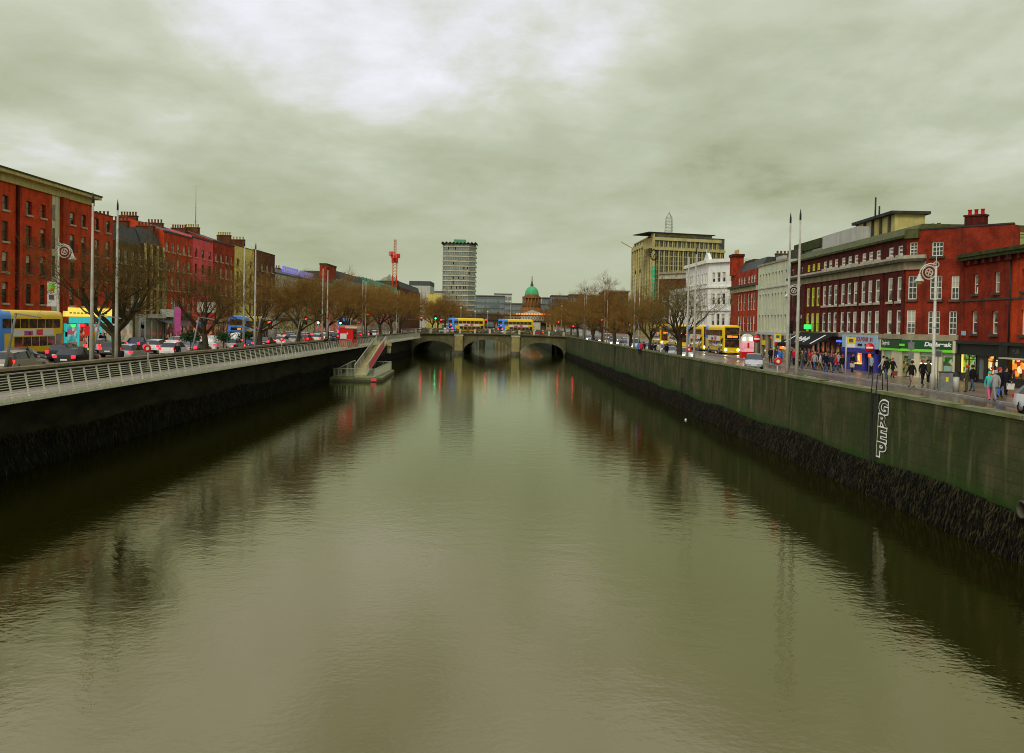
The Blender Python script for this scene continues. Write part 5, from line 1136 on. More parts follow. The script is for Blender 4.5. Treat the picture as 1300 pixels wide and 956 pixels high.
# far glass offices
def far(label, pa, pb, D, ytop, k, floors, dep=30, band='glass_sky', zb=GL, roofk='lead'):
    x0, x1 = XatD(pa, D), XatD(pb, D); z1 = at((pa + pb) / 2, ytop, D)[1]; r = thing('office_block', label, 'building', ((x0 + x1) / 2, D, zb), 'office blocks far down the river')
    q = MB(); q.box(x0, x1, D, D + dep, zb, z1, k); q.build('wall', r); n = floors
    for i in range(n):
        a = zb + 2 + (z1 - zb - 3) * i / n; b = a + (z1 - zb - 3) / n * .62; q = MB(); q.box(x0 + .5, x1 - .5, D - .3, D - .01, a, b, band)
        j = x0 + 2
        while j < x1 - 1: q.box(j, j + .4, D - .5, D - .31, a, b, k); j += 4.2
        q.build('window_band', r)
    q = MB(); q.box(x0 - .5, x1 + .5, D - .8, D + dep, z1, z1 + .8, roofk); q.build('roof', r)
far('long low glass office block right of the slim tower', 602, 640, 880, 376, 'lead', 5)
far('pale topped glass office block left of the green dome', 627, 649, 1000, 373.5, 'pale_grey', 6)
far('wide green glass office front behind the dome', 640, 692, 840, 386, 'lead', 4)
far('grey block left of the slim tower', 541, 560, 700, 370.5, 'pale_grey', 5)
far('narrow blue green glass block right of the dome', 688, 701, 900, 378.5, 'lead', 5)
far('dark navy glass block with overhanging roof right of the dome', 699.5, 723, 860, 376, 'lead', 5, band='dark_glass', roofk='roof_felt')
far('grey green block between dark office and right quay trees', 723, 742, 800, 374.5, 'slate', 5)
far('low brown block above the right quay trees', 742, 762, 700, 376, 'stone', 5)
far('brown brick block just left of the ochre office tower', 768, 797, 420, 371, 'brick_brown', 5, band='glass')
far('low grey block behind the right quay trees', 752, 772, 560, 379, 'slate', 4)
mk('twig_near', (.17, .095, .022), .9, (.05, .035, .012), 2.0, coords='obj')
# ================================================================ bare trees
def tree_proto(seed, H, spread, twk='twig', trunk_h=2.6, r0=.27, bark='bark', dens=1.0):
    r = random.Random(seed); root = thing('bare_tree', 'bare tree', 'tree', (0, 0, 0)); T = MB(); W = MB(); rv = lambda s: Vector((r.uniform(-1, 1), r.uniform(-1, 1), r.uniform(-1, 1))) * s
    def grow(p, d, L, rad_, lev):
        n = 4 if lev < 2 else 3; pts = [p]; rs = [rad_]; q = p.copy(); dd = d.copy()
        for i in range(n):
            dd = (dd + rv(.16 + .06 * lev) + Vector((0, 0, .07 if lev > 0 else 0))).normalized(); q = q + dd * L / n; pts.append(q.copy()); rs.append(rad_ * (1 - .62 * (i + 1) / n))
        (T if lev <= 2 else W).tube(pts, rs, 7 if lev == 0 else 5 if lev < 2 else 4 if lev == 2 else 3, bark if lev <= 2 else twk, False)
        if lev >= 5: return
        cnt = ([0, 5, 5, 6, 7] if dens >= 1 else [0, 5, 5, 5, 4])[lev] if lev else 0
        for c in range(cnt):
            t = r.uniform(.35, 1.0) if c else 1.0; i = min(n - 1, int(t * n)); pos = pts[i].lerp(pts[i + 1], t * n - i)
            a = dd.orthogonal().normalized(); a = Matrix.Rotation(r.uniform(0, 2 * PI), 3, dd) @ a; nd = (dd * r.uniform(.5, 1) + a * r.uniform(.55, 1.0) + Vector((0, 0, .12))).normalized()
            grow(pos, nd, L * r.uniform(.5, .78), max(rs[i] * r.uniform(.45, .62), .011), lev + 1)
    pts = [Vector((0, 0, -.1)), Vector((0, 0, .25)), Vector((r.uniform(-.1, .1), r.uniform(-.1, .1), trunk_h * .5)), Vector((r.uniform(-.2, .2), r.uniform(-.15, .15), trunk_h))]
    T.tube(pts, [r0 * 1.35, r0, r0 * .9, r0 * .85], 9, bark, False)
    k = 6
    for i in range(k):
        a = 2 * PI * (i + r.uniform(-.3, .3)) / k; up = r.uniform(.55, 1.3)
        grow(pts[-1] - Vector((0, 0, r.uniform(0, .5))), Vector((math.cos(a) * spread, math.sin(a) * spread, up)).normalized(), (H - trunk_h) * r.uniform(.52, .70), r0 * r.uniform(.42, .6), 1)
    grow(pts[-1], Vector((0, 0, 1)), (H - trunk_h) * .5, r0 * .6, 1)
    T.build('trunk', root); W.build('crown', root); freeze(root); return root
protos = [tree_proto(1, 8.8, .95), tree_proto(2, 8.4, .9), tree_proto(3, 9.2, 1.0, 'twig'), tree_proto(5, 8.6, .85, 'twig_olive', dens=.5, r0=.34), tree_proto(9, 9.0, 1.0, 'twig_near', dens=.5, r0=.36), tree_proto(12, 8.8, .9, 'twig_near', dens=.7, r0=.32)]
used_t = set()
def tree(i, x, y, rz, s, label, group, z=GL + .1):
    p = protos[i]
    if i not in used_t: used_t.add(i); p.location = (x, y, z); p.rotation_euler = (0, 0, rz); p.scale = (s, s, s); p['label'] = label; p['group'] = group; return p
    return copy_tree(p, (x, y, z), rz, s, label, group)
EO = ['first', 'second', 'third', 'fourth', 'fifth', 'sixth', 'seventh', 'eighth', 'ninth', 'tenth', 'eleventh', 'twelfth', 'thirteenth', 'fourteenth', 'fifteenth', 'sixteenth']
for i, D in enumerate([46, 65.5, 84.5, 103, 121.5, 140, 158.5, 177, 196, 214, 231]):
    lab = {0: 'bare tree at the left edge with only its outer twigs in view', 1: 'big gnarled bare tree in front of the red brick block on the left'}.get(i, f'bare brown tree, {EO[i - 2]} beyond the big gnarled one on the left quay')
    tree([5, 4, 5, 2, 1, 0, 1, 2, 0, 1, 2][i], -28.6 if i else -29.5, D, i * 1.9 + .4, [.72, 1.05, .95, 1.0, 1.02, 1.1, 1.12, 1.18, 1.2, 1.25, 1.25][i], lab, 'bare trees along the left quay')
for i, D in enumerate([104.5, 124, 141, 159, 176, 191, 208, 226]):
    lab = 'open spreading bare tree in front of the white corner building' if i == 0 else f'bare brown tree, {EO[i - 1]} beyond the spreading one along the right quay'
    tree([3, 1, 0, 2, 1, 0, 2, 0][i], WR(D) + 1.9, D, i * 2.3 + 1, [1.0, .85, .95, 1.1, 1.05, 1.1, 1.15, 1.15][i], lab, 'bare trees along the right quay')
for i, (px, D, s) in enumerate([(549, 300, 1.15), (556, 325, 1.3), (565, 350, 1.4), (573, 380, 1.45), (578, 410, 1.2), (606, 520, 1.1), (616, 535, 1.2), (628, 550, 1.15), (640, 560, 1.1), (701, 420, 1.35), (709, 390, 1.2), (717, 360, 1.3), (725, 330, 1.25), (733, 305, 1.2), (741, 292, 1.1), (752, 300, 1.2), (765, 310, 1.3), (779, 300, 1.35)]):
    side = 'left bank' if px < 590 else 'bank below the glass offices' if px < 650 else 'right bank'
    k = sum(1 for q in [549, 556, 565, 573, 578] if q <= px) if px < 590 else (px - 596) // 10 if px < 650 else [701, 709, 717, 725, 733, 741, 752, 765, 779].index(px) + 1
    tree(i % 3, XatD(px, D), D, i * 1.3, s, f'bare tree beyond the stone bridge, {EO[max(0, k - 1)]} from left on the {side}', 'bare trees beyond the stone bridge')
# pale trunk by the blue and yellow bus
q = MB(); x, y = -36.9, 139; q.tube([(x, y, GL), (x + .1, y, 7), (x - .1, y, 9.5)], [.75, .68, .55], 12, 'bark_pale'); q.tube([(x, y, 9.2), (x + .3, y, 10.2)], [.5, .3], 7, 'bark_pale')
o = q.build('pollarded_tree', loc=(x, y, GL)); tag(o, 'thick pale pollarded trunk right of the blue and yellow bus', 'tree')
# small potted evergreens on the left pavement
def bush(x, y, s, label):
    r = random.Random(int(y * 10)); root = thing('potted_tree', label, 'plant', (x, y, GL + .1), 'small clipped evergreens in the left quay traffic'); q = MB(); q.tube([(x, y, GL), (x, y, GL + 1.5 * s)], .06, 6, 'bark'); q.build('trunk', root)
    q = MB()
    for i in range(900):
        a, b, c = r.gauss(0, .38), r.gauss(0, .38), r.gauss(0, .22); p = Vector((x + a * s, y + b * s, GL + (1.9 + c) * s)); u = Vector((r.uniform(-1, 1), r.uniform(-1, 1), r.uniform(-1, 1))) * .09; v = Vector((r.uniform(-1, 1), r.uniform(-1, 1), r.uniform(-1, 1))) * .09; q.face([p - u, p - v, p + u, p + v], 'leaf')
    q.build('crown', root)
bush(-31.2, 88, 1.1, 'dark green clipped evergreen left of the pink house shopfront'); bush(-31.2, 98, 1.0, 'dark green clipped evergreen in front of the blue tailed bus'); bush(-31.2, 106, 1.0, 'dark green clipped evergreen just right of the blue tailed bus end')
# ================================================================ vehicles
def car_proto(kind):
    root = thing('car', 'car', 'car', (0, 0, 0))
    S = {'hatch': [(-2.0, .72, .40, .66, .68, .6, 0), (-1.95, .82, .26, .93, .96, .70, 'w'), (-1.52, .85, .22, .97, 1.42, .58, 'r'), (-1.1, .86, .22, .97, 1.49, .62, 'r'), (-.1, .86, .22, .95, 1.52, .64, 'r'), (.35, .86, .22, .94, 1.45, .62, 'w'), (1.15, .86, .22, .92, .95, .74, 'h'), (1.75, .83, .24, .80, .83, .66, 'h'), (2.0, .70, .32, .60, .62, .5, 0)],
         'estate': [(-2.3, .74, .40, .66, .68, .6, 0), (-2.25, .83, .28, .92, .95, .70, 'w'), (-1.85, .86, .22, .96, 1.40, .60, 'r'), (-1.2, .87, .22, .96, 1.47, .63, 'r'), (-.1, .87, .22, .95, 1.49, .64, 'r'), (.4, .87, .22, .93, 1.43, .62, 'w'), (1.25, .87, .22, .90, .93, .76, 'h'), (2.0, .84, .24, .78, .81, .66, 'h'), (2.3, .70, .32, .58, .60, .5, 0)],
         'saloon': [(-2.3, .74, .40, .68, .70, .6, 0), (-2.25, .84, .28, .92, .95, .74, 'h'), (-1.75, .86, .24, .97, 1.0, .72, 'w'), (-1.05, .87, .22, .96, 1.38, .58, 'r'), (-.1, .87, .22, .94, 1.43, .62, 'r'), (.35, .87, .22, .93, 1.38, .60, 'w'), (1.2, .87, .22, .90, .93, .76, 'h'), (2.0, .84, .24, .76, .79, .66, 'h'), (2.3, .70, .32, .58, .60, .5, 0)],
         'van': [(-2.5, .86, .40, .90, 1.0, .80, 0), (-2.45, .90, .30, 1.1, 1.85, .80, 'b'), (-.2, .92, .28, 1.1, 1.92, .82, 'b'), (.5, .92, .26, 1.1, 1.9, .80, 'r'), (1.0, .92, .26, 1.08, 1.82, .74, 'w'), (1.75, .91, .26, 1.02, 1.1, .8, 'h'), (2.25, .88, .28, .88, .94, .72, 'h'), (2.45, .78, .34, .62, .66, .6, 0)]}[kind]
    B = MB(); Gm = MB(); rings = []
    for (y, w, zl, zb, zr, rw, f) in S: rings.append([(w * .9, y, zl), (w, y, zl + .2), (w, y, (zl + zb) / 2 + .1), (w * .97, y, zb), (rw, y, zr - .04), (rw * .55, y, zr), (-rw * .55, y, zr), (-rw, y, zr - .04), (-w * .97, y, zb), (-w, y, (zl + zb) / 2 + .1), (-w, y, zl + .2), (-w * .9, y, zl)])
    for i in range(len(S) - 1):
        a, b = rings[i], rings[i + 1]; fl = S[i][6]
        for j in range(11):
            pts = [a[j], b[j], b[j + 1], a[j + 1]]; glass = (fl == 'w' and 3 <= j <= 7) or (fl == 'r' and j in (3, 7))
            if glass:
                Gm.face(pts, 'dark_glass')
            else: B.raw(pts, [(0, 1, 2, 3)], 'paint_silver', True)
        B.face([a[0], a[11], b[11], b[0]], 'tyre')
    B.face(rings[0], 'paint_silver'); B.face(rings[-1][::-1], 'paint_silver')
    # weld so that shading is smooth
    me = B.mesh('body'); import bmesh
    bm = bmesh.new(); bm.from_mesh(me); bmesh.ops.remove_doubles(bm, verts=bm.verts, dist=.0005); bmesh.ops.recalc_face_normals(bm, faces=bm.faces); bm.to_mesh(me); bm.free()
    body = bpy.data.objects.new('body', me); C.objects.link(body); body.parent = root
    Gm.build('window_glass', root)
    yf, yr = S[-1][0], S[0][0]; w = S[-1][1]; zf = S[-1][3]; wr = S[1][1]
    p = MB(); ys = (-.35,) if kind != 'van' else (.45,)
    for s in (-1, 1):
        for y in ys: p.bar((s * .865, y, .95), (s * .645, y, 1.46), .05, .07, 'frame_dark')
    p.build('door_pillar', root)
    for yy in (yr + .82, yf - .85):
        for s in (-1, 1):
            q = MB(); q.tube([(s * (wr - .16), yy, .32), (s * (wr + .035), yy, .32)], .32, 16, 'tyre'); wo = q.build('wheel', root); q = MB(); q.tube([(s * (wr + .03), yy, .32), (s * (wr + .045), yy, .32)], .19, 12, 'rim'); q.build('rim', wo)
            q = MB(); q.tube([(s * (wr - .2), yy, .34), (s * (wr + .022), yy, .34)], .385, 16, 'black_paint'); q.build('wheel_arch', root)
    zr_ = .92 if kind != 'van' else 1.05
    for s in (-1, 1):
        q = MB(); q.box(s * (w - .08) - .17, s * (w - .08) + .17, yf - .12, yf + .02, zf - .06, zf + .1, 'clear_lamp'); q.build('headlight', root)
        q = MB(); q.box(s * (wr - .12) - .13, s * (wr - .12) + .13, yr - .03, yr + .1, zr_ - .2, zr_ + .0, 'taillight'); q.build('taillight', root)
    q = MB(); q.box(-.26, .26, yr - .04, yr - .005, .52, .64, 'plate'); q.build('number_plate', root)
    q = MB(); q.box(-.26, .26, yf + .005, yf + .035, .4, .52, 'plate'); q.build('number_plate', root)
    for s in (-1, 1): q = MB(); q.box(s * (wr + .08) - .08, s * (wr + .08) + .08, .75, .9, .98, 1.1, 'paint_silver'); q.build('mirror', root)
    freeze(root); return root
CP = {k: car_proto(k) for k in ('hatch', 'estate', 'saloon', 'van')}; used_c = set()
def car(kind, x, y, rz, paint, label, group, z=GL, lights='tail'):
    p = CP[kind]
    o = copy_tree(p, (x, y, z), rz, 1.0, label, group); o['category'] = 'van' if kind == 'van' else 'car'; o.name = {'van': 'van'}.get(kind, 'parked_car' if 'parked' in label else 'car')
    for c in o.children_recursive:
        for sl in c.material_slots:
            n = sl.material.name
            if n == 'paint_silver': sl.link = 'OBJECT'; sl.material = M[paint]
            if n == 'clear_lamp' and lights == 'head': sl.link = 'OBJECT'; sl.material = M['headlight']
            if n == 'taillight' and lights in ('head', 'off'): sl.link = 'OBJECT'; sl.material = M['red_panel']
    return o
COL = {'paint_silver': 'silver', 'paint_white': 'white', 'paint_black': 'black', 'paint_blue': 'dark blue', 'paint_red': 'red', 'paint_grey': 'grey', 'paint_beige': 'beige'}
KN = dict(hatch='hatchback', estate='estate car', saloon='saloon', van='van')
GQ = 'cars queueing along the left quay'
A = [(62.0, 'estate', 'paint_beige'), (70.0, 'hatch', 'paint_black'), (80.5, 'hatch', 'paint_silver'), (90.5, 'hatch', 'paint_white'), (96.5, 'saloon', 'paint_grey'), (103, 'van', 'paint_white'), (110, 'hatch', 'paint_silver'), (117, 'hatch', 'paint_blue'), (125, 'saloon', 'paint_black'), (133, 'hatch', 'paint_white'), (141, 'hatch', 'paint_silver'), (149, 'estate', 'paint_red'), (157, 'hatch', 'paint_white'), (165, 'saloon', 'paint_silver'), (174, 'hatch', 'paint_black'), (183, 'hatch', 'paint_white'), (192, 'saloon', 'paint_grey'), (201, 'hatch', 'paint_red'), (211, 'hatch', 'paint_silver'), (222, 'hatch', 'paint_white')]
for i, (y, k, p) in enumerate(A): car(k, -33.7 + .15 * math.sin(i * 2.1), y, rad([0, -2, 1][i % 3]), p, f'{COL[p]} {KN[k]} with red tail lights, {EO[i] if i < 16 else ORD[i]} in the queue next to the left parapet', GQ)
Bq = [(69, 'saloon', 'paint_black'), (78, 'hatch', 'paint_black'), (88, 'estate', 'paint_grey'), (98, 'hatch', 'paint_white'), (108, 'saloon', 'paint_black'), (118, 'hatch', 'paint_silver'), (128, 'van', 'paint_white'), (138, 'hatch', 'paint_red'), (148, 'saloon', 'paint_white'), (158, 'hatch', 'paint_black'), (168, 'hatch', 'paint_silver'), (180, 'saloon', 'paint_black'), (192, 'hatch', 'paint_white'), (204, 'hatch', 'paint_grey'), (217, 'saloon', 'paint_silver'), (230, 'hatch', 'paint_black')]
for i, (y, k, p) in enumerate(Bq): car(k, -38.3 if i else -37.4, y, rad([1, -1, 0][i % 3]), p, f'{COL[p]} {KN[k]}, {EO[i]} car in the middle lane of the left quay queue', GQ)
for i, (y, k, p) in enumerate([(96, 'hatch', 'paint_silver'), (106, 'hatch', 'paint_blue'), (118, 'saloon', 'paint_white'), (152, 'van', 'paint_white'), (164, 'hatch', 'paint_black'), (178, 'hatch', 'paint_silver'), (196, 'saloon', 'paint_red'), (214, 'hatch', 'paint_white')]): car(k, -43.6, y, 0, p, f'{COL[p]} {KN[k]}, {EO[i]} car in the lane beside the left house fronts', GQ)
# right quay
car('hatch', 23.4, 87.5, rad(180 - 14), 'paint_silver', 'silver hatchback parked on the wet right quay road facing the viewer', 'cars on the right quay', lights='off')
car('hatch', 26.1, 43.6, rad(180), 'paint_white', 'white hatchback cut by the right edge of the view beside the kerb', 'cars on the right quay', lights='off')
for i, (x, y, k, p, l) in enumerate([(20.6, 108, 'hatch', 'paint_white', 'head'), (20.2, 115, 'saloon', 'paint_silver', 'off'), (20.4, 126, 'estate', 'paint_white', 'off'), (20.2, 134, 'hatch', 'paint_silver', 'off'), (19.8, 147, 'van', 'paint_white', 'head'), (19.6, 157, 'saloon', 'paint_grey', 'off'), (19.0, 170, 'hatch', 'paint_silver', 'head'), (18.8, 183, 'hatch', 'paint_white', 'head'), (18.2, 197, 'saloon', 'paint_black', 'head'), (18.0, 212, 'hatch', 'paint_silver', 'head'), (24, 178, 'hatch', 'paint_silver', 'head'), (24, 192, 'saloon', 'paint_white', 'head'), (23, 206, 'hatch', 'paint_black', 'head'), (23, 222, 'van', 'paint_white', 'head')]):
    car(k, x, y, PI, p, f'{COL[p]} {KN[k]}, {EO[i]} of the cars behind the parked silver hatchback on the right quay' if i < 10 else f'{COL[p]} {KN[k]} with headlamps on, {EO[i - 10]} in the outer lane beyond the right quay buses', 'cars on the right quay', lights=l)
for i, (x, y, p) in enumerate([(-18, 246, 'paint_white'), (-7, 249, 'paint_black'), (-1.5, 247, 'paint_silver'), (6.5, 250, 'paint_red'), (12, 247, 'paint_grey')]): car('hatch', x, y, rad(90), p, f'{COL[p]} hatchback crossing the stone bridge, {EO[i]} car from the left', 'cars on the stone bridge', z=5.3)
for k, p in CP.items():
    for c in [*p.children_recursive, p]: bpy.data.objects.remove(c)
def bus_proto():
    root = thing('double_decker_bus', 'bus', 'bus', (0, 0, 0)); B = MB(); W, H = 1.26, 4.3
    def ring(y, k=1.0, top=0, bot=.35): w = W * k; h = H - top; return [(w * .92, y, bot), (w, y, bot + .25), (w, y, 2.3), (w * .99, y, h - .55), (w * .90, y, h - .12), (w * .7, y, h), (-w * .7, y, h), (-w * .9, y, h - .12), (-w * .99, y, h - .55), (-w, y, 2.3), (-w, y, bot + .25), (-w * .92, y, bot)]
    st = [(-5.4, .93, .12), (-5.32, 1, .02), (-4.6, 1, 0), (-3.6, 1, 0), (4.3, 1, 0), (5.0, .99, .03), (5.3, .92, .16), (5.4, .84, .3)]; rs = [ring(y, k, t) for y, k, t in st]
    for i in range(len(rs) - 1):
        for j in range(12): B.raw([rs[i][j], rs[i + 1][j], rs[i + 1][(j + 1) % 12], rs[i][(j + 1) % 12]], [(0, 1, 2, 3)], 'bus_blue' if i < (3 if 1 < j < 9 and j not in (4, 5, 6) else 2) else 'bus_yellow', True)
    B.face(rs[0], 'bus_blue'); B.face(rs[-1][::-1], 'bus_yellow'); me = B.mesh('body'); import bmesh
    bm = bmesh.new(); bm.from_mesh(me); bmesh.ops.remove_doubles(bm, verts=bm.verts, dist=.001); bmesh.ops.recalc_face_normals(bm, faces=bm.faces); bm.to_mesh(me); bm.free()
    o = bpy.data.objects.new('body', me); C.objects.link(o); o.parent = root
    for s in (-1, 1):
        x0, x1 = (W - .01, W + .015) if s > 0 else (-W - .015, -W + .01)
        for i in range(7): q = MB(); a = -4.9 + i * 1.38; q.box(x0, x1, a, a + 1.26, 2.75, 3.55, 'bus_glass'); q.box(x0 - .004, x1 + .004, a, a + 1.26, 3.3, 3.33, 'frame_dark'); q.build('upper_window', root)
        for i in range(5): q = MB(); a = -3.1 + i * 1.38; q.box(x0, x1, a, a + 1.26, 1.15, 1.98, 'bus_glass'); q.build('lower_window', root)
        q = MB(); q.box(x0, x1, 3.9, 4.9, .9, 2.2, 'dark_glass'); q.build('cab_window' if s > 0 else 'door', root)
        q = MB(); q.box(x0 - .005, x1 + .005, -3.3, 3.4, 2.05, 2.68, 'white_panel'); ap = q.build('advert_panel', root)
        q = MB(); q.box(x0 - .009, x1 + .009, -1.6, -.2, 2.1, 2.5, 'magenta'); q.box(x0 - .009, x1 + .009, .4, 1.5, 2.12, 2.62, 'pink_panel'); q.box(x0 - .009, x1 + .009, -.9, -.5, 2.12, 2.4, 'ink'); q.build('advert_picture', ap)
        q = MB(); q.box(x0, x1, -5.2, 5.0, .36, .62, 'bus_navy'); q.build('skirt', root)
        for y in (-3.0, -4.2 + .2 if False else 3.2): 
            q = MB(); q.tube([(s * (W - .25), y, .5), (s * (W + .02), y, .5)], .5, 18, 'tyre'); w_ = q.build('wheel', root); q = MB(); q.tube([(s * (W + .015), y, .5), (s * (W + .035), y, .5)], .28, 14, 'rim'); q.build('rim', w_)
            q = MB(); q.tube([(s * (W - .3), y, .52), (s * (W + .008), y, .52)], .6, 18, 'black_paint'); q.build('wheel_arch', root)
    def front(mb, xw, z0, z1, k, off, lean=.0):
        N = 8
        for i in range(N):
            a, b = -xw + 2 * xw * i / N, -xw + 2 * xw * (i + 1) / N; c = lambda x: 5.4 - .10 * (abs(x) / W) ** 2.5 + off
            mb.raw([(a, c(a) - .1, z0), (b, c(b) - .1, z0), (b, c(b), z0), (a, c(a), z0), (a, c(a) - .1, z1), (b, c(b) - .1, z1), (b, c(b) - lean, z1), (a, c(a) - lean, z1)], [(0, 1, 2, 3), (4, 5, 6, 7), (2, 3, 7, 6), (0, 3, 7, 4), (1, 2, 6, 5)], k, False)
    q = MB(); front(q, 1.14, .4, 4.1, 'bus_yellow', .03); q.build('front_panel', root)
    q = MB(); front(q, 1.02, 3.02, 3.95, 'bus_glass', .06); q.build('upper_windscreen', root)
    q = MB(); front(q, 1.02, 2.3, 2.98, 'ink', .06); dd = q.build('destination_board', root); q = MB(); q.box(-.75, -.05, 5.44, 5.475, 2.5, 2.78, 'dest'); q.box(.02, .7, 5.44, 5.475, 2.5, 2.8, 'dest'); q.build('destination_letters', dd)
    q = MB(); front(q, 1.0, 1.12, 2.27, 'bus_glass', .06); q.build('lower_windscreen', root)
    for s in (-1, 1):
        q = MB(); q.disc((s * .9, 5.41, .78), (0, 1, 0), .14, .1, 12, 'headlight'); q.build('headlight', root)
        q = MB(); q.box(s * .98 - .08, s * .98 + .08, -5.47, -5.3, 1.1, 1.6, 'taillight'); q.build('taillight', root)
        q = MB(); q.bar((s * 1.2, 5.2, 2.5), (s * 1.45, 5.45, 2.3), .04, .04, 'ink'); q.box(s * 1.45 - .1, s * 1.45 + .1, 5.4, 5.46, 1.9, 2.35, 'ink'); q.build('mirror', root)
    q = MB(); q.box(-.3, .3, 5.42, 5.45, .5, .65, 'plate'); q.build('number_plate', root)
    q = MB(); q.box(-.95, .95, -5.46, -5.35, 2.95, 3.75, 'bus_glass'); q.build('rear_window', root)
    q = MB(); q.box(-.9, .9, -5.45, -5.36, .7, 2.0, 'bus_navy'); q.box(-.8, .8, -5.45, -5.36, 2.2, 2.6, 'ink'); q.box(.2, .7, -5.48, -5.42, 2.28, 2.52, 'dest'); q.build('engine_cover', root)
    freeze(root); return root
mk('bus_glass', (.03, .02, .012), .12, (.14, .05, .03), 1.6, coords='obj', lo=.48, hi=.62)
BP = bus_proto(); BP.location = (-43.4, 79.8, GL); BP['label'] = 'yellow double decker bus with blue tail at the left edge, nearest bus'; BP['group'] = 'double decker buses'
def bus(x, y, rz, label, z=GL, s=1.0): return copy_tree(BP, (x, y, z), rz, s, label, 'double decker buses')
bus(-39.6, 136.3, rad(-3), 'blue tailed yellow double decker bus seen from behind in the left quay queue')
bus(31.0, 133.6, PI + rad(1.5), 'front yellow double decker bus with orange display on the right quay')
bus(31.1, 148.0, PI + rad(1), 'second yellow double decker bus close behind the front one on the right quay')
bus(31.0, 168.0, PI, 'third yellow double decker bus on the right quay behind the pale masts')
bus(30.5, 184.5, PI, 'fourth and farthest yellow double decker bus on the right quay')
bus(XatD(592, 256), 258, rad(-55), 'yellow and blue double decker bus on the left half of the stone bridge', z=5.3)
bus(XatD(655, 258), 260, rad(-55), 'yellow and blue double decker bus on the right half of the stone bridge', z=5.3)
for b_ in bpy.data.objects:
    if b_.name.startswith('double_decker_bus') and b_.location.z > 5:
        pass
bus(XatD(441, 205), 205, 0, 'far double decker bus in the left quay queue beyond the red kiosk')
# motorbikes at the parapet
def motorbike(x, y, rz, label):
    r = thing('motorbike', label, 'motorbike', (x, y, GL), 'motorbikes parked by the left parapet'); c, s = math.cos(rz), math.sin(rz); P = lambda a, b, z: (x + a * c - b * s, y + a * s + b * c, GL + z)
    for a in (-.7, .7):
        q = MB(); q.disc(P(a, 0, .32), (-s, c, 0), .32, .12, 14, 'tyre'); q.build('wheel', r)
    q = MB(); q.tube([P(-.7, 0, .4), P(-.3, 0, .7), P(.2, 0, .85), P(.45, 0, .9)], [.08, .2, .2, .08], 8, 'paint_black'); q.tube([P(-.1, 0, .35), P(.3, 0, .45)], .2, 8, 'metal_dark'); q.build('body', r)
    q = MB(); q.tube([P(-.75, 0, .82), P(-.1, 0, .86)], [.08, .15], 6, 'ink'); q.build('saddle', r); q = MB(); q.tube([P(.45, -.32, 1.05), P(.5, 0, 1.0), P(.45, .32, 1.05)], .025, 5, 'metal_grey'); q.tube([P(.5, 0, 1.0), P(.7, 0, .32)], .035, 5, 'metal_grey'); q.build('handlebar', r)
    q = MB(); q.box(*(sorted((P(-.85, 0, 0)[0] - .08, P(-.85, 0, 0)[0] + .08))), P(-.85, 0, 0)[1] - .08, P(-.85, 0, 0)[1] + .08, GL + .7, GL + .85, 'brakelight'); q.build('taillight', r)
motorbike(-31.4, 103, rad(80), 'black motorbike with red tail lamp behind the parapet under the masts, left one'); motorbike(-31.3, 106.5, rad(95), 'black motorbike with red tail lamp behind the parapet, right one')
# ================================================================ masts, lamps, signs
def mast(x, y, label, zb=GL, H=11.3):
    r = thing('lighting_mast', label, 'mast', (x, y, zb), 'tall paired masts along both quays'); q = MB(); q.tube([(x, y, zb), (x, y, zb + 3), (x, y, zb + H)], [.12, .115, .06], 10, 'mast_metal'); q.build('pole', r)
    q = MB(); q.tube([(x, y, zb + H), (x, y, zb + H + .35), (x, y, zb + H + .75)], [.07, .07, .01], 8, 'metal_dark'); q.build('tip', r); q = MB(); q.tube([(x, y, zb), (x, y, zb + .5)], .17, 10, 'metal_grey'); q.build('base', r)
for i, D in enumerate([59.3, 63, 92.6, 96.6, 130.6, 134, 165, 168.5, 213, 217]): mast(WL(D) - .75, D, f'tall pale mast on the left quay, {"nearer" if i % 2 == 0 else "farther"} one of the {EO[i // 2]} pair')
for i, D in enumerate([61.1, 63.1, 91.8, 95.1, 126, 130, 160, 164, 195, 199]): mast(WR(D) + .68, D, f'tall pale mast on the right quay, {"nearer" if i % 2 == 0 else "farther"} one of the {EO[i // 2]} pair')
for i, (px, D, H) in enumerate([(603, 262, 6), (619, 262, 6), (648, 262, 9), (713, 262, 8), (585, 262, 7)]):
    x = XatD(px, D); r = thing('lamp_post', f'thin pale lamp post standing on the stone bridge, {["second", "third", "fourth", "fifth", "first"][i]} from the left', 'lamp post', (x, D, 5.3), 'lamp posts on the stone bridge'); q = MB(); q.tube([(x, D, 5.3), (x, D, 5.3 + H)], [.1, .05], 6, 'mast_metal'); q.build('pole', r); q = MB(); q.lathe((x, D, 5.3 + H), [(.05, 0), (.22, .15), (.22, .4), (.04, .6)], 8, 'cream_pale'); q.build('lantern', r)
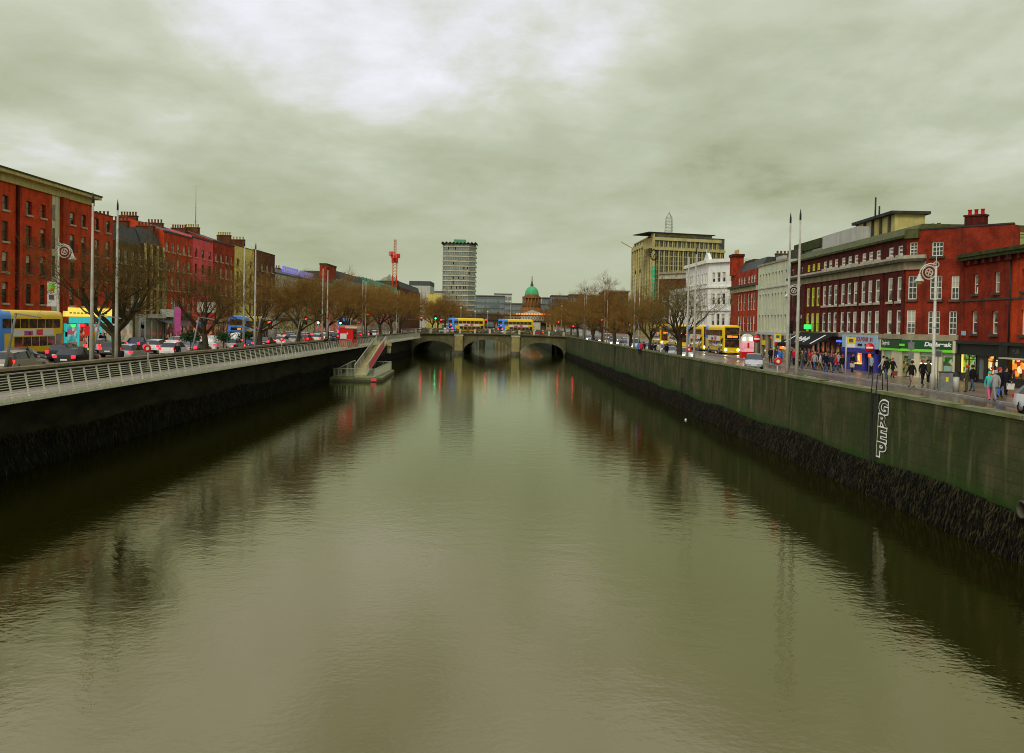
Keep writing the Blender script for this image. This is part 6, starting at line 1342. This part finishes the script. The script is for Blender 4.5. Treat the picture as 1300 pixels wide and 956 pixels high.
def ornate(x, y, s, label, banner=False, side=-1):
    r = thing('ornate_lamp', label, 'street lamp', (x, y, GL + .12), 'ornate scrolled street lamps'); z0 = GL + .12; H = 8.0 * s
    q = MB(); q.tube([(x, y, z0), (x, y, z0 + 1), (x, y, z0 + 1.1), (x, y, z0 + H)], [.17 * s, .15 * s, .11 * s, .07 * s], 10, 'metal_pale')
    for z in (.28, .5, .72): q.lathe((x, y, z0 + H * z), [(.08 * s, 0), (.13 * s, .05), (.08 * s, .12)], 10, 'metal_pale')
    q.tube([(x, y, z0 + H), (x, y, z0 + H + .7 * s)], [.05 * s, .01], 8, 'metal_pale'); q.build('post', r)
    q = MB(); R_ = .44 * s; cx, cz = x + side * R_, z0 + H - R_ * .95
    circ = lambda cx, cz, R_, a0, a1, n: [(cx + R_ * math.cos(a0 + (a1 - a0) * i / n), y, cz + R_ * math.sin(a0 + (a1 - a0) * i / n)) for i in range(n + 1)]
    q.tube(circ(cx, cz, R_, 0, 2 * PI, 24), .045 * s, 6, 'metal_pale', False); q.tube(circ(cx, cz, R_ * .55, 0, 2 * PI, 16), .03 * s, 6, 'metal_pale', False)
    for a in range(4): b = a * PI / 2 + .4; q.tube(circ(cx + R_ * .28 * math.cos(b), cz + R_ * .28 * math.sin(b), R_ * .24, 0, 2 * PI, 10), .025 * s, 5, 'metal_pale', False)
    arm = [(x, y, z0 + H + .1 * s), (x + side * .4 * s, y, z0 + H + .16 * s), (x + side * .76 * s, y, z0 + H + .02 * s), (x + side * 1.0 * s, y, z0 + H - .28 * s), (x + side * 1.06 * s, y, z0 + H - .5 * s)]
    q.tube(arm, .045 * s, 6, 'metal_pale', False); q.tube(circ(x, z0 + H + .1 * s, .18 * s, 0, 2 * PI, 12), .03 * s, 5, 'metal_pale', False); q.build('scroll_bracket', r)
    lx, lz = x + side * 1.06 * s, z0 + H - .5 * s; q = MB(); q.lathe((lx, y, lz - .5 * s), [(.30 * s, 0), (.26 * s, .1 * s), (.15 * s, .2 * s), (.09 * s, .4 * s), (.05 * s, .5 * s)], 14, 'metal_pale'); ls = q.build('lamp_shade', r); q = MB(); q.lathe((lx, y, lz - .82 * s), [(.02, .1 * s), (.12 * s, .14 * s), (.17 * s, .22 * s), (.17 * s, .33 * s)], 12, 'lamp_globe'); q.build('globe', ls)
    if banner: q = MB(); q.box(x - 1.15, x - .15, y - .02, y + .02, z0 + 4.7, z0 + 7.3, 'white_panel'); b = q.build('banner', r); q = MB(); q.box(x - 1.0, x - .3, y - .03, y - .021, z0 + 6.3, z0 + 7.1, 'lime'); q.box(x - .8, x - .4, y - .035, y - .031, z0 + 6.3, z0 + 6.7, 'amber_d'); q.box(x - .95, x - .4, y - .03, y - .021, z0 + 5.4, z0 + 5.9, 'paint_grey'); q.build('banner_picture', b)
mk('lamp_globe', (.45, .33, .06), .3); mk('amber_d', (.6, .25, .03), .5)
ornate(27.9, 59.9, 1.02, 'ornate pale street lamp with scroll bracket in front of the green shop'); ornate(28.1, 89.3, 1.0, 'ornate pale street lamp with scroll bracket near the black canopy'); ornate(-47.9, 95.5, 1.38, 'ornate pale street lamp with a white banner by the red brick block', True, 1)
def raked(x, y, label):
    r = thing('raked_lamp', label, 'street lamp', (x, y, GL), 'leaning lamp posts on the left quay'); q = MB(); q.tube([(x, y, GL), (x + .75, y, GL + 4.0)], [.09, .06], 8, 'metal_grey'); q.build('post', r); q = MB(); q.bar((x + .7, y, GL + 4.0), (x + 2.1, y, GL + 3.8), .12, .06, 'metal_grey'); q.build('lamp_arm', r)
for i, D in enumerate([49, 59.5, 78, 97, 115, 133, 151]): raked(WL(D) - (1.0 if i else .8), D, f'grey leaning street lamp, {EO[i]} from the footbridge on the left quay')
def traffic_light(x, y, z, col, label, h=3.2, back='ink', face=-1):
    r = thing('traffic_light', label, 'traffic light', (x, y, z), 'traffic lights'); q = MB(); q.tube([(x, y, z), (x, y, z + h)], .06, 8, 'metal_grey'); q.build('pole', r)
    q = MB(); q.box(x - .26, x + .26, y - .04, y + .0, z + h - .95, z + h + .35, back); q.build('backboard', r); q = MB(); q.box(x - .15, x + .15, y - .2, y - .041, z + h - .8, z + h + .2, 'black_paint'); hd = q.build('head', r)
    for i, k in enumerate(('red_light', 'amber_off', 'green_light')):
        on = (col == 'red' and i == 0) or (col == 'green' and i == 2); q = MB(); q.disc((x, y - .23, z + h + .03 - i * .32), (0, 1, 0), .17 if on else .1, .06, 10, k if on else 'ink'); q.build('lens', hd)
mk('amber_off', (.2, .1, .0), .4)
traffic_light(-28.1, 60.5, GL, 'none', 'traffic light with a yellow backing board beside the first left mast', 2.6, 'yellow_panel')
q = MB(); x, y = -28.0, 60.0; q.box(x - .32, x + .32, y - .03, y + .03, 7.1, 7.75, 'red_panel'); q.tube([(x, y + .06, GL), (x, y + .06, 7.7)], .04, 6, 'metal_grey'); o = q.build('red_sign', loc=(x, y, GL)); tag(o, 'square red notice board on a post beside the first left mast', 'sign')
traffic_light(XatD(388, 150), 150, GL, 'red', 'traffic light showing red above the queue left of the red kiosk', 4); traffic_light(XatD(404.5, 162), 162, GL, 'green', 'traffic light showing green just left of the red kiosk', 4); traffic_light(XatD(432.5, 160), 160, GL, 'green', 'green traffic light touching the left side of the red kiosk in view', 4)
traffic_light(XatD(467, 190), 190, GL, 'red', 'traffic light showing red right of the red kiosk', 5.2); traffic_light(XatD(535, 262), 262, 5.0, 'red', 'red traffic light at the left end of the stone bridge', 4.5); traffic_light(XatD(553, 268), 268, 5.0, 'green', 'green traffic light near the left end of the stone bridge', 5); traffic_light(XatD(560, 262), 262, 5.0, 'red', 'red traffic light left of the first bus on the stone bridge', 4)
traffic_light(XatD(709, 262), 262, 5.0, 'red', 'red traffic light at the right end of the stone bridge', 4); traffic_light(XatD(617, 272), 272, 5.0, 'red', 'red traffic light between the two buses on the stone bridge', 4.3)
traffic_light(XatD(728, 250), 250, GL, 'red', 'small red light by the right quay just past the bridge', 3.4); traffic_light(XatD(764, 200), 200, GL, 'red', 'traffic light with red lamp among the right quay trees', 5); traffic_light(XatD(343, 125), 125, GL, 'red', 'traffic light showing red by the pale trunk', 3.4)
traffic_light(28.1, 91.5, GL, 'none', 'dark traffic light beside the second ornate lamp', 4.4)
def round_sign(x, y, z, h, label, no_entry=True):
    r = thing('road_sign', label, 'road sign', (x, y, z), 'road signs'); q = MB(); q.tube([(x, y, z), (x, y, z + h + .3)], .035, 8, 'metal_grey'); q.build('post', r); q = MB(); q.disc((x, y - .05, z + h), (0, 1, 0), .38, .03, 20, 'red_panel'); d = q.build('sign_disc', r); q = MB(); q.box(x - .27, x + .27, y - .08, y - .066, z + h - .07, z + h + .07, 'letters_white'); q.build('white_bar', d)
round_sign(23.9, 88.6, GL, 2.9, 'round red no entry sign by the parked silver hatchback'); round_sign(28.1, 71.2, GL, 2.6, 'round red no entry sign in front of the blue shop')
def lifebuoy(x, y, label):
    r = thing('lifebuoy', label, 'lifebuoy', (x, y, GL), 'lifebuoys on the quays'); q = MB(); q.tube([(x, y, GL), (x, y, 6.6)], .05, 8, 'metal_pale'); q.build('post', r)
    q = MB(); n = 20; c = [(x + .2 * math.cos(2 * PI * i / n), y - .1, 6.15 + .2 * math.sin(2 * PI * i / n)) for i in range(n + 1)]; q.tube(c, .075, 8, 'red_panel', False); q.build('ring', r)
    q = MB(); q.box(x - .13, x + .13, y - .1, y - .04, 6.0, 6.3, 'white_panel'); q.build('back_board', r)
lifebuoy(WR(64.5) + .5, 64.6, 'red lifebuoy on a post at the right parapet beside the nearest mast pair'); lifebuoy(WR(94) + .5, 93.4, 'red lifebuoy on a post at the right parapet beside the second mast pair')
for i, D in enumerate((66, 104, 141)): lifebuoy(BX(D) - 2.3, D, f'red lifebuoy on the left boardwalk, {EO[i]} from the footbridge')
def stop_sign(x, y, label, w=.75):
    r = thing('bus_stop', label, 'bus stop', (x, y, GL), 'bus stop poles'); q = MB(); q.tube([(x, y, GL), (x, y, 7.9)], .055, 8, 'metal_pale'); q.build('pole', r); q = MB(); q.box(x + .06, x + w, y - .03, y + .03, 7.3, 7.85, 'yellow_panel'); q.box(x + .2, x + w - .18, y - .04, y - .031, 7.42, 7.72, 'paint_grey'); q.build('flag', r); q = MB(); q.box(x + .06, x + w, y - .03, y + .03, 7.0, 7.29, 'white_panel'); q.build('flag_plate', r)
stop_sign(27.9, 75.6, 'bus stop pole with yellow flag in front of the blue shop'); stop_sign(28.2, 97.5, 'farther bus stop pole with yellow flag near the pillared building')
q = MB(); x, y = 28.1, 58.4; q.box(x - .45, x + .3, y - .2, y + .2, GL + .12, GL + 1.35, 'metal_grey'); q.box(x - .47, x + .32, y - .22, y + .22, GL + 1.35, GL + 1.4, 'metal_dark'); q.lathe((0, 0, 0), [(.001, 0), (.08, 0.01)], 4, 'yellow_panel'); q.box(x - .16, x - .0, y - .215, y - .201, GL + .75, GL + 1.05, 'yellow_panel'); o = q.build('utility_cabinet', loc=(x, y, GL)); tag(o, 'grey utility cabinet with yellow label beside the ornate lamp', 'cabinet')
q = MB(); x, y = 28.75, 58.6; q.tube([(x, y, GL + .12), (x, y, GL + 1.1)], .24, 12, 'metal_pale'); q.lathe((x, y, GL + 1.1), [(.27, 0), (.25, .15), (.05, .28)], 12, 'metal_dark'); o = q.build('litter_bin', loc=(x, y, GL)); tag(o, 'pale litter bin beside the grey utility cabinet', 'bin')
r = thing('direction_sign', 'dark grey sign board on a post before the green shop', 'sign', (28.95, 61.5, GL)); q = MB(); q.tube([(28.95, 61.5, GL), (28.95, 61.5, 7.3)], .04, 8, 'metal_grey'); q.build('post', r); q = MB(); q.box(28.7, 29.2, 61.42, 61.46, 6.75, 7.2, 'metal_grey'); q.box(28.78, 29.12, 61.40, 61.418, 6.82, 7.13, 'paint_grey'); q.build('board', r)
for xx, yy, w_, lab in ((28.6, 61.0, .9, 'pair of short dark grey direction boards left of the ornate lamp'),):
    r = thing('direction_sign', lab, 'sign', (xx - .4, yy + 3, GL)); q = MB(); q.tube([(xx - .4, yy + 3, GL), (xx - .4, yy + 3, 8.0)], .04, 8, 'metal_grey'); q.build('post', r); q = MB(); q.box(xx - .62, xx - .2, yy + 2.92, yy + 2.96, 7.15, 7.7, 'metal_grey'); q.box(xx - .6, xx - .22, yy + 2.92, yy + 2.96, 6.5, 7.0, 'metal_grey'); q.build('board', r)
# illuminated rounded kiosk on right pavement
def adv():
    x, y = 29.6, 118.5; x = XatD(949, 114); y = 114; r = thing('lit_kiosk', 'round topped white and pink lit kiosk with red base by the front bus', 'kiosk', (x, y, GL)); q = MB(); w = .75
    q.box(x - w, x + w, y - .5, y + .5, GL, GL + .95, 'red_panel'); q.build('base', r); q = MB(); q.box(x - w, x + w, y - .5, y + .5, GL + .95, GL + 2.3, 'lit_pink')
    q.build('body', r); q = MB(); P = [(w * math.cos(PI * i / 14), w * 1.2 * math.sin(PI * i / 14)) for i in range(15)]
    q.raw([(x + a, y - .5, GL + 2.3 + b) for a, b in P] + [(x + a, y + .5, GL + 2.3 + b) for a, b in P], [tuple(range(15))[::-1], tuple(range(15, 30))] + [(i, i + 1, i + 16, i + 15) for i in range(14)], 'white_panel', False); q.build('arched_top', r)
    for dx in (-.5, .35): q = MB(); q.disc((x + dx, y - .56, GL + 2.55), (0, 1, 0), .14, .06, 10, 'headlight'); q.build('lamp', r)
    q = MB(); q.box(x - .1, x + .15, y - .53, y - .51, GL + 1.4, GL + 2.1, 'red_panel'); q.build('emblem', r)
mk('lit_pink', (.75, .45, .45), .4, (.5, .15, .2), 3, emit=(1, .45, .45), es=.3)
adv()
# red coffee kiosk on the boardwalk
def kiosk():
    x, y = WL(139) + 1.45, 139; r = thing('kiosk', 'bright red kiosk with white sign square on the left boardwalk', 'kiosk', (x, y, 4.38)); q = MB(); q.box(x - 1.05, x + 1.05, y - 1.8, y + 1.8, 4.38, 7.3, 'red_panel'); q.build('body', r)
    q = MB(); q.box(x - 1.2, x + 1.25, y - 1.9, y + 1.9, 7.3, 7.65, 'pink_roof'); q.box(x - .1, x + 1.7, y - 1.95, y + 1.95, 7.2, 7.5, 'cream_pale'); q.build('roof', r)
    q = MB(); q.box(x - .85, x + .1, y - 1.86, y - 1.81, 5.6, 6.4, 'white_panel'); q.build('sign', r); q = MB(); q.box(x + .15, x + .3, y - 1.84, y - 1.8, 6.3, 6.55, 'white_panel'); q.build('emblem', r)
    q = MB(); q.box(x + 1.06, x + 1.1, y - 1.2, y + 1.0, 5.6, 6.9, 'glass'); q.build('serving_hatch', r)
mk('pink_roof', (.6, .18, .15), .5)
kiosk()
# banners and flags along the left fronts
for i, (px, D, z, col, lab) in enumerate([(221, 116, 7.5, 'magenta', 'long magenta banner hanging on a post before the red brick terrace'), (414, 180, 7.8, 'pink_panel', 'pink banner on a post left of the kiosk'), (478, 215, 8.2, 'magenta', 'magenta banner on a post near the far left trees'), (488, 225, 8.2, 'pink_panel', 'pink banner on a post beside the far magenta banner')]):
    x = XatD(px, D); r = thing('banner_post', lab, 'banner', (x, D, GL)); q = MB(); q.tube([(x, D, GL), (x, D, z + 3)], .06, 6, 'metal_grey'); q.build('post', r); q = MB(); q.box(x + .07, x + .85, D - .02, D + .02, z - 1.3 if i == 0 else z, z + 2.2, col); q.build('banner', r)
q = MB(); x = XatD(262, 140); q.box(x - 1.4, x + 1.4, 139.9, 140, 9.2, 10.8, 'white_panel'); q.box(x - 1.3, x + 1.3, 139.85, 139.9, 8.1, 9.1, 'red_panel'); q.disc((x - .6, 139.8, 7.6), (0, 1, 0), .6, .1, 14, 'bus_blue'); q.tube([(x + 1.5, 140, GL), (x + 1.5, 140, 10.9)], .06, 6, 'metal_grey'); o = q.build('hoarding', loc=(x, 140, GL)); tag(o, 'white red and blue sign board before the pink house', 'sign')
for i, (px, D) in enumerate([(228, 118)]):
    x = -49.6; r = thing('awning', 'grey awning with white sign over a dark shopfront left of the pink house', 'awning', (x, 132, GL)); q = MB(); q.raw([(-53.4, 136, 8.0), (-53.4, 146, 8.0), (-50.2, 146, 7.1), (-50.2, 136, 7.1), (-53.4, 136, 7.9), (-53.4, 146, 7.9), (-50.2, 146, 7.0), (-50.2, 136, 7.0)], [(0, 1, 2, 3), (4, 5, 6, 7), (2, 3, 7, 6), (0, 3, 7, 4)], 'paint_grey', False); q.build('fabric', r); q = MB(); q.box(-53.3, -53.1, 137, 142, 8.4, 9.6, 'white_panel'); q.build('sign', r)
# ================================================================ people
def person_proto(seed, pose, hgt=1.72, coat='coat', child=False):
    r = random.Random(seed); k = hgt / 1.75; st = {'stand': (.04, -.03), 'walk': (.26, -.26), 'step': (.16, -.14)}[pose]; V = []; Ed = []; Rd = []
    def v(x, y, z, rr, p=None): V.append((x * k, y * k, z * k)); Rd.append(rr * k); i = len(V) - 1; (Ed.append((p, i)) if p is not None else None); return i
    pel = v(0, 0, .96, .155); sp = v(0, .0, 1.16, .15, pel); ch = v(0, .01, 1.36, .165, sp); nk = v(0, .0, 1.49, .06, ch); hd0 = v(0, .015, 1.57, .075, nk); hd = v(0, .02, 1.66, .098, hd0); v(0, .01, 1.74, .055, hd); v(0, .115, 1.635, .018, hd)
    for s, fy in ((1, st[0]), (-1, st[1])):
        hp = v(s * .09, 0, .90, .105, pel); kn = v(s * .10, fy * .62, .50, .072, hp); an = v(s * .10, fy - (.1 if fy < 0 and pose != 'stand' else 0), .10, .05, kn); v(s * .11, fy + .15 - (.1 if fy < 0 and pose != 'stand' else 0), .045, .045, an)
        sh = v(s * .185, .0, 1.40, .075, ch); el = v(s * .235, -fy * .35 - .02, 1.13, .055, sh); wr = v(s * .245, -fy * .7 + .08, .90, .036, el); pm = v(s * .245, -fy * .75 + .11, .83, .034, wr)
        for f in range(4): a = v(s * .245 + (f - 1.5) * .006, -fy * .75 + .085 + f * .019, .785, .011, pm); v(s * .235, -fy * .75 + .09 + f * .019, .74 + .006 * abs(f - 1.5), .009, a)
        a = v(s * .225, -fy * .75 + .155, .82, .011, pm); v(s * .215, -fy * .75 + .165, .785, .009, a)
    me = bpy.data.meshes.new('body'); me.from_pydata(V, Ed, []); o = bpy.data.objects.new('body', me); C.objects.link(o)
    sk = o.modifiers.new('skin', 'SKIN'); sub = o.modifiers.new('sub', 'SUBSURF'); sub.levels = 1; sub.render_levels = 1
    for i, rr in enumerate(Rd): o.data.skin_vertices[0].data[i].radius = (rr, rr * (.72 if i in (0, 1, 2) else 1)); o.data.skin_vertices[0].data[i].use_root = i == 0
    dg = bpy.context.evaluated_depsgraph_get(); m2 = bpy.data.meshes.new_from_object(o.evaluated_get(dg)); bpy.data.objects.remove(o)
    for n in ('coat', 'trousers', 'skin', 'shoe'): m2.materials.append(M[n])
    for p in m2.polygons:
        c = p.center / k; p.use_smooth = True; z = c.z
        hand = abs(c.x) > .19 and z < .90
        p.material_index = 2 if (z > 1.50 or hand) else 0 if (z > .82 or abs(c.x) > .2) else 3 if z < .09 else 1
    root = thing('person', 'person', 'person', (0, 0, 0)); b = bpy.data.objects.new('body', m2); C.objects.link(b); b.parent = root
    h = MB(); h.lathe((0, 0, 0), [(.001, .125), (.07, .112), (.108, .06), (.118, 0), (.112, -.05)], 12, 'hair'); h.v = [(x, y - .022 if z > -.02 else y - .04, z) for x, y, z in h.v]; h.v = [(x * k, y * k, (z + 1.665) * k) for x, y, z in h.v]; h.build('hair', root)
    h = MB(); h.lathe((0, 0, 0), [(.155, 0), (.175, .05), (.15, .3), (.165, .46), (.10, .56)], 12, 'coat'); h.v = [(x * 1.12 * k, y * .82 * k, (z + .80) * k) for x, y, z in h.v]; h.build('coat', root)
    e = MB(); 
    for s in (-1, 1): e.disc((s * .035 * k, .107 * k, 1.665 * k), (0, 1, 0), .011 * k, .008, 6, 'ink')
    e.build('eyes', root); freeze(root); return root
for n, c in (('coat', (.02, .02, .022)), ('trousers', (.03, .035, .05)), ('shoe', (.015, .012, .01)), ('hair', (.03, .018, .01)), ('c_black', (.012, .012, .014)), ('c_navy', (.02, .03, .09)), ('c_teal', (.05, .48, .40)), ('c_grey', (.3, .3, .29)), ('c_olive', (.07, .075, .03)), ('c_red', (.5, .02, .03)), ('c_blue', (.04, .16, .5)), ('c_cream', (.5, .45, .33)), ('c_brown', (.13, .07, .03)), ('c_pink', (.65, .13, .25)), ('t_jeans', (.05, .09, .18)), ('t_grey', (.25, .25, .24)), ('t_tan', (.3, .2, .12)), ('t_black', (.012, .012, .013)), ('h_red', (.45, .03, .02)), ('h_fair', (.3, .2, .07)), ('h_hiviz', (.5, .8, .02))): mk(n, c, .8)
PP = [person_proto(1, 'stand'), person_proto(2, 'walk'), person_proto(3, 'step'), person_proto(4, 'walk', 1.62)]
used_p = set()
def person(i, x, y, rz, label, coat='c_black', tr='t_black', hair='hair', s=1.0, group='people on the right pavement', z=GL + .12):
    o = copy_tree(PP[i], (x, y, z), rz, s, label, group)
    for c in o.children_recursive:
        for sl in c.material_slots:
            n = sl.material.name; t = {'coat': coat, 'trousers': tr, 'hair': hair}.get(n)
            if t: sl.link = 'OBJECT'; sl.material = M[t]
    return o
def pp(px, py, z=GL + .12):   # the spot on the pavement under a pixel's foot point
    r = ray(px, py); t = (z - CH) / r.z; return r.x * t, r.y * t
def put(px, py, i, rz, label, **k): x, y = pp(px, py); return person(i, x, y, rad(rz), label, **k)
put(1256, 508, 3, 170, 'person in a turquoise hooded coat and pink trousers near the kerb', coat='c_teal', tr='c_pink', hair='c_teal')
put(1263, 509, 2, 5, 'person in a pale grey hooded top and pale trousers beside the turquoise coat', coat='c_grey', tr='t_grey', hair='c_grey')
put(1269, 505, 1, 190, 'person in a black coat and red hat holding a blue bag', hair='h_red', s=1.03)
put(1277, 502, 2, 170, 'person in a black coat carrying a white shopping bag', tr='t_black')
put(1227, 498, 0, 60, 'person in an olive coat looking into the green lit shop window, left of two', coat='c_olive', tr='c_olive', hair='h_red')
put(1234, 497, 2, 30, 'person in a dark coat by the green lit shop window, right of two', coat='c_black', tr='t_jeans')
put(1157, 492, 1, 20, 'broad person in a black jacket and tan trousers before the green shop', tr='t_tan', s=1.06)
put(1171, 489, 2, 190, 'person in black with red scarf walking past the green shop', hair='h_red', tr='t_black', s=1.05)
put(1178, 486, 0, 200, 'person in a dark green coat in front of the lit green shop window', coat='c_olive', tr='t_black')
put(1125, 481, 2, 10, 'person in dark coat and jeans left of the green shop', tr='t_jeans')
put(1133, 480, 3, 195, 'person in black with red hat carrying an orange bag by the green shop', hair='h_red', tr='t_black')
put(1121, 478, 1, 40, 'person with pale pink top standing in the dark doorway by the blue shop', coat='c_cream', tr='t_black')
put(1106, 476, 0, 100, 'person in grey coat looking at the orange lit window of the blue shop', coat='c_grey', tr='t_black')
put(1082, 473, 2, 200, 'person in black carrying a cream bag before the blue shop', coat='c_black', tr='t_black')
cols = [('c_black', 'black'), ('c_olive', 'olive'), ('c_navy', 'navy'), ('c_brown', 'brown'), ('c_red', 'red'), ('c_grey', 'grey'), ('c_black', 'black'), ('c_cream', 'cream'), ('c_navy', 'navy')]
xs = [1014, 1018, 1023, 1027, 1031, 1034, 1038, 1041, 1044, 1048, 1052, 1055, 1058, 1061, 1064, 1069]
for j, px in enumerate(xs):
    c, cn = cols[j % 9]; put(px, 465.5 + (px - 1014) * .13 + [0, 2.2, -1.2, 1.2][j % 4], j % 4, [10, 190, 80, 260, 200][j % 5], f'person in a {cn} coat in the crowd under the black canopy, {EO[j]} from left', coat=c, tr=['t_black', 't_jeans', 't_black', 't_tan'][j % 4], hair=['hair', 'h_fair', 'hair', 'h_red'][j % 4])
for j, (px, py, c, cn, h) in enumerate([(978, 461, 'c_black', 'black', 'hair'), (982, 461, 'c_navy', 'navy', 'h_hiviz'), (986, 462.5, 'c_navy', 'navy', 'hair'), (990, 463, 'c_blue', 'bright blue', 'hair'), (999, 463, 'c_red', 'red', 'hair'), (1004, 462.5, 'c_black', 'black', 'h_red'), (1008, 464, 'c_red', 'red and white', 'h_fair')]): put(px, py, j % 4, [180, 20, 90][j % 3], f'person in a {cn} jacket before the pillared building, {EO[j]} from left', coat=c, tr='t_jeans' if j % 2 else 't_black', hair=h)
GLp = 'people on the left quay'
for j, (x, y, c, cn, lab) in enumerate([(-49.5, 109, 'c_black', 'black', 'left person in black outside the teal signed shop'), (-48.6, 108, 'c_navy', 'navy', 'right person in dark clothes outside the teal signed shop')]): person([1, 0][j], x, y, rad(70 * j), lab, coat=c, tr='t_black', group=GLp)
for j, (px, D, c, cn) in enumerate([(396, 122, 'c_black', 'black'), (403, 124, 'c_black', 'black'), (418, 130, 'c_navy', 'navy')]): person(j % 4, BX(D) - 1.0 - .3 * j, D, rad(10 + 170 * j), f'person in a {cn} coat on the boardwalk near the red kiosk, {EO[j]} from left', coat=c, tr='t_black', group=GLp, z=4.38)
for j, (x, y) in enumerate([(-26.2, 50), (-25.9, 63.5), (-25.6, 64.3), (-25.8, 75)]): person([0, 2, 3, 0][j], WL(y) - .95, y, rad(90 + 40 * j), f'person in dark clothes just behind the left parapet, {EO[j]} from the footbridge', coat=['c_brown', 'c_black', 'c_black', 'c_black'][j], tr='t_black', hair=['h_fair', 'h_red', 'h_red', 'h_red'][j], group=GLp)
for j in range(12):
    D = 178 + j * 4.7; person(j % 4, WL(D) - 1.2 - (j % 3) * .8, D, rad(j * 77), f'person in a {cols[j % 9][1]} coat on the far left pavement, {EO[j]} before the stone bridge', coat=cols[j % 9][0], tr='t_black', group=GLp)
for j in range(14):
    x = -23 + j * 2.7 + (j % 3) * .5; person(j % 4, x, 240.6 + (j % 2) * .9, rad(90 if j % 2 else 270), f'person in a {cols[j % 9][1]} coat crossing the stone bridge, {EO[j]} from the left', coat=cols[j % 9][0], tr='t_black', group='people crossing the stone bridge', z=5.2)
for j, (px, D, c, cn) in enumerate([(812, 120, 'c_blue', 'blue'), (815, 119, 'c_red', 'red'), (818, 119, 'c_black', 'black'), (828, 116, 'c_black', 'black'), (833, 114, 'c_black', 'black'), (837, 113.5, 'c_cream', 'cream'), (847, 111, 'c_black', 'black')]): person(j % 4, XatD(px, D), D, rad(180 * (j % 2)), f'person in a {cn} coat behind the right parapet near the spreading tree, {EO[j]} from left', coat=c, tr='t_black', group='people behind the right parapet')
for p in PP:
    for c in [*p.children_recursive, p]: bpy.data.objects.remove(c)
def bag(px, py, h, k, label, w=.34):
    x, y = pp(px, py); z = GL + h; y -= .12; q = MB(); q.hexa([(x - w / 2, y - .07, z), (x + w / 2, y - .07, z), (x + w / 2, y + .07, z), (x - w / 2, y + .07, z), (x - w * .6, y - .09, z + .36), (x + w * .6, y - .09, z + .36), (x + w * .6, y + .09, z + .36), (x - w * .6, y + .09, z + .36)], k); q.tube([(x - .1, y, z + .36), (x - .06, y, z + .55), (x + .06, y, z + .55), (x + .1, y, z + .36)], .012, 5, k); o = q.build('shopping_bag', loc=(x, y, z)); tag(o, label, 'bag')
bag(1280.5, 502, .5, 'white_panel', 'white shopping bag held by the person in black near the right edge', .42); bag(1266, 505, .32, 'c_blue', 'blue carrier bag held beside the person with the red hat'); bag(1135, 480.5, .35, 'orange_pots', 'orange bag held by the person before the green shop'); bag(1081, 473, .6, 'c_cream', 'cream bag held before the blue shop')
